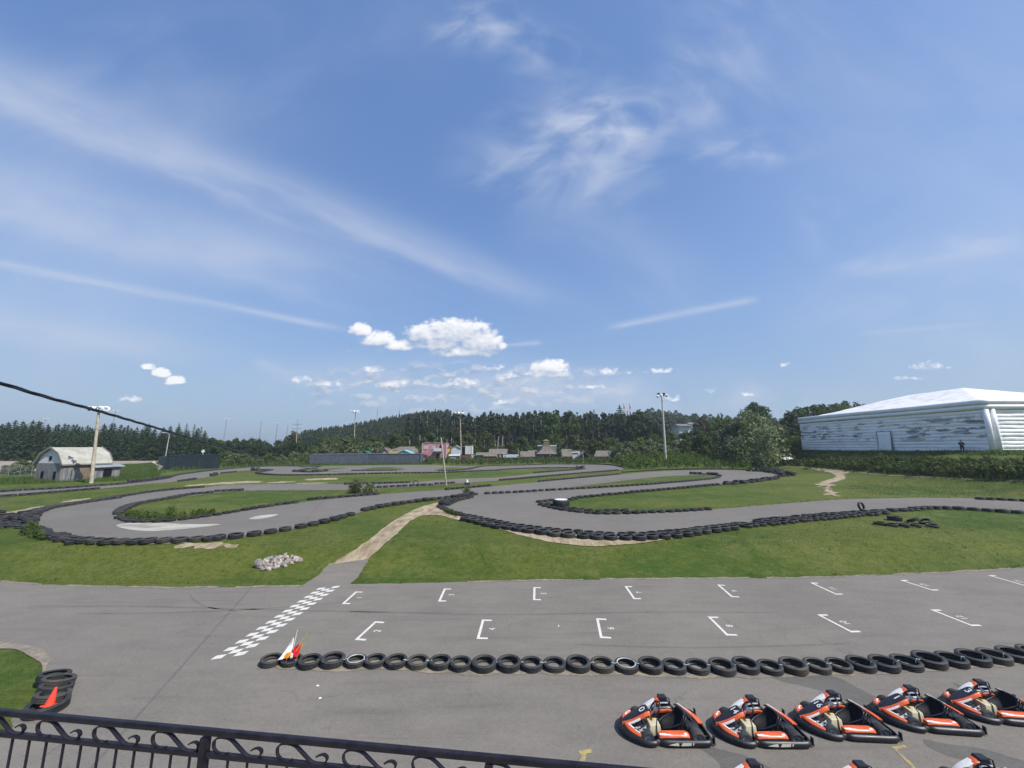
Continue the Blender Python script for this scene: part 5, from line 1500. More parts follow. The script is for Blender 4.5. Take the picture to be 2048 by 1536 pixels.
# pink two-storey house
pk = hut('pink_house', 868.5, T0, 7.6, 5, 5.5, M_PINK, M_GREYWOOD, 'ruined two-storey pink house with a flat roof and outside stair', 'flat', over=.1, cat='house', parts=[('window_frame', -2.7, 4.15, 1.25, .95, M_CREAMW), ('window_frame', -.35, 4.15, 1.0, .95, M_CREAMW), ('shutter', -2.7, 1.45, 1.3, .85, M_BURG), ('doorway', 1.3, 1.2, 1.1, 2.2, M_DARK), ('opening', 2.15, 4.3, .85, 1.2, M_DARK)])
for f in [c for c in pk.children if c.name.startswith('window_frame')]:
    bb = sum((Vector(v.co) for v in f.data.vertices), Vector()) / len(f.data.vertices)
    MB().box((bb.x, -.085, bb.z), (.55, .06, .45)).build('pane', M_PINK, f)
MB().box((1.35, -.55, 3.0), (2.6, 1.1, .12)).box((1.35, -1.05, 3.5), (2.6, .06, .9)).build('balcony', M_WHITEW, pk)
st = MB(); st.bar([(-1.9, -.6, .1), (.0, -.6, 3.0)], .8, .12, (0, 1, 0)); st.build('stair', M_GREYWOOD, pk)
MB().box((3.75, -.05, 2.75), (.25, .25, 5.6)).box((-3.75, -.05, 2.75), (.18, .2, 5.5)).build('corner_post', M_PALEPINK, pk)
MB().box((-2.2, .2, 5.75), (1.8, .4, .28)).box((1.2, .2, 5.70), (3.0, .3, .2)).build('broken_parapet', M_GREYWOOD, pk)
hut('shack', 722, 128, 7.0, 5, 2.7, M_GREYWOOD, M_OLDWOOD, 'grey shingled shack roof behind the blue-grey containers', 'gable', 1.4)
hut('shack', 769, 117, 3.2, 4, 2.6, M_PALEPINK, M_OLDWOOD, 'pale pink gabled shack behind the right blue-grey container', 'front', 1.5)
hut('shack', 742, 121, 4.6, 4, 2.4, M_OLDWOOD, M_OLDWOOD, 'brown tumbledown shack left of the pale pink gable', 'shed', 1.4)
hut('shack', 790, 126, 4.2, 4, 3.2, M_GREYWOOD, M_OLDWOOD, 'broken-roofed shack behind the yellow board', 'shed', 1.2, parts=[('dark_gap', .3, 2.4, 2.4, .7, M_DARK)])
hut('tent', 808, 112.5, 5.6, 4, 2.3, M_TEAL, M_TEAL, 'turquoise tarpaulin tent roof beside the grey hip roof', 'front', 1.15, cat='tent')
hut('shack', 815, 120, 6.2, 5, 2.7, M_GREYWOOD, M_OLDWOOD, 'shack with a pale hipped roof left of the pink house', 'hip', 1.7)
hut('tent', 731, 110.5, 2.0, 2.5, 2.3, M_GREENT, M_GREENT, 'small dark green tarpaulin behind the container joint', 'front', .9, cat='tent')
hut('shack', 787, 113, 2.6, 1.5, 2.9, M_YELW, M_YELW, 'low yellow board between the pink gable and turquoise tent', 'flat', over=.05)
hut('false_front', 899.5, 123, 2.4, 2, 3.6, M_YELW, M_OLDWOOD, 'yellow false-front shack beside the pink house', 'front', 1.0, cat='shack')
hut('white_house', 911, 121, 2.7, 4, 4.0, M_WHITEW, M_DKTRIM, 'white gabled shed front left of the village light pole', 'front', .9, cat='shed', parts=[('doorway', .2, 1.2, .9, 1.8, M_GREYWOOD)])
hut('shack', 924, 126, 5.0, 3, 4.3, M_DARK, M_DKTRIM, 'dark open-fronted shack behind the village light pole', 'flat', over=.1)
wt = hut('white_tower', 937.5, 122, 2.3, 3, 4.5, M_WHITEW, M_WHITEW, 'tall whitewashed box front right of the village light pole', 'flat', over=.02, cat='shed', parts=[('edge_board', -1.0, 2.3, .22, 4.4, M_CREAMW), ('edge_board', 1.0, 2.3, .22, 4.4, M_CREAMW)])
hut('low_shed', 909, 113, 2.9, 2, 1.85, M_GREYWOOD, M_WHITEW, 'low grey shed with a white-framed twin window', 'shed', .35, parts=[('window_frame', -.3, .95, 1.25, .8, M_WHITEW), ('pane', -.6, .95, .38, .38, M_DARK), ('pane', .0, .95, .38, .38, M_DARK)])
for i_, c_ in enumerate([c for c in bpy.data.objects if c.name.startswith('pane') and c.parent and c.parent.name.startswith('low_shed')]): c_.location.y = -.06
hut('rusty_shed', 932, 112.5, 2.7, 2, 2.0, M_RUST, M_DARK, 'low rust-red shed at the foot of the village light pole', 'flat', over=.05, cat='shed')
hut('shack', 952, 122, 3.6, 3, 1.9, M_WHITEW, M_OLDWOOD, 'low pale shack right of the whitewashed box', 'flat', over=.1, parts=[('dark_gap', .3, .9, 2.0, .9, M_DARK)])
hut('shack', 968, 121, 4.6, 3, 1.9, M_GREYWOOD, M_OLDWOOD, 'low grey-roofed shack between the pale shack and brown hut', 'gable', .7, parts=[('dark_gap', 0, .9, 3.0, 1.0, M_DARK)])
hut('hut', 981, 115, 3.6, 3, 1.7, M_RUST, M_OLDWOOD, 'small dark brown hut under a sagging shingle roof', 'gable', .9)
hut('hut', 996, 120, 5.4, 3.5, 2.2, M_OLDWOOD, M_OLDWOOD, 'shingled hut with a stepped roof and two cream doors', 'shed', 1.5, parts=[('door', .7, 1.4, .6, 1.5, M_CREAMW), ('door', 1.9, 1.7, .6, 1.5, M_CREAMW)])
hut('hut', 1022, 117, 4.4, 3, 1.2, M_DARK, M_CONT_TOP, 'very low hut with a slanting pale tin roof', 'shed', .8)
hut('cabin', 1055, 116, 4.0, 3, 1.5, M_OLDWOOD, M_OLDWOOD, 'low cabin with a wide shingle roof left of the bell tower', 'gable', 1.5)
hut('cabin', 1066, 121, 2.6, 3, 2.6, M_PALEPINK, M_OLDWOOD, 'pinkish cabin behind the low one left of the bell tower', 'shed', .6)
# bell-tower house: flared roof, shaft, cross board
bt = hut('tower_house', 1093.5, 118, 5.4, 4.5, 2.3, M_OLDWOOD, M_OLDWOOD, 'wooden tower house with a flared roof and a cross board', 'hip', .01, over=.5, cat='house', parts=[('doorway', .3, .9, 2.3, 1.6, M_DARK), ('doorway', 1.9, .9, .6, 1.7, M_DARK), ('post', .2, .9, .16, 1.7, M_CREAMW), ('post', 1.3, .9, .16, 1.7, M_CREAMW)])
fl = []
for f, z in ((3.25, 2.2), (2.5, 2.75), (1.7, 3.45), (1.05, 4.5), (.95, 5.6), (.95, 6.2)): fl.append([(-f, 2.2 - f * .85, z), (f, 2.2 - f * .85, z), (f, 2.2 + f * .85, z), (-f, 2.2 + f * .85, z)])
V = [p for s_ in fl for p in s_]; F = [(i * 4 + q, i * 4 + (q + 1) % 4, i * 4 + 4 + (q + 1) % 4, i * 4 + 4 + q) for i in range(len(fl) - 1) for q in range(4)] + [tuple(len(fl) * 4 - 4 + q for q in range(4))]
MB().add(V, F).build('flared_roof', M_OLDWOOD, bt)
MB().box((0, 1.33, 5.75), (1.5, .10, .5)).build('tower_louvre', M_YELW, bt)
MB().add([(-1.15, 1.0, 6.2), (1.15, 1.0, 6.2), (1.15, 3.4, 6.2), (-1.15, 3.4, 6.2), (0, 2.2, 6.75)], [(0, 1, 4), (1, 2, 4), (2, 3, 4), (3, 0, 4), (3, 2, 1, 0)]).build('tower_cap', M_OLDWOOD, bt)
MB().box((-1.9, 1.6, 4.75), (1.75, .16, .28)).box((2.1, 1.6, 4.75), (2.2, .16, .28)).build('cross_board', M_WHITEW, bt)
MB().box((2.3, 3.2, 3.6), (1.9, 1.6, 2.2)).box((-1.9, 3.2, 3.6), (1.2, 1.6, 2.2)).build('rear_store', M_GREYWOOD, bt)
hut('cabin', 1135, 117, 2.7, 3, 1.5, M_RUST, M_OLDWOOD, 'cabin with a steep shingle roof right of the tower house', 'shed', 2.1)
hut('cabin', 1149, 119, 3.4, 2, 3.1, M_WHITEW, M_OLDWOOD, 'pale whitewashed cabin with a dark slot window', 'flat', over=.08, parts=[('dark_slot', -.1, 2.3, 2.3, .28, M_DARK)])
hut('cabin', 1167.5, 115.5, 2.7, 3, 1.6, M_DARK, M_DKTRIM, 'dark ruined cabin with bare rafters beside a pale post', 'front', 1.3)
hut('long_shed', 1203, 117, 4.2, 3, 1.5, M_OLDWOOD, M_OLDWOOD, 'shed with a tilted shingle roof at the right end of the village', 'shed', 1.7, rz=R(-24), cat='shed', parts=[('doorway', -1.5, .9, .35, 1.2, M_DARK), ('doorway', -.6, .9, .35, 1.2, M_DARK), ('doorway', .3, .9, .35, 1.2, M_DARK)])
# fence posts in front of the village
for i, (x, t, h, lean) in enumerate([(1166, 108, 3.2, -.05), (1123, 110, 2.4, 0), (1036, 110, 4.0, .02), (1100, 108, 2.6, 0), (893.5, 117, 6.6, 0), (995, 118, 6.0, .0)]):
    p = on_ground(x, t)
    o = MB().tube([(0, 0, -.1), (lean * h, 0, h)], [.11, .08] if i == 0 else [.06, .05]).build('wooden_post', M_POLE, None, .8, loc=p)
    tag(o, ['pale post leaning before the dark ruined cabin', 'slim grey post between tower house and steep cabin', 'weathered post left of the low wide cabin', 'slim post before the tower house', 'thin pole at the right corner of the pink house', 'thin pole rising over the stepped-roof hut'][i], 'post')
# far houses on the right-hand hill
for i, (x, y, t, w, h) in enumerate([(1362, 852, 235, 6.5, 1.2), (1386, 849, 250, 8, 1.3)]):
    q = at(x, y, t); gz = ground_z(q.x, q.y)
    o = empty('hillside_house', (q.x, q.y, gz)); tag(o, ['grey-roofed hillside house, nearer one on the far right hill', 'grey-roofed hillside house, higher one on the far right hill'][i], 'house')
    hz = q.z - gz
    MB().box((0, 0, hz / 2 - 1), (w, 9, hz + 2)).build('walls', M_WHITEW, o)
    MB().add([(-w / 2 - 1, -6, hz - .2), (w / 2 + 1, -6, hz - .2), (w / 2, 0, hz + h), (-w / 2, 0, hz + h), (w / 2 + 1, 6, hz - .2), (-w / 2 - 1, 6, hz - .2)], [(0, 1, 2, 3), (3, 2, 4, 5), (1, 4, 2), (0, 3, 5)]).build('roof', M_ROOFGREY, o)

# ------------------------------------------------------------------ poles, masts, cable
def pole(name, px, t, top, r0, r1, m_, label, lean=(0, 0), cat='light pole', group=None, base=None):
    b = base or on_ground(px, t)
    o = empty(name, b); tag(o, label, cat, group)
    MB().tube([(0, 0, -.3), (lean[0] * .5, lean[1] * .5, top * .5), (lean[0], lean[1], top)], [r0, (r0 + r1) / 2, r1], 12).build('pole', m_, o, .8)
    return o
def lamp_head(o, x, y, z, rz, tilt, s=1.0):
    M = Matrix.Translation((x, y, z)) @ Matrix.Rotation(rz, 4, 'Z') @ Matrix.Rotation(tilt, 4, 'Y')
    f = MB().lathe([(0, .42 * s), (.10 * s, .40 * s), (.16 * s, .22 * s), (.30 * s, .05 * s), (.36 * s, 0), (.34 * s, -.02 * s), (.10 * s, .12 * s), (0, .14 * s)], 16, M, closed=False).build('floodlight', M_LAMP, o, .7)
    MB().lathe([(0, .02 * s), (.33 * s, .0), (.33 * s, -.015 * s), (0, -.015 * s)], 16, M, closed=False).build('lens', M_DARK, f, .7)
# right-hand pole
b = on_ground(1330, 84)
zt = at(1322, 787, 84).z - b.z
lp = pole('floodlight_pole', 1330, 84, zt, .26, .15, plain('pale_concrete_pole', (.50, .47, .42), .8), 'tall pale floodlight pole in the weeds left of the white hall')
MB().tube([(-.95, -.25, zt - .15), (0, 0, zt), (.95, -.25, zt - .15)], .05).build('crossarm', M_POLEG, lp)
for x, y, z, rz, ti in ((-.95, -.3, zt - .45, R(200), R(62)), (-.35, -.35, zt - .15, R(250), R(62)), (.45, -.1, zt + .05, R(80), R(70)), (.95, -.3, zt - .3, R(275), R(70)), (-.6, .3, zt + .2, R(120), R(60))): lamp_head(lp, x, y, z, rz, ti, 1.15)
# left pole before the barn
b = at(183, 964, 47.0); b = Vector((b.x, b.y, ground_z(b.x, b.y)))
tp = at(198, 818, 48.0) - b
lp = pole('floodlight_pole', 0, 0, tp.z, .20, .12, M_POLE, 'leaning wooden floodlight pole in front of the barn', (tp.x + .0, tp.y), base=b)
MB().tube([Vector((tp.x - 1.15, tp.y, tp.z)), Vector((tp.x + 1.15, tp.y, tp.z - .05))], .05).build('crossarm', M_POLEG, lp)
for x, rz, ti in ((-.95, R(190), R(60)), (-.3, R(220), R(65)), (.35, R(300), R(60)), (1.0, R(320), R(60))): lamp_head(lp, tp.x + x, tp.y - .1, tp.z + .05, rz, ti, 1.0)
# street light beside the dark container
b = on_ground(333, 78); z = at(338, 868, 78).z - b.z
lp = pole('street_light', 333, 78, z, .10, .07, M_POLEG, 'slim street light behind the open end of the dark container', (.25, 0), 'street light')
MB().tube([(.25, 0, z), (-.3, 0, z + .25), (-.9, 0, z + .3)], .04).build('arm', M_POLEG, lp); MB().box((-1.1, 0, z + .3), (.55, .22, .12)).build('lamp_head', M_LAMP, lp, None, .03)
# village pole and the one behind the left container
for px, t, ytop, xt, lab in ((923.5, 114, 827, 920, 'tall wooden floodlight pole rising out of the village'), (708, 140, 824, 711, 'tall floodlight pole behind the left blue-grey container')):
    b = on_ground(px, t); q = at(xt, ytop, t) - b
    lp = pole('floodlight_pole', px, t, q.z, .20, .12, M_POLE, lab, (q.x, q.y))
    w_ = 1.2
    MB().tube([(q.x - w_, q.y, q.z), (q.x + w_, q.y, q.z)], .06).build('crossarm', M_POLEG, lp)
    for k_ in range(4): lamp_head(lp, q.x - w_ + k_ * w_ * .66, q.y - .2, q.z + .1, R(200 + 40 * k_), R(60), 1.35)
# utility pole with crossarms
b = on_ground(592, 150); q = at(596, 838, 150) - b
up = pole('utility_pole', 592, 150, q.z, .20, .10, M_POLE, 'tall utility pole with two crossarms against the far hill', (q.x, q.y), 'utility pole')
for z_, w_ in ((q.z - 2.0, 2.4), (q.z - 3.8, 2.4)):
    fz = z_ / q.z
    MB().tube([(q.x * fz - w_ / 2 - .6, q.y, z_), (q.x * fz + w_ / 2 + .6, q.y, z_)], .09).build('crossarm', M_MAST, up)
# leaning white pole in the middle
b = G(893, 971); q = at(882, 876, (b - CAM).dot(Vector((0, CP, SP)))) - b
o = MB().tube([(0, 0, -.1), (q.x * .5, q.y * .5, q.z * .5), (q.x, q.y, q.z)], [.10, .085, .07]).build('leaning_pole', M_POLE, None, .8, loc=b)
tag(o, 'bare pale pole leaning left beside the middle lane', 'pole')
# distant floodlights and masts
for i, (px, ytop, t, kind) in enumerate([(447, 837, 210, 'T'), (219, 820, 200, 'T'), (81, 836, 190, 'T'), (551, 845, 260, 'T'), (518, 842, 300, 'M'), (572, 850, 300, 'M'), (751, 817, 420, 'M'), (795, 820, 430, 'L')]):
    b = on_ground(px - 2, t); z = at(px, ytop, t).z - b.z; x = at(px, ytop, t).x - b.x
    o = empty('light_mast' if kind == 'T' else 'radio_mast', b)
    lab = ['distant twin floodlight mast above the trees left of the utility pole', 'distant floodlight mast just right of the barn pole', 'floodlight tops poking from the spruces above the barn', 'faint distant floodlight mast left of the utility pole', 'thin distant mast right of the twin floodlight', 'faintest thin mast beside the utility pole', 'tall thin radio mast on the hill skyline', 'short lattice radio mast on the hill skyline'][i]
    tag(o, lab, 'mast', None)
    k_ = t / 200
    MB().tube([(0, 0, 0), (x, 0, z)], [.20 * k_, .12 * k_], 6).build('pole', M_MAST, o)
    if kind == 'T':
        for s in (-1.3, -.5, .5, 1.3): MB().box((x + s * k_, 0, z), (.55 * k_, .3, .35 * k_)).build('floodlight', M_LAMP, o)
        MB().tube([(x - 1.5 * k_, 0, z), (x + 1.5 * k_, 0, z)], .07 * k_, 5).build('crossarm', M_MAST, o)
    if kind == 'L': MB().box((x, 0, z - 3), (.8, .8, 5)).build('lattice_head', M_MAST, o)
b = on_ground(1258, 330); zt = at(1258, 806, 330).z - b.z
o = empty('cell_tower', b); tag(o, 'red and white antenna mast behind the tall dark spruce', 'antenna mast')
for s in (-2.6, 2.6):
    m_ = MB()
    for k_ in range(6): m_.tube([(s, 0, zt - 14 + k_ * 2.4), (s, 0, zt - 11.7 + k_ * 2.4)], .55, 8, mat=k_ % 2)
    m_.build('antenna', [M_MASTR, M_WHITEW], o)
MB().tube([(0, 0, 0), (0, 0, zt - 6)], .5, 6).box((0, 0, zt - 9), (5.6, .4, .4)).build('mast_pole', M_MAST, o)
# signs near the highway
p = on_ground(408, 100); z = at(408, 905, 100).z - p.z
o = empty('road_sign', p); tag(o, 'small pale diamond road sign above the dark container', 'road sign')
MB().tube([(0, 0, 0), (0, 0, z + .4)], .06).build('post', M_POLEG, o); MB().box((0, -.1, z + .3), (.75, .04, .75), rot=Matrix.Rotation(PI / 4, 3, 'Y')).build('sign_plate', M_LAMP, o)

# twisted service cable from the building to the ground beside the far lanes
P0 = at(0, 766, 1.65); P1 = G(697, 946); P1.z += .05
def cable_z(f): return None
ctrl = [(-260, 690, 1.85), (0, 766, 3.2), (100, 796, 3.7), (197, 822, 4.4), (300, 852, 5.5), (400, 881, 7.3), (498, 908, 10.4), (600, 933, 20.0), (660, 942, 38)]
d01 = (P1 - P0).xy
pts = []
for px, py, _ in ctrl:
    # intersect with the vertical plane through P0 and P1
    d = ray(px, py); n = Vector((-d01.y, d01.x)); t = n.dot((P0 - CAM).xy) / n.dot(d.xy)
    pts.append(CAM + d * t)
pts.append(P1)
core = smoothpts(pts, 14)
cab = empty('service_cable', (0, 0, 0)); tag(cab, 'black twisted overhead cable sagging from upper left to the ground', 'cable')
acc = 0
S = []
for k_ in range(3):
    path = []
    acc = 0
    for i, p in enumerate(core):
        if i: acc += (p - core[i - 1]).length
        # resample finely near the camera so the strands wind round each other
        path.append((p, acc))
    Q = []
    tot = path[-1][1]; L_ = 0; i = 0; stepL = .03
    while L_ < tot:
        while path[i + 1][1] < L_: i += 1
        f = (L_ - path[i][1]) / max(1e-6, path[i + 1][1] - path[i][1]); c_ = path[i][0].lerp(path[i + 1][0], f)
        t = (path[i + 1][0] - path[i][0]).normalized(); a_ = t.cross(Vector((0, 0, 1))).normalized(); b_ = a_.cross(t)
        w = L_ * 13.0 + k_ * 2 * PI / 3
        rr = .0045
        Q.append(c_ + a_ * (math.cos(w) * rr) + b_ * (math.sin(w) * rr)); L_ += stepL if L_ < 9 else .5
    MB().tube(Q, .0043, 6).build('strand', M_CABLE, cab, 1.0)

# ------------------------------------------------------------------ rock pile in the lawn
cx = G(556, 1130); ROCKG = 'stones of the rock pile'
rb = []
for v in range(3):
    bm = bmesh.new(); bmesh.ops.create_icosphere(bm, subdivisions=2, radius=1)
    for q in bm.verts: q.co *= 1 + .28 * noise.noise(q.co * 1.3 + Vector((v * 7, 0, 0)))
    me = bpy.data.meshes.new('stone'); bm.to_mesh(me); bm.free(); me.materials.append(M_STONE); rb.append(me)
rk = random.Random(4)
poly = [(q.x, q.y) for q in (G(512, 1134), G(530, 1119), G(560, 1112), G(598, 1114), G(606, 1121), G(590, 1131), G(560, 1137), G(525, 1143))]
cnt = 0; xs = [q[0] for q in poly]; ys = [q[1] for q in poly]
def stone_mat_variants():
    out = []
    for i, c in enumerate([(0.36, 0.32, 0.26), (0.26, 0.22, 0.20), (0.42, 0.39, 0.34), (0.22, 0.205, 0.19), (0.32, 0.25, 0.22)]):
        out.append(plain('stone_' + 'abcde'[i], c, .85, .2, .12, 2.0))
    return out
SM = stone_mat_variants()
RB = []
for me in rb:
    for m_ in SM:
        c = me.copy(); c.materials.clear(); c.materials.append(m_); RB.append(c)
while cnt < 150:
    x, y = rk.uniform(min(xs), max(xs)), rk.uniform(min(ys), max(ys))
    if not inside(x, y, poly): continue
    s = rk.uniform(.04, .10)
    o = bpy.data.objects.new('stone', rk.choice(RB)); C.objects.link(o)
    o.location = (x, y, ground_z(x, y) + s * .35 + rk.uniform(0, .035)); o.scale = (s * rk.uniform(.9, 1.4), s, s * rk.uniform(.6, .9)); o.rotation_euler = (rk.random(), rk.random(), rk.random() * 6)
    tag(o, 'rounded field stone in the rock pile on the left lawn', 'stone', ROCKG); cnt += 1
q = G(517, 1135)
o = bpy.data.objects.new('stone', RB[3]); C.objects.link(o); o.location = (q.x, q.y, q.z + .15); o.scale = (.20, .14, .24); tag(o, 'largest grey stone at the left end of the rock pile', 'stone', ROCKG)

# ------------------------------------------------------------------ the person below the hall
q = at(1926, 906, 51.5); gz = ground_z(q.x, q.y)
pe = empty('person', (q.x, q.y, gz), R(150)); tag(pe, 'person in dark clothes standing below the white hall, arms folded', 'person')
def skin_body(name, verts, edges, radii, m_, root=0):
    me = bpy.data.meshes.new(name); me.from_pydata(verts, edges, []); me.materials.append(m_)
    o = link(name, me, pe)
    sk = o.modifiers.new('skin', 'SKIN'); sk.use_smooth_shade = True
    for i, r in enumerate(radii): me.skin_vertices[0].data[i].radius = r if isinstance(r, tuple) else (r, r)
    me.skin_vertices[0].data[root].use_root = True
    sb = o.modifiers.new('sub', 'SUBSURF'); sb.levels = 1; sb.render_levels = 2
    return o
bv = [(0, 0, .95), (0, .02, 1.15), (0, .0, 1.38), (0, .0, 1.47), (0, .02, 1.55), (0, .03, 1.66), (0, .02, 1.74),
      (-.19, 0, 1.40), (-.25, .08, 1.14), (-.06, .22, 1.12), (.02, .235, 1.13), (.19, 0, 1.40), (.25, .08, 1.14), (.06, .235, 1.17), (-.02, .245, 1.18),
      (-.10, 0, .90), (-.12, .02, .50), (-.13, -.02, .09), (-.14, .12, .05), (.10, 0, .90), (.12, .02, .50), (.13, -.02, .09), (.14, .12, .05)]
be = [(0, 1), (1, 2), (2, 3), (3, 4), (4, 5), (5, 6), (2, 7), (7, 8), (8, 9), (9, 10), (2, 11), (11, 12), (12, 13), (13, 14), (0, 15), (15, 16), (16, 17), (17, 18), (0, 19), (19, 20), (20, 21), (21, 22)]
br = [(.12, .08), (.11, .08), (.12, .085), .055, .075, .095, .06, .045, .034, .03, .03, .045, .034, .03, .03, .075, .05, .04, .04, .075, .05, .04, .04]
skin_body('body', bv, be, br, M_SKIN)
skin_body('shirt', [bv[i] for i in (0, 1, 2, 7, 8, 9, 11, 12, 13)], [(0, 1), (1, 2), (2, 3), (3, 4), (4, 5), (2, 6), (6, 7), (7, 8)], [(.19, .14), (.18, .135), (.19, .14), .09, .075, .065, .09, .075, .065], M_CLOTH)
skin_body('trousers', [bv[0]] + [bv[i] for i in (15, 16, 17, 19, 20, 21)], [(0, 1), (1, 2), (2, 3), (0, 4), (4, 5), (5, 6)], [(.165, .12), .105, .078, .062, .105, .078, .062], M_CLOTH)
mb = MB().lathe([(.0, 1.775), (.06, 1.765), (.095, 1.72), (.105, 1.66), (.09, 1.62), (.0, 1.62)], 14, Matrix.Translation((0, -.005, 0)), closed=False)
mb.build('hair', M_HAIR, pe, 1.2)
mb = MB()
for s in (-1, 1): mb.box((s * .035, .118, 1.665), (.022, .012, .012))
mb.box((0, .128, 1.635), (.02, .03, .03)); mb.box((0, .116, 1.60), (.05, .01, .01))
mb.build('face', M_SKIN, pe)
# ------------------------------------------------------------------ foliage
def leaf_mesh(name, centres, normals, sizes, m_, seed=0, aspect=0.55, extra=None):
    """one small leaf-shaped face (two triangles folded on the midrib) per centre"""
    rng = np.random.default_rng(seed)
    c = np.asarray(centres, float); n = len(c)
    nr = np.asarray(normals, float) + rng.normal(0, .55, (n, 3))
    nr /= np.linalg.norm(nr, axis=1)[:, None] + 1e-9
    t = rng.normal(0, 1, (n, 3)); t -= nr * (t * nr).sum(1)[:, None]; t /= np.linalg.norm(t, axis=1)[:, None] + 1e-9
    b = np.cross(nr, t)
    s = np.asarray(sizes, float)[:, None]
    v = np.stack([c - t * s, c + b * s * aspect + nr * s * .12, c + t * s, c - b * s * aspect + nr * s * .12], 1).reshape(-1, 3)
    me = bpy.data.meshes.new(name)
    me.vertices.add(4 * n); me.vertices.foreach_set('co', v.ravel())
    me.loops.add(4 * n); me.loops.foreach_set('vertex_index', np.arange(4 * n))
    me.polygons.add(n); me.polygons.foreach_set('loop_start', np.arange(n) * 4); me.polygons.foreach_set('loop_total', np.full(n, 4))
    me.materials.append(m_); me.update(calc_edges=True); me.validate()
    return me

def crown_pts(rng, n, clumps, spread):
    """leaves gathered in clumps; clumps = array of (x,y,z,r)"""
    w = clumps[:, 3] ** 2; w = w / w.sum()
    k = rng.choice(len(clumps), n, p=w)
    d = rng.normal(0, 1, (n, 3)); d /= np.linalg.norm(d, axis=1)[:, None]
    rad = clumps[k, 3] * (0.55 + .5 * rng.random(n)) * spread
    p = clumps[k, :3] + d * rad[:, None]
    nrm = d + np.array([0, 0, .45])
    return p, nrm

def deciduous(seed, h, w, nclump, nleaf, leaf, m_, bark, base=.18, trunk=.02):
    rng = np.random.default_rng(seed)
    C_ = []
    for i in range(nclump):
        f = base + (1 - base) * rng.random() ** .85
        prof = math.sin(min(1, (f - base) / (1 - base) * .86 + .16) * PI) ** .6
        a = rng.random() * 2 * PI; q = w / 2 * prof * (.35 + .6 * rng.random() ** .6)
        C_.append((q * math.cos(a), q * math.sin(a), h * f * .95, w * (.10 + .10 * rng.random()) * (1.1 - .35 * f)))
    C_ = np.array(C_)
    p, nr = crown_pts(rng, nleaf, C_, 1.0)
    p[:, 2] = np.maximum(p[:, 2], .08)
    cm = leaf_mesh('crown', p, nr, leaf * (.6 + .8 * rng.random(nleaf)), m_, seed)
    mb = MB(); r0 = h * trunk
    top = h * .62
    mb.tube([(0, 0, -.2), (.02 * h, 0, top * .4), (0, .02 * h, top)], [r0, r0 * .75, r0 * .35], 7)
    for i in range(min(8, nclump)):
        c = Vector(C_[i, :3]); z = max(.15 * h, c.z * .55)
        mb.tube([(0, 0, min(z, top)), Vector((c.x * .5, c.y * .5, (z + c.z) / 2)), c], [r0 * .4, r0 * .28, r0 * .1], 5)
    return cm, mb.mesh('trunk', bark, .9)

def spruce(seed, h, w, m_, tiers=17, per=9, leaf=.30, bare=.03, dens=26):
    """whorls of drooping boughs; needles hang along every bough"""
    rng = np.random.default_rng(seed); P, N, S = [], [], []
    for i in range(tiers):
        f = bare + (1 - bare) * (i / tiers) ** .92
        rad = w / 2 * (1 - f) ** .66 * (0.80 + .4 * rng.random()) + .14
        n = max(4, int(per * (1 - f * .55)))
        a0 = rng.random() * 6.28
        for k in range(n):
            a = a0 + 2 * PI * k / n + rng.normal(0, .16); L = rad * (.75 + .4 * rng.random())
            m = max(4, int(dens * (L / (w / 2)) ** .8))
            q = rng.random(m) ** .7
            up = .10 * L - .42 * L * q ** 1.3 + .12 * L * q ** 4
            side = rng.normal(0, .17, m) * L * (.35 + .65 * q) * .8
            x = q * L; ca, sa = math.cos(a), math.sin(a)
            P.append(np.stack([x * ca - side * sa, x * sa + side * ca, h * f + up + rng.normal(0, .05 * w / 5, m)], 1))
            N.append(np.stack([np.full(m, ca * .5), np.full(m, sa * .5), np.full(m, .9)], 1))
            S.append(leaf * (.55 + .7 * rng.random(m)) * (.55 + .45 * (1 - f)))
    m = 26
    P.append(np.stack([rng.normal(0, .05, m), rng.normal(0, .05, m), h * (.93 + .075 * rng.random(m))], 1)); N.append(rng.normal(0, 1, (m, 3))); S.append(np.full(m, leaf * .5))
    P, N, S = np.concatenate(P), np.concatenate(N), np.concatenate(S)
    cm = leaf_mesh('crown', P, N, S, m_, seed, .42)
    tm = MB().tube([(0, 0, -.3), (0, 0, h * .5), (0, 0, h * .97)], [h * .014, h * .009, h * .002], 7).mesh('trunk', M_BARK, .9)
    return cm, tm

def pine(seed, h, m_, bark, crown0=.45, w=4.2, nleaf=1900, leaf=.30):
    """tall forest tree: long bare trunk with dead snags, ragged crown at the top"""
    rng = np.random.default_rng(seed); C_ = []
    for i in range(26):
        f = crown0 + (1 - crown0) * rng.random()
        g = (f - crown0) / (1 - crown0)
        q = w / 2 * (1 - g * .65) * rng.random() ** .5; a = rng.random() * 6.28
        C_.append((q * math.cos(a), q * math.sin(a), h * f * .97, w * (.10 + .10 * rng.random()) * (1.15 - .5 * g)))
    p, nr = crown_pts(rng, nleaf, np.array(C_), 1.0)
    p[:, 2] += -.10 * np.abs(p[:, 2] - h * .8) * 0
    cm = leaf_mesh('crown', p, nr, leaf * (.6 + .8 * rng.random(nleaf)), m_, seed, .45)
    mb = MB(); lx = rng.normal(0, .25)
    mb.tube([(0, 0, -.3), (lx * .4, 0, h * .35), (lx, 0, h * .7), (lx * .6, 0, h * .96)], [h * .0165, h * .014, h * .010, h * .003], 7)
    for i in range(9):
        z = h * (.2 + .5 * rng.random()); a = rng.random() * 6.28; L = .5 + 1.1 * rng.random()
        mb.tube([(lx * z / h, 0, z), (lx * z / h + math.cos(a) * L, math.sin(a) * L, z - .15 * L)], [.035, .012], 4)
    return cm, mb.mesh('trunk', bark, .9)

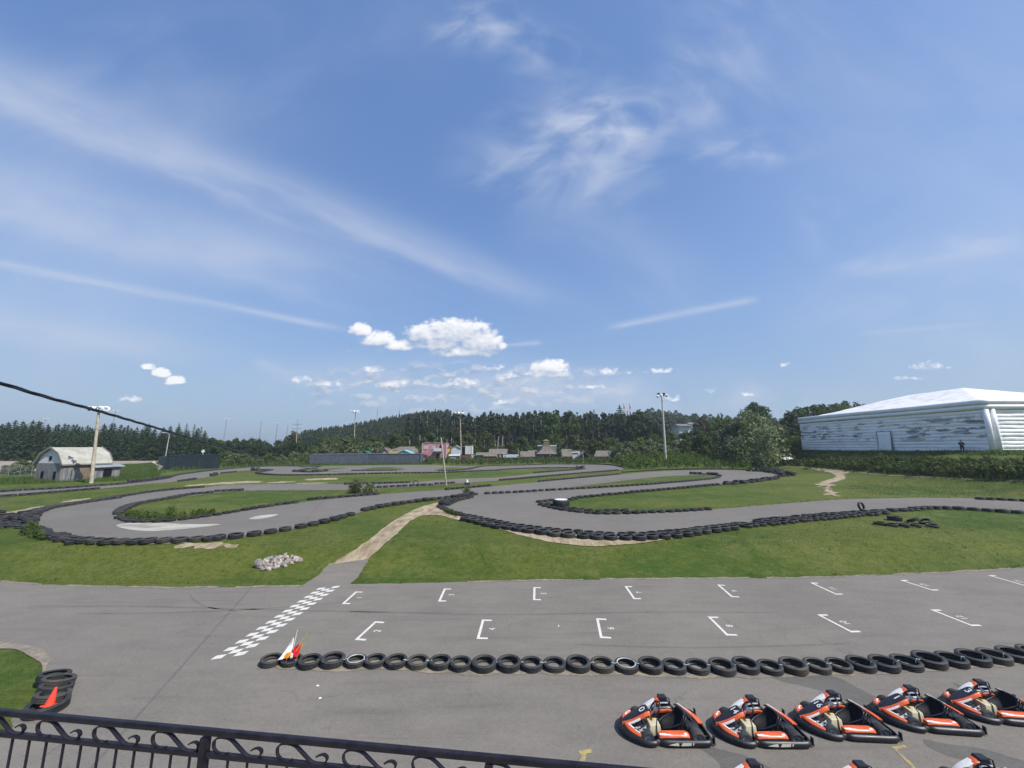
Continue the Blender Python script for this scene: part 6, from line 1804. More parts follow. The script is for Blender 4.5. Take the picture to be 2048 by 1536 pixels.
def plant(name, meshes, p, label, cat, group=None, s=1.0, rz=0.0, sz=None):
    o = empty(name, p, rz); tag(o, label, cat, group); o.scale = (s, s, sz or s)
    cm, tm = meshes
    link('crown', cm, o); link('trunk' if cat != 'bush' else 'stem', tm, o)
    return o
tr = random.Random(11)
SPR = [spruce(100 + i, 13.0, w, L_SPRUCE, 20, 11, .46, .02, 46) for i, w in enumerate((6.6, 7.2, 6.2, 7.6, 6.9))]
# plantation on the left: three ranks
G1 = 'spruces in the left plantation'
for rank, (t, lab) in enumerate(((123, 'dark green spruce in the front rank of the left plantation'), (130, 'dark green spruce in the second rank of the left plantation'), (139, 'dark green spruce in the back rank of the left plantation'))):
    px = -80 + rank * 9
    while px < 418:
        p = on_ground(px, t + tr.uniform(-2, 2))
        ytop = np.interp(px, [-80, 0, 150, 250, 330, 380, 420], [838, 842, 849, 851, 853, 855, 868]) + tr.uniform(-5, 11) + (8 if rank == 0 else 0)
        h = max(5, at(px, ytop, t).z - p.z)
        plant('spruce_tree', SPR[tr.randrange(5)], p, lab, 'tree', G1, h / 13.0 * 1.0, tr.random() * 6.28)
        px += tr.uniform(12, 21)
# seedy-topped trees at the plantation's right end
TOPS = [spruce(140 + i, 13.0, 4.4, L_BROWN, 17, 9, .34, .25, 22) for i in range(2)]
for i, (px, yt) in enumerate([(352, 845), (368, 846), (384, 848), (398, 852)]):
    p = on_ground(px, 144); h = at(px, yt, 144).z - p.z
    plant('spruce_tree', TOPS[i % 2], p, ['brown-tipped spruce leftmost of four above the dark container', 'brown-tipped spruce second of four above the dark container', 'brown-tipped spruce third of four above the dark container', 'brown-tipped spruce rightmost of four above the dark container'][i], 'tree', None, h / 13.0, i * 2.0)
# dark broadleaf belt right of the plantation
DK = [deciduous(200 + i, 9.0, 6.4, 34, 2600, .27, L_DARKD, M_BARK, .10) for i in range(4)]
DG = [deciduous(220 + i, 8.0, 6.2, 34, 2400, .26, L_DECID, M_BARK, .08) for i in range(4)]
DB = [deciduous(240 + i, 4.0, 5.2, 30, 2000, .20, L_BRIGHT, M_BARK, .02) for i in range(3)]
DS = [deciduous(260 + i, 4.0, 5.4, 30, 2200, .19, L_SILVER, M_BARK, .02) for i in range(3)]
G2 = 'dark broadleaf belt before the hill'
for rank, t in ((0, 138), (1, 150)):
    px = 405 + rank * 7
    while px < 640:
        p = on_ground(px, t)
        yt = np.interp(px, [405, 440, 500, 540, 580, 600, 640], [866, 872, 874, 882, 872, 876, 884]) + tr.uniform(-3, 9) + (6 if rank == 0 else 0)
        h = max(4, at(px, yt, t).z - p.z)
        plant('broadleaf_tree', tr.choice(DK + DG[:1]), p, ['dark leafy tree in the front rank of the belt below the utility pole', 'dark leafy tree in the back rank of the belt below the utility pole'][rank], 'tree', G2, h / 9.0, tr.random() * 6.28)
        px += tr.uniform(12, 20)
for i, (px, yt) in enumerate([(584, 862), (594, 866)]):
    p = on_ground(px, 155); h = at(px, yt, 155).z - p.z
    plant('broadleaf_tree', deciduous(230 + i, 9.0, 5.0, 26, 1800, .27, L_BROWN, M_BARK, .15), p, ['brownish tree left of the utility pole top', 'brownish tree right of the utility pole top'][i], 'tree', None, h / 9.0)
# hill woods, one far mass
def wood_mass(name, spots, label, m_, kind='spruce', seed=1, leaf=.55):
    rng = np.random.default_rng(seed); P, N, S = [], [], []
    for (x, y, h, w) in spots:
        n = int(46 + 10 * h)
        f = rng.random(n) ** .75
        if kind == 'spruce': r = w / 2 * (1 - f) * (.55 + .5 * rng.random(n)) + .1
        else: r = w / 2 * np.sin(np.clip(f * .85 + .15, 0, 1) * PI) ** .5 * (.6 + .45 * rng.random(n))
        a = rng.random(n) * 6.283
        z0 = ground_z(x, y)
        P.append(np.stack([x + r * np.cos(a), y + r * np.sin(a), z0 + h * f], 1)); N.append(np.stack([np.cos(a) * .8, np.sin(a) * .8, np.full(n, .6)], 1)); S.append(leaf * (.6 + .8 * rng.random(n)) * (1.15 - .6 * f if kind == 'spruce' else 1))
    P, N, S = np.concatenate(P), np.concatenate(N), np.concatenate(S)
    o = link(name, leaf_mesh(name, P, N, S, m_, seed, .5)); tag(o, label, 'woods', kind='stuff'); return o
sp = []
for i in range(2300):
    px = tr.uniform(566, 900); y = tr.uniform(205 if px > 650 else 205 + (650 - px) * 1.2, 352)
    x = (px - PX0) / FPX * y / 1.0133
    h = tr.uniform(7, 12); sp.append((x, y, h, h * .42))
wood_mass('hill_woods', sp, 'conifer woods covering the far hill behind the containers', leafmat('hill_needles', (0.034, 0.058, 0.020), (0.062, 0.092, 0.032), (0.046, 0.080, 0.024), .15, .05), seed=5, leaf=.85)
sp = []
for i in range(700):
    y = tr.uniform(165, 340); px = tr.uniform(1290, 1800)
    x = (px - PX0) / FPX * y / 1.0133; h = tr.uniform(7, 12)
    if 1330 < px < 1415 and y < 262: continue
    sp.append((x, y, h, h * .55))
wood_mass('far_woods', sp, 'dark woods rising behind the bushes on the right', L_DARKD, 'round', 6, .8)
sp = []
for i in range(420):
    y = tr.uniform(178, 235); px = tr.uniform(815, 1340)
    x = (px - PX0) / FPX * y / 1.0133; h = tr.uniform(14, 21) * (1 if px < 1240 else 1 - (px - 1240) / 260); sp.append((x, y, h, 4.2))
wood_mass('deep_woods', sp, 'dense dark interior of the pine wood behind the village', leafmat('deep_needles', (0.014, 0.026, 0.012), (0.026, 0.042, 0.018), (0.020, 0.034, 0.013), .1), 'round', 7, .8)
# tall pine wood behind the village
PN = [pine(300 + i, 18.0, L_PINE, [M_PALEBARK, M_PALEBARK, M_BARK][i % 3], c0, w) for i, (c0, w) in enumerate(((.56, 4.0), (.48, 4.6), (.60, 3.6), (.44, 4.4), (.54, 5.0), (.64, 3.8)))]
SPT = [spruce(330 + i, 18.0, 3.6, L_PINE, 20, 7, .34, .34, 18) for i in range(3)]
G3 = 'tall pines behind the village'
TALLTOP = ([815, 830, 870, 950, 1000, 1040, 1110, 1150, 1200, 1250, 1290, 1330], [836, 827, 829, 832, 826, 826, 818, 822, 819, 820, 822, 848])
for rank, t in ((0, 152), (1, 158), (2, 166)):
    px = 818 + rank * 4
    while px < 1335:
        p = on_ground(px, t + tr.uniform(-2.5, 2.5))
        yt = np.interp(px, *TALLTOP) + tr.uniform(-4, 9) + (5 if rank == 0 else 0)
        h = max(6, at(px, yt, t).z - p.z)
        ms = tr.choice(PN) if tr.random() < .72 else tr.choice(SPT)
        plant('pine_tree', ms, p, ['tall bare-trunked pine in the front rank behind the village', 'tall bare-trunked pine in the second rank behind the village', 'tall bare-trunked pine in the third rank behind the village'][rank], 'tree', G3, h / 18.0, tr.random() * 6.28)
        px += tr.uniform(10, 19)
BS = spruce(350, 18.0, 8.6, L_DARKD, 26, 12, .44, .02, 50)
p = on_ground(1243, 146); plant('spruce_tree', BS, p, 'tall dark blue-green spruce standing out right of the pine wood', 'tree', None, (at(1243, 808, 146).z - p.z) / 18.0)
p = on_ground(1105, 147); plant('birch_tree', deciduous(352, 15, 7.5, 46, 3800, .28, L_DECID, M_PALEBARK, .12, .009), p, 'leafy green birch with a pale trunk before the pine wood', 'tree', None, (at(1105, 820, 147).z - p.z) / 15)
p = on_ground(1140, 148.5); plant('birch_tree', deciduous(353, 15, 7.0, 40, 3200, .28, L_DECID, M_PALEBARK, .2, .009), p, 'second leafy birch right of the pale-trunked one', 'tree', None, (at(1140, 819, 148).z - p.z) / 15)
for i, (px, yt, t) in enumerate([(1282, 818, 142), (1300, 838, 140), (1318, 850, 138), (1270, 845, 138)]):
    p = on_ground(px, t); plant('broadleaf_tree', deciduous(356 + i, 12, 7, 40, 3000, .28, L_DARKD, M_BARK, .06), p, ['dark tall leafy tree just right of the big spruce', 'leafy tree stepping down right of the tall dark one', 'lowest leafy tree beside the floodlight pole', 'small leafy tree at the foot of the big spruce'][i], 'tree', None, (at(px, yt, t).z - p.z) / 12, i)
# understory and bushes behind the village
G4 = 'bushes behind the village'
px = 640
while px < 1260:
    t = tr.uniform(130, 141); p = on_ground(px, t)
    yt = np.interp(px, [640, 700, 760, 840, 900, 960, 1020, 1040, 1060, 1090, 1200, 1260], [878, 884, 880, 878, 876, 872, 884, 874, 880, 892, 884, 880]) + tr.uniform(-4, 8)
    h = max(2, at(px, yt, t).z - p.z)
    plant('bush', tr.choice(DG + DB), p, 'green bush in the thicket behind the village', 'bush', G4, h / 4.0 if h < 4 else h / 6.5, tr.random() * 6.28)
    px += tr.uniform(10, 17)
for i, (px, t, yt, w, lab) in enumerate([(692, 112, 875, 3, 'silvery willow bush left of the far floodlight pole'), (728, 117, 884, 3, 'silvery willow bush behind the green tarpaulin'), (752, 118, 883, 3, 'silvery willow bush behind the brown shack'), (650, 118, 884, 3, 'dull green bush behind the left blue-grey container')]):
    p = on_ground(px, t); plant('bush', DS[i % 3], p, lab, 'bush', None, (at(px, yt, t).z - p.z) / 4.0 * .95, i * 1.3)
# bushes right of the village and round the pole
RB_ = [(1240, 100, 888, DS), (1262, 102, 884, DS), (1284, 106, 878, DB), (1300, 100, 882, DS), (1316, 98, 886, DS), (1335, 102, 878, DG), (1352, 96, 884, DS), (1368, 94, 880, DG), (1388, 98, 872, DG), (1405, 96, 868, DG), (1420, 104, 860, DG), (1440, 100, 866, DG), (1395, 120, 856, DK), (1425, 118, 850, DK), (1450, 112, 852, DK), (1345, 122, 866, DG), (1310, 124, 868, DG), (1372, 126, 862, DG), (1580, 82, 878, DB), (1592, 86, 872, DB), (1460, 88, 872, DG)]
for i, (px, t, yt, ms) in enumerate(RB_):
    p = on_ground(px, t); H_ = 9.0 if ms is DK else 8.0 if ms is DG else 4.0
    plant('bush', ms[i % len(ms)], p, ordinal(i + 1) + ' bush from the left in the thicket around the right floodlight pole' if i < 16 else ['low dark bush left of the crossing path', 'bush at the back behind the floodlight pole', 'bright bush at the left corner of the hall', 'bright bush against the left edge of the hall', 'green bush at the foot of the big willow'][i - 16], 'bush', 'thicket round the right floodlight pole', max(1.0, at(px, yt, t).z - p.z) / H_, i * 1.7)
WIL = deciduous(400, 8.0, 9.5, 60, 7000, .20, leafmat('wind_turned_leaves', (0.060, 0.095, 0.020), (0.36, 0.37, 0.24), (0.085, 0.125, 0.026), .35, .5), M_BARK, .03)
p = on_ground(1503, 80); plant('willow_tree', WIL, p, 'big rounded willow with silvery wind-turned leaves left of the hall', 'tree', None, (at(1503, 828, 80).z - p.z) / 8.0)
p = on_ground(1468, 82); plant('willow_tree', deciduous(401, 6.0, 5.5, 40, 3400, .19, L_SILVER, M_BARK, .03), p, 'smaller silvery willow left of the big one', 'tree', None, (at(1468, 845, 82).z - p.z) / 6.0)
p = on_ground(1515, 104); plant('maple_tree', deciduous(402, 12.0, 8.6, 50, 3600, .28, L_DARKD, M_BARK, .3), p, 'tall dark tree rising behind the big willow', 'tree', None, (at(1515, 803, 104).z - p.z) / 12.0)
p = on_ground(1447, 112); plant('maple_tree', deciduous(403, 10.0, 7.0, 40, 3000, .28, L_DECID, M_BARK, .1), p, 'dark round tree left of the tall dark one', 'tree', None, (at(1447, 824, 112).z - p.z) / 10.0)
p = on_ground(1410, 125); plant('maple_tree', deciduous(404, 9.0, 6.0, 30, 2200, .28, L_BROWN, M_BARK, .1), p, 'tan-topped tree beside the hillside houses', 'tree', None, (at(1410, 832, 125).z - p.z) / 9.0)
for i, (px, yt, t) in enumerate([(1585, 822, 104), (1608, 812, 108), (1632, 806, 112), (1655, 808, 116), (1680, 806, 118), (1702, 803, 120), (1725, 803, 122), (1560, 845, 100), (1545, 852, 108), (1600, 845, 98), (1640, 835, 100)]):
    p = on_ground(px, t); h = at(px, yt, t).z - p.z
    plant('broadleaf_tree', (DK + DG)[(i * 3) % 8], p, ordinal(i + 1) + ' leafy tree of the clump behind the hall\'s left end', 'tree', 'trees behind the white hall', h / (9.0 if (i * 3) % 8 < 4 else 8.0), i * 2.1)
# bushes on the left
for i, (px, t, yt, s, ms, lab) in enumerate([(50, 62, 922, 1.0, DS, 'pale willow bush at the left of the barn'), (22, 64, 930, 1, DS, 'lower pale willow bush left of the barn'), (76, 66, 905, 1, DG, 'green bush touching the barn gable'), (95, 70, 912, 1, DG, 'dark bush behind the barn gable'), (470, 90, 906, 1, DS, 'first pale bush right of the dark container'), (492, 92, 908, 1, DS, 'second pale bush right of the dark container'), (515, 90, 912, 1, DS, 'third pale bush right of the dark container'), (455, 96, 903, 1, DB, 'green bush at the right end of the dark container'), (540, 98, 908, 1, DB, 'fourth bush right of the dark container'), (565, 100, 910, 1, DS, 'fifth bush right of the dark container'), (590, 104, 904, 1, DS, 'pale bush at the foot of the utility pole'), (612, 104, 905, 1, DS, 'pale bush just left of the blue-grey container')]):
    p = on_ground(px, t); H_ = 8.0 if ms is DG else 4.0
    plant('bush', ms[i % 3], p, lab, 'bush', None, max(.8, at(px, yt, t).z - p.z) / H_, i * 1.9)

# ------------------------------------------------------------------ grass, weeds, hedge: uncountable
def blades(name, spots, label, m_, cat, seed=1):
    """upright tapering blades: spots = (x, y, height, lean)"""
    rng = np.random.default_rng(seed)
    a = np.asarray(spots); n = len(a)
    z = np.array([ground_z(x, y) for x, y in a[:, :2]])
    th = rng.random(n) * 6.283; w = a[:, 2] * (.05 + .05 * rng.random(n)) + .004
    L = np.stack([np.cos(th) * a[:, 3], np.sin(th) * a[:, 3]], 1)
    ph = rng.random(n) * 6.283
    b0 = np.stack([a[:, 0] - np.cos(ph) * w, a[:, 1] - np.sin(ph) * w, z - .01], 1)
    b1 = np.stack([a[:, 0] + np.cos(ph) * w, a[:, 1] + np.sin(ph) * w, z - .01], 1)
    t = np.stack([a[:, 0] + L[:, 0], a[:, 1] + L[:, 1], z + a[:, 2]], 1)
    v = np.stack([b0, b1, t], 1).reshape(-1, 3)
    me = bpy.data.meshes.new(name); me.vertices.add(3 * n); me.vertices.foreach_set('co', v.ravel())
    me.loops.add(3 * n); me.loops.foreach_set('vertex_index', np.arange(3 * n)); me.polygons.add(n)
    me.polygons.foreach_set('loop_start', np.arange(n) * 3); me.polygons.foreach_set('loop_total', np.full(n, 3))
    me.materials.append(m_); me.update(calc_edges=True); me.validate()
    return tag(link(name, me), label, cat, kind='stuff')

tr_bb = (min(p[0] for p in tr_poly), max(p[0] for p in tr_poly))
NOG = [rough(PP(path_pix, 3), .05, .3, 21), rough(PP(strip_pix, 2), .05, .3, 33)] + bare_m
island_polys = [PP(h, 2) for h in (island_w, island_a, island_b, island_c)]
# raster of the asphalt so that grass keeps off it
CELL = .15
class Mask:
    def __init__(s, polys, holes=()):
        s.polys = polys; s.holes = holes
        s.bb = [(min(q[0] for q in p), max(q[0] for q in p), min(q[1] for q in p), max(q[1] for q in p)) for p in polys]
    def __call__(s, x, y):
        for p, b in zip(s.polys, s.bb):
            if b[0] <= x <= b[1] and b[2] <= y <= b[3] and inside(x, y, p):
                return not any(inside(x, y, h) for h in s.holes)
        return False
on_track = Mask([tr_poly], island_polys); on_dirt = Mask(NOG); on_pad = Mask([pad_poly], [lawn_hole]); in_corner = Mask([lawn_hole])
gr = random.Random(5); spots = []; tufts = []
def try_spot(x, y, h, keep=1.0):
    if on_pad(x, y) or on_track(x, y): return
    if on_dirt(x, y) and gr.random() > .04: return
    spots.append((x, y, h, h * gr.uniform(.1, .7)))
# the near bank and lawn, denser where it is nearer
for i in range(95000):
    y = 17.5 + 9.0 * gr.random() ** 1.3; x = gr.uniform(-1.45, 1.45) * y
    c = noise.noise(Vector((x * .5, y * .5, 2)))
    try_spot(x, y, gr.uniform(.02, .06) * (1 + .5 * c))
for i in range(30000):
    y = 26 + 22 * gr.random(); x = gr.uniform(-1.5, 1.5) * y
    try_spot(x, y, gr.uniform(.04, .09))
for i in range(5000):
    x, y = gr.uniform(-14, -8), gr.uniform(6, 12.5)
    if in_corner(x, y): spots.append((x, y, gr.uniform(.03, .07), .03))
for i in range(1200):
    y = 17.6 + 16 * gr.random() ** 1.4; x = gr.uniform(-1.45, 1.45) * y
    if on_pad(x, y) or on_track(x, y) or on_dirt(x, y): continue
    if noise.noise(Vector((x * .35, y * .35, 7))) < .05: continue
    h_ = gr.uniform(.05, .12)
    for k in range(11): spots.append((x + gr.gauss(0, .07), y + gr.gauss(0, .07), h_ * gr.uniform(.6, 1.1), h_ * .5))
# fringe along the asphalt edge and the track edge
for poly, amp, hh_ in ((pw, .16, (.03, .10)), (tr_poly, .22, (.06, .18))):
    n = len(poly)
    for i in range(n):
        a, b = Vector(poly[i]), Vector(poly[(i + 1) % n]); L_ = (b - a).length
        if L_ > 30 or a.y > 60: continue
        nrm = Vector((-(b - a).y, (b - a).x)).normalized() if L_ > 1e-6 else Vector((0, 1))
        for k in range(int(L_ * 26)):
            q = a.lerp(b, gr.random()) + nrm * gr.uniform(-amp, amp)
            if on_dirt(q.x, q.y): continue
            if (on_track(q.x, q.y) or on_pad(q.x, q.y)) and gr.random() < .88: continue
            spots.append((q.x, q.y, gr.uniform(*hh_), .04))
for q in TY:
    x, y, z = q['p']
    if y < 19 or y > 48: continue
    for k in range(9):
        a = gr.random() * 6.283; rr = gr.uniform(.30, .46) * q['s']; xx, yy = x + rr * math.cos(a), y + rr * math.sin(a)
        if on_track(xx, yy) or on_dirt(xx, yy): continue
        spots.append((xx, yy, gr.uniform(.08, .24), .06))
blades('grass', spots, 'short mown grass on the bank and between the lanes', L_GRASSB, 'grass', 3)
# tall grass and weeds
def region_spots(pix, n, h0, h1, lean=.4, nz=.25, shape=True):
    P_ = [G(x, y) for x, y in pix]; poly = [(p.x, p.y) for p in P_]
    x0, x1 = min(p[0] for p in poly), max(p[0] for p in poly); y0, y1 = min(p[1] for p in poly), max(p[1] for p in poly)
    out = []; tries = 0
    while len(out) < n and tries < n * 60:
        tries += 1
        x, y = gr.uniform(x0, x1), gr.uniform(y0, y1)
        if not inside(x, y, poly) or on_track(x, y): continue
        c = noise.noise(Vector((x * nz, y * nz, 5))) * .5 + .5
        if gr.random() > .25 + c: continue
        h = gr.uniform(h0, h1) * (.55 + .9 * c); out.append((x, y, h, h * lean * gr.random()))
    return out
sp = region_spots([(-40, 972), (120, 966), (240, 962), (320, 953), (322, 945), (230, 950), (180, 958), (120, 962), (60, 958), (-40, 962)], 9000, .15, .55)
sp += region_spots([(236, 930), (310, 926), (330, 935), (332, 946), (240, 958), (236, 950)], 7000, .12, .45)
sp += region_spots([(338, 944), (445, 935), (620, 930), (620, 916), (560, 916), (450, 922), (443, 934), (340, 941)], 12000, .3, 1.0)
sp += region_spots([(620, 931), (845, 929), (845, 927), (620, 929)], 5000, .2, .6)
blades('tall_grass', sp, 'tall pale uncut grass round the barn and containers', L_WEED, 'grass', 4)
def leafy(name, spots, label, m_, leaf, seed, cat, per=26):
    """weedy clumps: leaves piled up over each spot"""
    rng = np.random.default_rng(seed); P, N = [], []
    for x, y, h, _ in spots:
        z = ground_z(x, y); n = int(per * (.6 + h * .5)); f = rng.random(n) ** .8
        w = h * .42 * (1.05 - .75 * f); a = rng.random(n) * 6.283
        q = np.sqrt(rng.random(n))
        P.append(np.stack([x + w * q * np.cos(a), y + w * q * np.sin(a), z + h * f], 1)); N.append(np.stack([np.cos(a) * .6, np.sin(a) * .6, np.full(n, .7)], 1))
    P, N = np.concatenate(P), np.concatenate(N)
    return tag(link(name, leaf_mesh(name, P, N, leaf * (.55 + .9 * rng.random(len(P))), m_, seed, .45)), label, cat, kind='stuff')
sp = region_spots([(845, 929), (950, 930), (1080, 927), (1180, 927), (1245, 929), (1245, 918), (1100, 919), (950, 921), (850, 923)], 1500, .5, 1.6)
leafy('weeds', sp, 'green weeds in front of the derelict village', L_WEED, .17, 8, 'weeds', 22)
sp = region_spots([(1235, 934), (1262, 939), (1330, 936), (1440, 937), (1500, 938), (1520, 933), (1450, 929), (1380, 918), (1300, 914), (1240, 922)], 1700, .5, 1.5)
leafy('weed_thicket', sp, 'rank green weeds on the mound round the right floodlight pole', L_BRIGHT, .16, 9, 'weeds', 30)
# hedge of scrub on the berm slope
hs = []
tries = 0
while len(hs) < 1500 and tries < 200000:
    tries += 1
    px = gr.uniform(1440, 2200); f = gr.random()
    lo = np.interp(px, [1440, 1550, 1640, 1760, 1900, 2048, 2200], [926, 930, 934, 944, 953, 958, 962]); hi = np.interp(px, [1440, 1600, 1700, 2048, 2200], [914, 913, 919, 924, 926])
    p = G(px, lo + (hi - lo) * f)
    c = noise.noise(Vector((p.x * .35, p.y * .35, 1)))
    h = (.45 + .50 * c + .40 * gr.random()) * (1.15 - .45 * f) * (1.5 if gr.random() < .10 else 1)
    if h < .3: continue
    hs.append((p.x, p.y, h, 0))
leafy('scrub_hedge', hs, 'dense green scrub hedge along the berm below the hall', leafmat('scrub_leaves', (0.050, 0.084, 0.015), (0.160, 0.180, 0.048), (0.080, 0.120, 0.024), .38, .9), .15, 10, 'hedge', 40)
sp = [(x + gr.gauss(0, .5), y + gr.gauss(0, .5), h * gr.uniform(.5, 1.15), .3) for x, y, h, _ in hs for k in range(5)]
blades('berm_weeds', sp, 'tall pale grass stems rising through the scrub on the berm', L_WEED, 'grass', 16)
sp = region_spots([(1605, 908), (1800, 910), (1985, 912), (2150, 914), (2150, 906), (1985, 902), (1800, 902), (1600, 900)], 5000, .15, .5)
blades('berm_grass', sp, 'rough long grass on top of the berm before the hall', L_WEED, 'grass', 6)
sp = region_spots([(1690, 978), (1740, 990), (1850, 992), (2048, 996), (2200, 1002), (2200, 966), (2048, 966), (1900, 962), (1800, 956), (1730, 962)], 5000, .03, .16, nz=.5)
blades('slope_grass', sp, 'patchy rough grass on the berm slope above the right lane', L_GRASSB, 'grass', 7)
# weeds growing among the tyres
sp = []
for pix, n, h in (([(45, 1072), (90, 1085), (75, 1060), (55, 1055)], 90, .5), ([(245, 1040), (330, 1043), (430, 1031), (430, 1024), (330, 1034), (250, 1030)], 220, .45), ([(330, 1038), (345, 1037), (345, 1031), (332, 1032)], 20, .9), ([(885, 1024), (900, 1030), (915, 1034), (905, 1026)], 40, .3), ([(905, 990), (925, 990), (925, 985), (908, 984)], 40, .7)):
    sp += region_spots(pix, n, h * .5, h)
leafy('tyre_weeds', sp, 'weeds sprouting among the tyres of the left loop', L_DECID, .055, 12, 'weeds', 20)
# tall single plants
def tall_plant(px, py, h, w, n, label, m_, seed):
    p = G(px, py); rng = np.random.default_rng(seed)
    o = empty('tall_weed', p); tag(o, label, 'plant')
    P, N = [], []; mb = MB()
    for i in range(n):
        x, y = rng.normal(0, w / 2.6), rng.normal(0, .35); hh2 = h * (.5 + .5 * rng.random()) * math.exp(-(x / w) ** 2)
        lx, ly = x + rng.normal(0, .12), y + rng.normal(0, .12)
        mb.tube([(x, y, 0), (lx, ly, hh2)], [.012, .004], 4)
        m = 16; f = rng.random(m) ** .7
        P.append(np.stack([x + (lx - x) * f + rng.normal(0, .10, m), y + (ly - y) * f + rng.normal(0, .10, m), .1 + hh2 * f], 1)); N.append(rng.normal(0, .6, (m, 3)) + np.array([0, 0, .7]))
    P, N = np.concatenate(P), np.concatenate(N)
    link('leaves', leaf_mesh('leaves', P, N, .11 * (.5 + rng.random(len(P))), m_, seed, .3), o); mb.build('stems', M_BARK, o)
tall_plant(712, 986, 1.45, .75, 60, 'tall silvery weed clump on the middle lawn, taller left half', L_SILVER, 21)
tall_plant(738, 987, .95, .75, 50, 'shorter silvery weed clump on the middle lawn, right half', L_SILVER, 22)
tall_plant(934, 989, .75, .35, 22, 'pale weed growing behind the tyres at the path top', L_SILVER, 23)
p = G(934, 970)
o = empty('marker_post', p); tag(o, 'small white-topped black marker beside the middle lane', 'marker')
MB().box((0, 0, .15), (.8, .4, .3), taper=.7).build('base', M_RUBBER, o, None, .04); MB().lathe([(0, .3), (.15, .3), (.12, .6), (0, .62)], 12, closed=False).build('top', M_WHITE, o, .7)
# ------------------------------------------------------------------ sky, sun, camera
SUN_EL, SUN_AZ = R(51), math.atan2(0.84, -0.52)
w = bpy.data.worlds.new('World'); bpy.context.scene.world = w; w.use_nodes = True
nt = w.node_tree; t = NT(nt); nt.nodes.clear()
outw = t.n('ShaderNodeOutputWorld')
sky = t.n('ShaderNodeTexSky'); sky.sky_type = 'NISHITA'; sky.sun_disc = False
sky.sun_elevation = SUN_EL; sky.sun_rotation = SUN_AZ; sky.air_density = 1.0; sky.dust_density = 0.9; sky.ozone_density = 2.2; sky.altitude = 100
bg = t.n('ShaderNodeBackground'); bg.inputs[1].default_value = SKY_STR = 0.12
t.set(bg, 0, sky.outputs[0])
dirn = t.n('ShaderNodeTexCoord').outputs['Generated']
sx = t.n('ShaderNodeSeparateXYZ'); t.set(sx, 0, dirn)
yy = t.math('MAXIMUM', sx.outputs[1], .03)
A_ = t.math('DIVIDE', sx.outputs[0], yy); B_ = t.math('DIVIDE', sx.outputs[2], yy)
cv = t.n('ShaderNodeCombineXYZ'); t.set(cv, 0, A_); t.set(cv, 1, B_); AB = cv.outputs[0]
front = t.ramp(sx.outputs[1], .03, .12)
def sk(px, py): d = ray(px, py); return d.x / d.y, d.z / d.y
def sr(px, py, rx, ry):
    a0, b0 = sk(px, py); a1, _ = sk(px + rx, py); _, b1 = sk(px, py - ry)
    return a0, b0, abs(a1 - a0), abs(b1 - b0)
# the cumulus: a sum of puffs, ragged by noise
PUFFS = [(905, 672, 88, 36), (850, 672, 40, 26), (958, 690, 56, 32), (925, 706, 78, 18), (880, 690, 60, 22), (722, 664, 26, 18), (755, 682, 40, 20), (797, 694, 38, 16), (770, 700, 60, 10), (1100, 737, 42, 20), (1095, 748, 50, 12), (297, 735, 17, 9), (322, 748, 22, 12), (348, 764, 26, 12), (262, 802, 26, 9), (925, 767, 40, 11), (790, 770, 36, 10), (1018, 754, 24, 8), (745, 740, 22, 8), (985, 736, 30, 8), (1212, 746, 46, 11), (1322, 743, 36, 8), (1571, 731, 13, 6), (1345, 797, 18, 8), (1858, 735, 42, 10), (1822, 756, 36, 6), (600, 760, 20, 9), (660, 770, 30, 7), (1005, 806, 22, 7), (1425, 782, 12, 7), (1185, 775, 24, 6), (1495, 790, 22, 5)]
WEIGHT = {11: 1, 12: 1, 13: 1}
ng = bpy.data.node_groups.new('cumulus', 'ShaderNodeTree')
ng.interface.new_socket('p', in_out='INPUT', socket_type='NodeSocketVector')
ng.interface.new_socket('d', in_out='OUTPUT', socket_type='NodeSocketFloat')
g_ = NT(ng); gi = ng.nodes.new('NodeGroupInput'); go = ng.nodes.new('NodeGroupOutput')
p_ = gi.outputs[0]
# billows: warp the position, then add cauliflower noise
wv = g_.vmath('SUBTRACT', g_.noise(p_, 22, 3, .55, out=1), (.5, .5, .5))
p2 = g_.vmath('ADD', p_, g_.vmath('MULTIPLY', wv, (.026, .018, 0)))
fld = None
for i, (px, py, rx, ry) in enumerate(PUFFS):
    a, b, ra, rb_ = sr(px, py, rx * 1.12, ry * 1.15)
    q = g_.vmath('MULTIPLY', g_.vmath('SUBTRACT', p2, (a, b, 0)), (1 / ra, 1 / rb_, 0))
    # flat below, round above
    q = g_.vmath('MAXIMUM', q, g_.vmath('MULTIPLY', q, (-1, -1.75, 0)))
    s_ = ng.nodes.new('ShaderNodeVectorMath'); s_.operation = 'DOT_PRODUCT'; ng.links.new(q, s_.inputs[0]); ng.links.new(q, s_.inputs[1])
    e = g_.math('SUBTRACT', 1.0, s_.outputs['Value'])
    if ry < 12: e = g_.math('MULTIPLY', e, .34 if i not in (11, 12, 13) else .85)
    fld = e if fld is None else g_.math('MAXIMUM', fld, e)
n1 = g_.noise(g_.vmath('MULTIPLY', p_, (1, 1.5, 1)), 46, 7, .58)
vo = ng.nodes.new('ShaderNodeTexVoronoi'); vo.inputs['Scale'].default_value = 70; vo.feature = 'SMOOTH_F1'; vo.inputs['Smoothness'].default_value = .5
ng.links.new(p2, vo.inputs['Vector'])
res = g_.math('ADD', g_.math('MAXIMUM', fld, -1.5), g_.math('MULTIPLY', g_.math('SUBTRACT', n1, .5), 1.25))
res = g_.math('SUBTRACT', res, g_.math('MULTIPLY', g_.math('SUBTRACT', vo.outputs['Distance'], .35), .30))
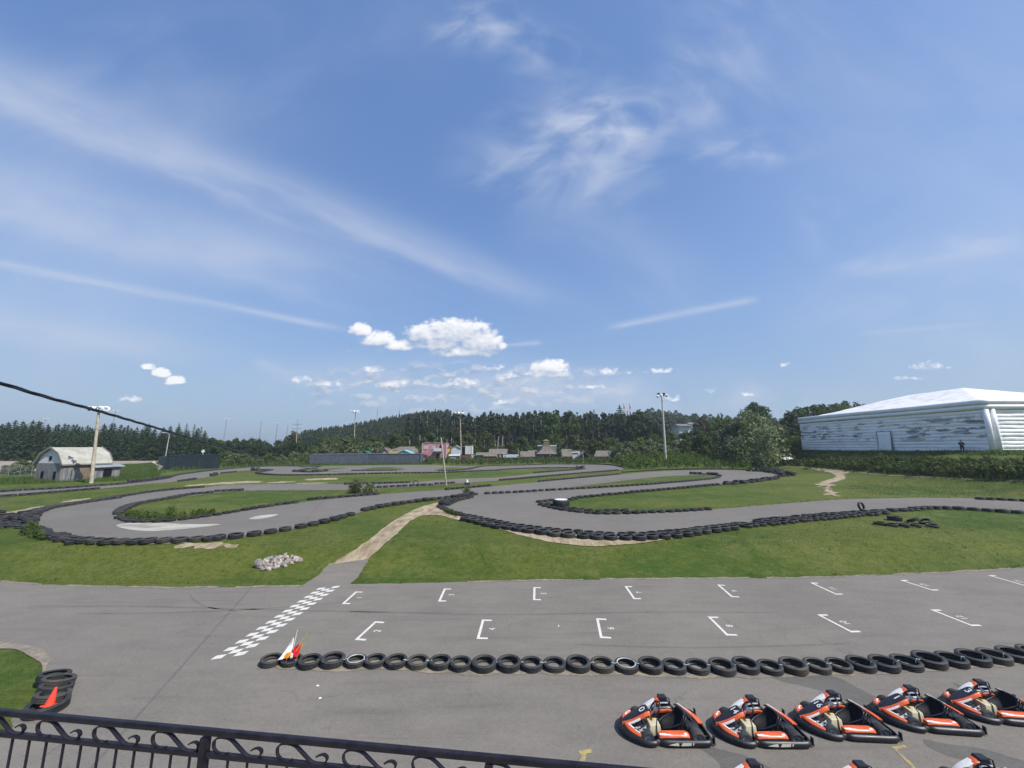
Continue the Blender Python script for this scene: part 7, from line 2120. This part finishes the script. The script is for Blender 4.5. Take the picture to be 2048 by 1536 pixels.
ng.links.new(res, go.inputs[0]); ng.interface.new_socket('f', in_out='OUTPUT', socket_type='NodeSocketFloat'); ng.links.new(g_.math('ADD', g_.math('MAXIMUM', fld, -1.0), g_.math('MULTIPLY', n1, 1.0)), go.inputs[1])
def inst(v):
    n_ = nt.nodes.new('ShaderNodeGroup'); n_.node_tree = ng; nt.links.new(v, n_.inputs[0]); return n_.outputs
(D0, F0), (_, F1) = inst(AB)[:2], inst(t.vmath('ADD', AB, (.009, .020, 0)))[:2] 
light = t.ramp(t.math('SUBTRACT', F0, F1), -1.05, .85)
cum_a = t.ramp(t.math('MULTIPLY', D0, t.math('ADD', .5, t.math('MULTIPLY', light, 1.2))), -.05, .95)
deep = t.ramp(D0, .25, 1.1)
# cirrus: streaks with a start, an end, a width and fibres
def streak(x0, y0, x1, y1, w0, w1, amp, fade0=.1, fade1=.15, nz=.6, fib=3.0):
    a0, b0 = sk(x0, y0); a1, b1 = sk(x1, y1); dx, dy = a1 - a0, b1 - b0; L = math.hypot(dx, dy)
    u = t.math('ADD', t.math('MULTIPLY', A_, dx / L / L), t.math('ADD', t.math('MULTIPLY', B_, dy / L / L), -(a0 * dx + b0 * dy) / L / L))
    v = t.math('ADD', t.math('MULTIPLY', A_, -dy / L), t.math('ADD', t.math('MULTIPLY', B_, dx / L), (a0 * dy - b0 * dx) / L))
    k0, k1 = w0 / FPX * 1.05, w1 / FPX * 1.05
    wdt = t.math('MAXIMUM', t.math('ADD', k0, t.math('MULTIPLY', u, k1 - k0)), .001)
    cu = t.n('ShaderNodeCombineXYZ'); t.set(cu, 0, t.math('MULTIPLY', u, L * 3)); t.set(cu, 1, t.math('MULTIPLY', v, fib * 6)); cu.inputs[2].default_value = x0 * .01
    n_ = t.noise(cu.outputs[0], 1.0, 4, .5)
    vn = t.math('DIVIDE', t.math('ADD', v, t.math('MULTIPLY', t.math('SUBTRACT', n_, .5), k0 * .8)), wdt)
    m = t.math('POWER', 2.718, t.math('MULTIPLY', t.math('MULTIPLY', vn, vn), -1.0))
    m = t.math('MULTIPLY', m, t.math('MULTIPLY', t.ramp(u, -.02, fade0), t.math('SUBTRACT', 1.0, t.ramp(u, 1 - fade1, 1.03))))
    m = t.math('MULTIPLY', m, t.math('ADD', 1 - nz, t.math('MULTIPLY', t.ramp(n_, .3, .7), nz)))
    return t.math('MULTIPLY', m, amp)
def patch(px, py, rx, ry, amp, sc=9, ang=0.0, thr=.36):
    a, b, ra, rb_ = sr(px, py, rx, ry)
    ca, sa = math.cos(ang), math.sin(ang)
    q = t.vmath('SUBTRACT', AB, (a, b, 0))
    m = t.n('ShaderNodeVectorRotate'); m.rotation_type = 'Z_AXIS'; t.set(m, 0, q); m.inputs['Angle'].default_value = ang
    q = m.outputs[0]
    qn = t.vmath('MULTIPLY', q, (1 / ra, 1 / rb_, 0))
    s_ = t.n('ShaderNodeVectorMath', operation='LENGTH'); t.set(s_, 0, qn)
    f = t.math('SUBTRACT', 1.0, t.ramp(s_.outputs['Value'], 0.0, 1.25))
    n_ = t.noise(t.vmath('MULTIPLY', q, (1.0, 1.7, 1)), sc * .62, 5, .52, .6)
    return t.math('MULTIPLY', t.math('MULTIPLY', f, t.ramp(n_, thr, .80)), amp)
cir = [
    streak(-300, 60, 1250, 655, 85, 30, .52, .02, .25, .55, 2.0),
    streak(-300, 330, 900, 600, 90, 60, .52, .02, .35, .5, 1.6),
    streak(-200, 620, 520, 725, 40, 24, .45, .02, .4, .5, 2.0),
    streak(-200, 490, 700, 660, 11, 7, .52, .02, .10, .55, 6.0),
    streak(1205, 657, 1520, 596, 6, 8, .52, .15, .12, .5, 6.0),
    streak(1010, 691, 1090, 684, 4, 5, .45, .2, .25, .5, 6.0),
    streak(1690, 670, 1990, 645, 5, 4, .22, .2, .25, .4, 6.0),
    streak(1640, 548, 2080, 470, 24, 28, .34, .2, .2, .8, 3.0),
    streak(500, 715, 640, 775, 12, 14, .42, .2, .2, .7, 4.0),
    streak(1050, 380, 1500, 640, 120, 70, .20, .2, .4, .5, 1.5),
    patch(1225, 245, 185, 80, 1.25, 8, -.15, .32), patch(1150, 300, 260, 160, .85, 6, -.3), patch(960, 45, 120, 60, .75, 9, -.4), patch(1060, 90, 190, 70, .5, 8, .4),
    patch(1510, 297, 150, 44, .75, 9, -.12), patch(1775, 522, 85, 24, .75, 10, -.2), patch(1955, 485, 75, 22, .8, 10, -.05), patch(1420, 170, 150, 120, .5, 6, .8),
    patch(850, 770, 420, 72, .55, 8, 0, .2), patch(1100, 775, 240, 50, .8, 12, 0, .28), patch(1640, 450, 80, 70, .28, 7, 1.0), patch(400, 830, 130, 14, .3, 9, 0),
    patch(1300, 790, 480, 55, .55, 10, 0, .3), patch(1500, 60, 300, 150, .34, 5, .9), patch(60, 520, 620, 420, .34, 2.2, -.3, .12), patch(1950, 300, 560, 460, .30, 2.2, .4, .12), patch(300, 150, 700, 220, .22, 3.0, -.3, .3), patch(1900, 640, 420, 160, .34, 4, 0, .3)]
ca_ = cir[0]
for m in cir[1:]: ca_ = t.math('SUBTRACT', t.math('ADD', ca_, m), t.math('MULTIPLY', ca_, m))
ca_ = t.math('MULTIPLY', ca_, front, clamp=True)
# thin high haze: bluish overhead, paler and thicker towards the horizon
el = t.ramp(sx.outputs[2], -.02, .62)
veil = t.math('ADD', t.math('MULTIPLY', t.math('SUBTRACT', 1.0, el), .50), .34)
veilbg = t.n('ShaderNodeBackground'); t.set(veilbg, 0, t.mix(el, (.250, .345, .475), (.105, .250, .63))); veilbg.inputs[1].default_value = 1.0
mx0 = t.n('ShaderNodeMixShader'); t.set(mx0, 0, veil); t.set(mx0, 1, bg.outputs[0]); t.set(mx0, 2, veilbg.outputs[0])
cirbg = t.n('ShaderNodeBackground'); cirbg.inputs[0].default_value = (.86, .95, 1.14, 1); cirbg.inputs[1].default_value = 0.54
mx1 = t.n('ShaderNodeMixShader'); t.set(mx1, 0, ca_); t.set(mx1, 1, mx0.outputs[0]); t.set(mx1, 2, cirbg.outputs[0])
# ragged bank of low cloud over the village
a_, b_, ra_, rb_ = sr(905, 776, 400, 62)
ql = t.n('ShaderNodeVectorMath', operation='LENGTH'); t.set(ql, 0, t.vmath('MULTIPLY', t.vmath('SUBTRACT', AB, (a_, b_, 0)), (1 / ra_, 1 / rb_, 0)))
def bankn(v): return t.noise(t.vmath('MULTIPLY', v, (1, 2.3, 1)), 17, 6, .55, .3)
b0_, b1_ = bankn(AB), bankn(t.vmath('ADD', AB, (.006, .014, 0)))
env = t.math('SUBTRACT', 1.0, t.ramp(ql.outputs['Value'], .25, 1.1))
bank_a = t.math('MULTIPLY', t.math('MULTIPLY', t.ramp(b0_, .44, .64), env), t.math('MULTIPLY', front, .85))
bank_l = t.ramp(t.math('SUBTRACT', b0_, b1_), -.10, .13)
bankbg = t.n('ShaderNodeBackground'); t.set(bankbg, 0, t.mix(bank_l, (.42, .54, .76), (1.02, 1.05, 1.12))); bankbg.inputs[1].default_value = 0.56
mxb = t.n('ShaderNodeMixShader'); t.set(mxb, 0, bank_a); t.set(mxb, 1, mx1.outputs[0]); t.set(mxb, 2, bankbg.outputs[0])
cc = t.mix(t.math('POWER', light, 1.7), (.50, .62, .84), (1.36, 1.36, 1.39))
cumbg = t.n('ShaderNodeBackground'); t.set(cumbg, 0, cc); cumbg.inputs[1].default_value = 0.58
mx2 = t.n('ShaderNodeMixShader'); t.set(mx2, 0, t.math('MULTIPLY', t.math('MULTIPLY', cum_a, front), .95)); t.set(mx2, 1, mxb.outputs[0]); t.set(mx2, 2, cumbg.outputs[0])
t.set(outw, 0, mx2.outputs[0])

sun = bpy.data.lights.new('sun', 'SUN'); sun.energy = 4.0; sun.angle = R(.53); sun.color = (1.0, .955, .88)
so = bpy.data.objects.new('sun', sun); C.objects.link(so)
sd = Vector((math.sin(SUN_AZ) * math.cos(SUN_EL), math.cos(SUN_AZ) * math.cos(SUN_EL), math.sin(SUN_EL)))
so.rotation_euler = sd.to_track_quat('Z', 'Y').to_euler(); so.location = (0, 0, 60)
cam = bpy.data.cameras.new('camera'); cam.sensor_width = 36; cam.lens = 36 * FPX / 2048; cam.clip_end = 9000; cam.clip_start = .05
co = bpy.data.objects.new('camera', cam); C.objects.link(co); co.location = CAM; co.rotation_euler = (PI / 2 + PITCH, 0, 0)
sc = bpy.context.scene; sc.camera = co
sc.view_settings.view_transform = 'Standard'; sc.view_settings.look = 'None'; sc.view_settings.exposure = 0.42; sc.view_settings.gamma = 1
sc.cycles.max_bounces = 6; sc.cycles.transparent_max_bounces = 8
sc.cycles.use_denoising = True

# thin summer haze: an even volume round the camera and everything on the ground
hz = bpy.data.materials.new('haze'); hz.use_nodes = True; hz.node_tree.nodes.clear()
t2 = NT(hz.node_tree); o2 = t2.n('ShaderNodeOutputMaterial'); pv = t2.n('ShaderNodeVolumePrincipled')
pv.inputs['Color'].default_value = (.86, .93, .98, 1); pv.inputs['Density'].default_value = 0.00042; pv.inputs['Anisotropy'].default_value = .35
hz.node_tree.links.new(pv.outputs[0], o2.inputs['Volume'])
hb = MB().box((0, 920, 28), (3240, 2000, 62)).build('haze', hz)
tag(hb, 'thin pale summer haze over the circuit and the far woods', 'haze', kind='stuff')
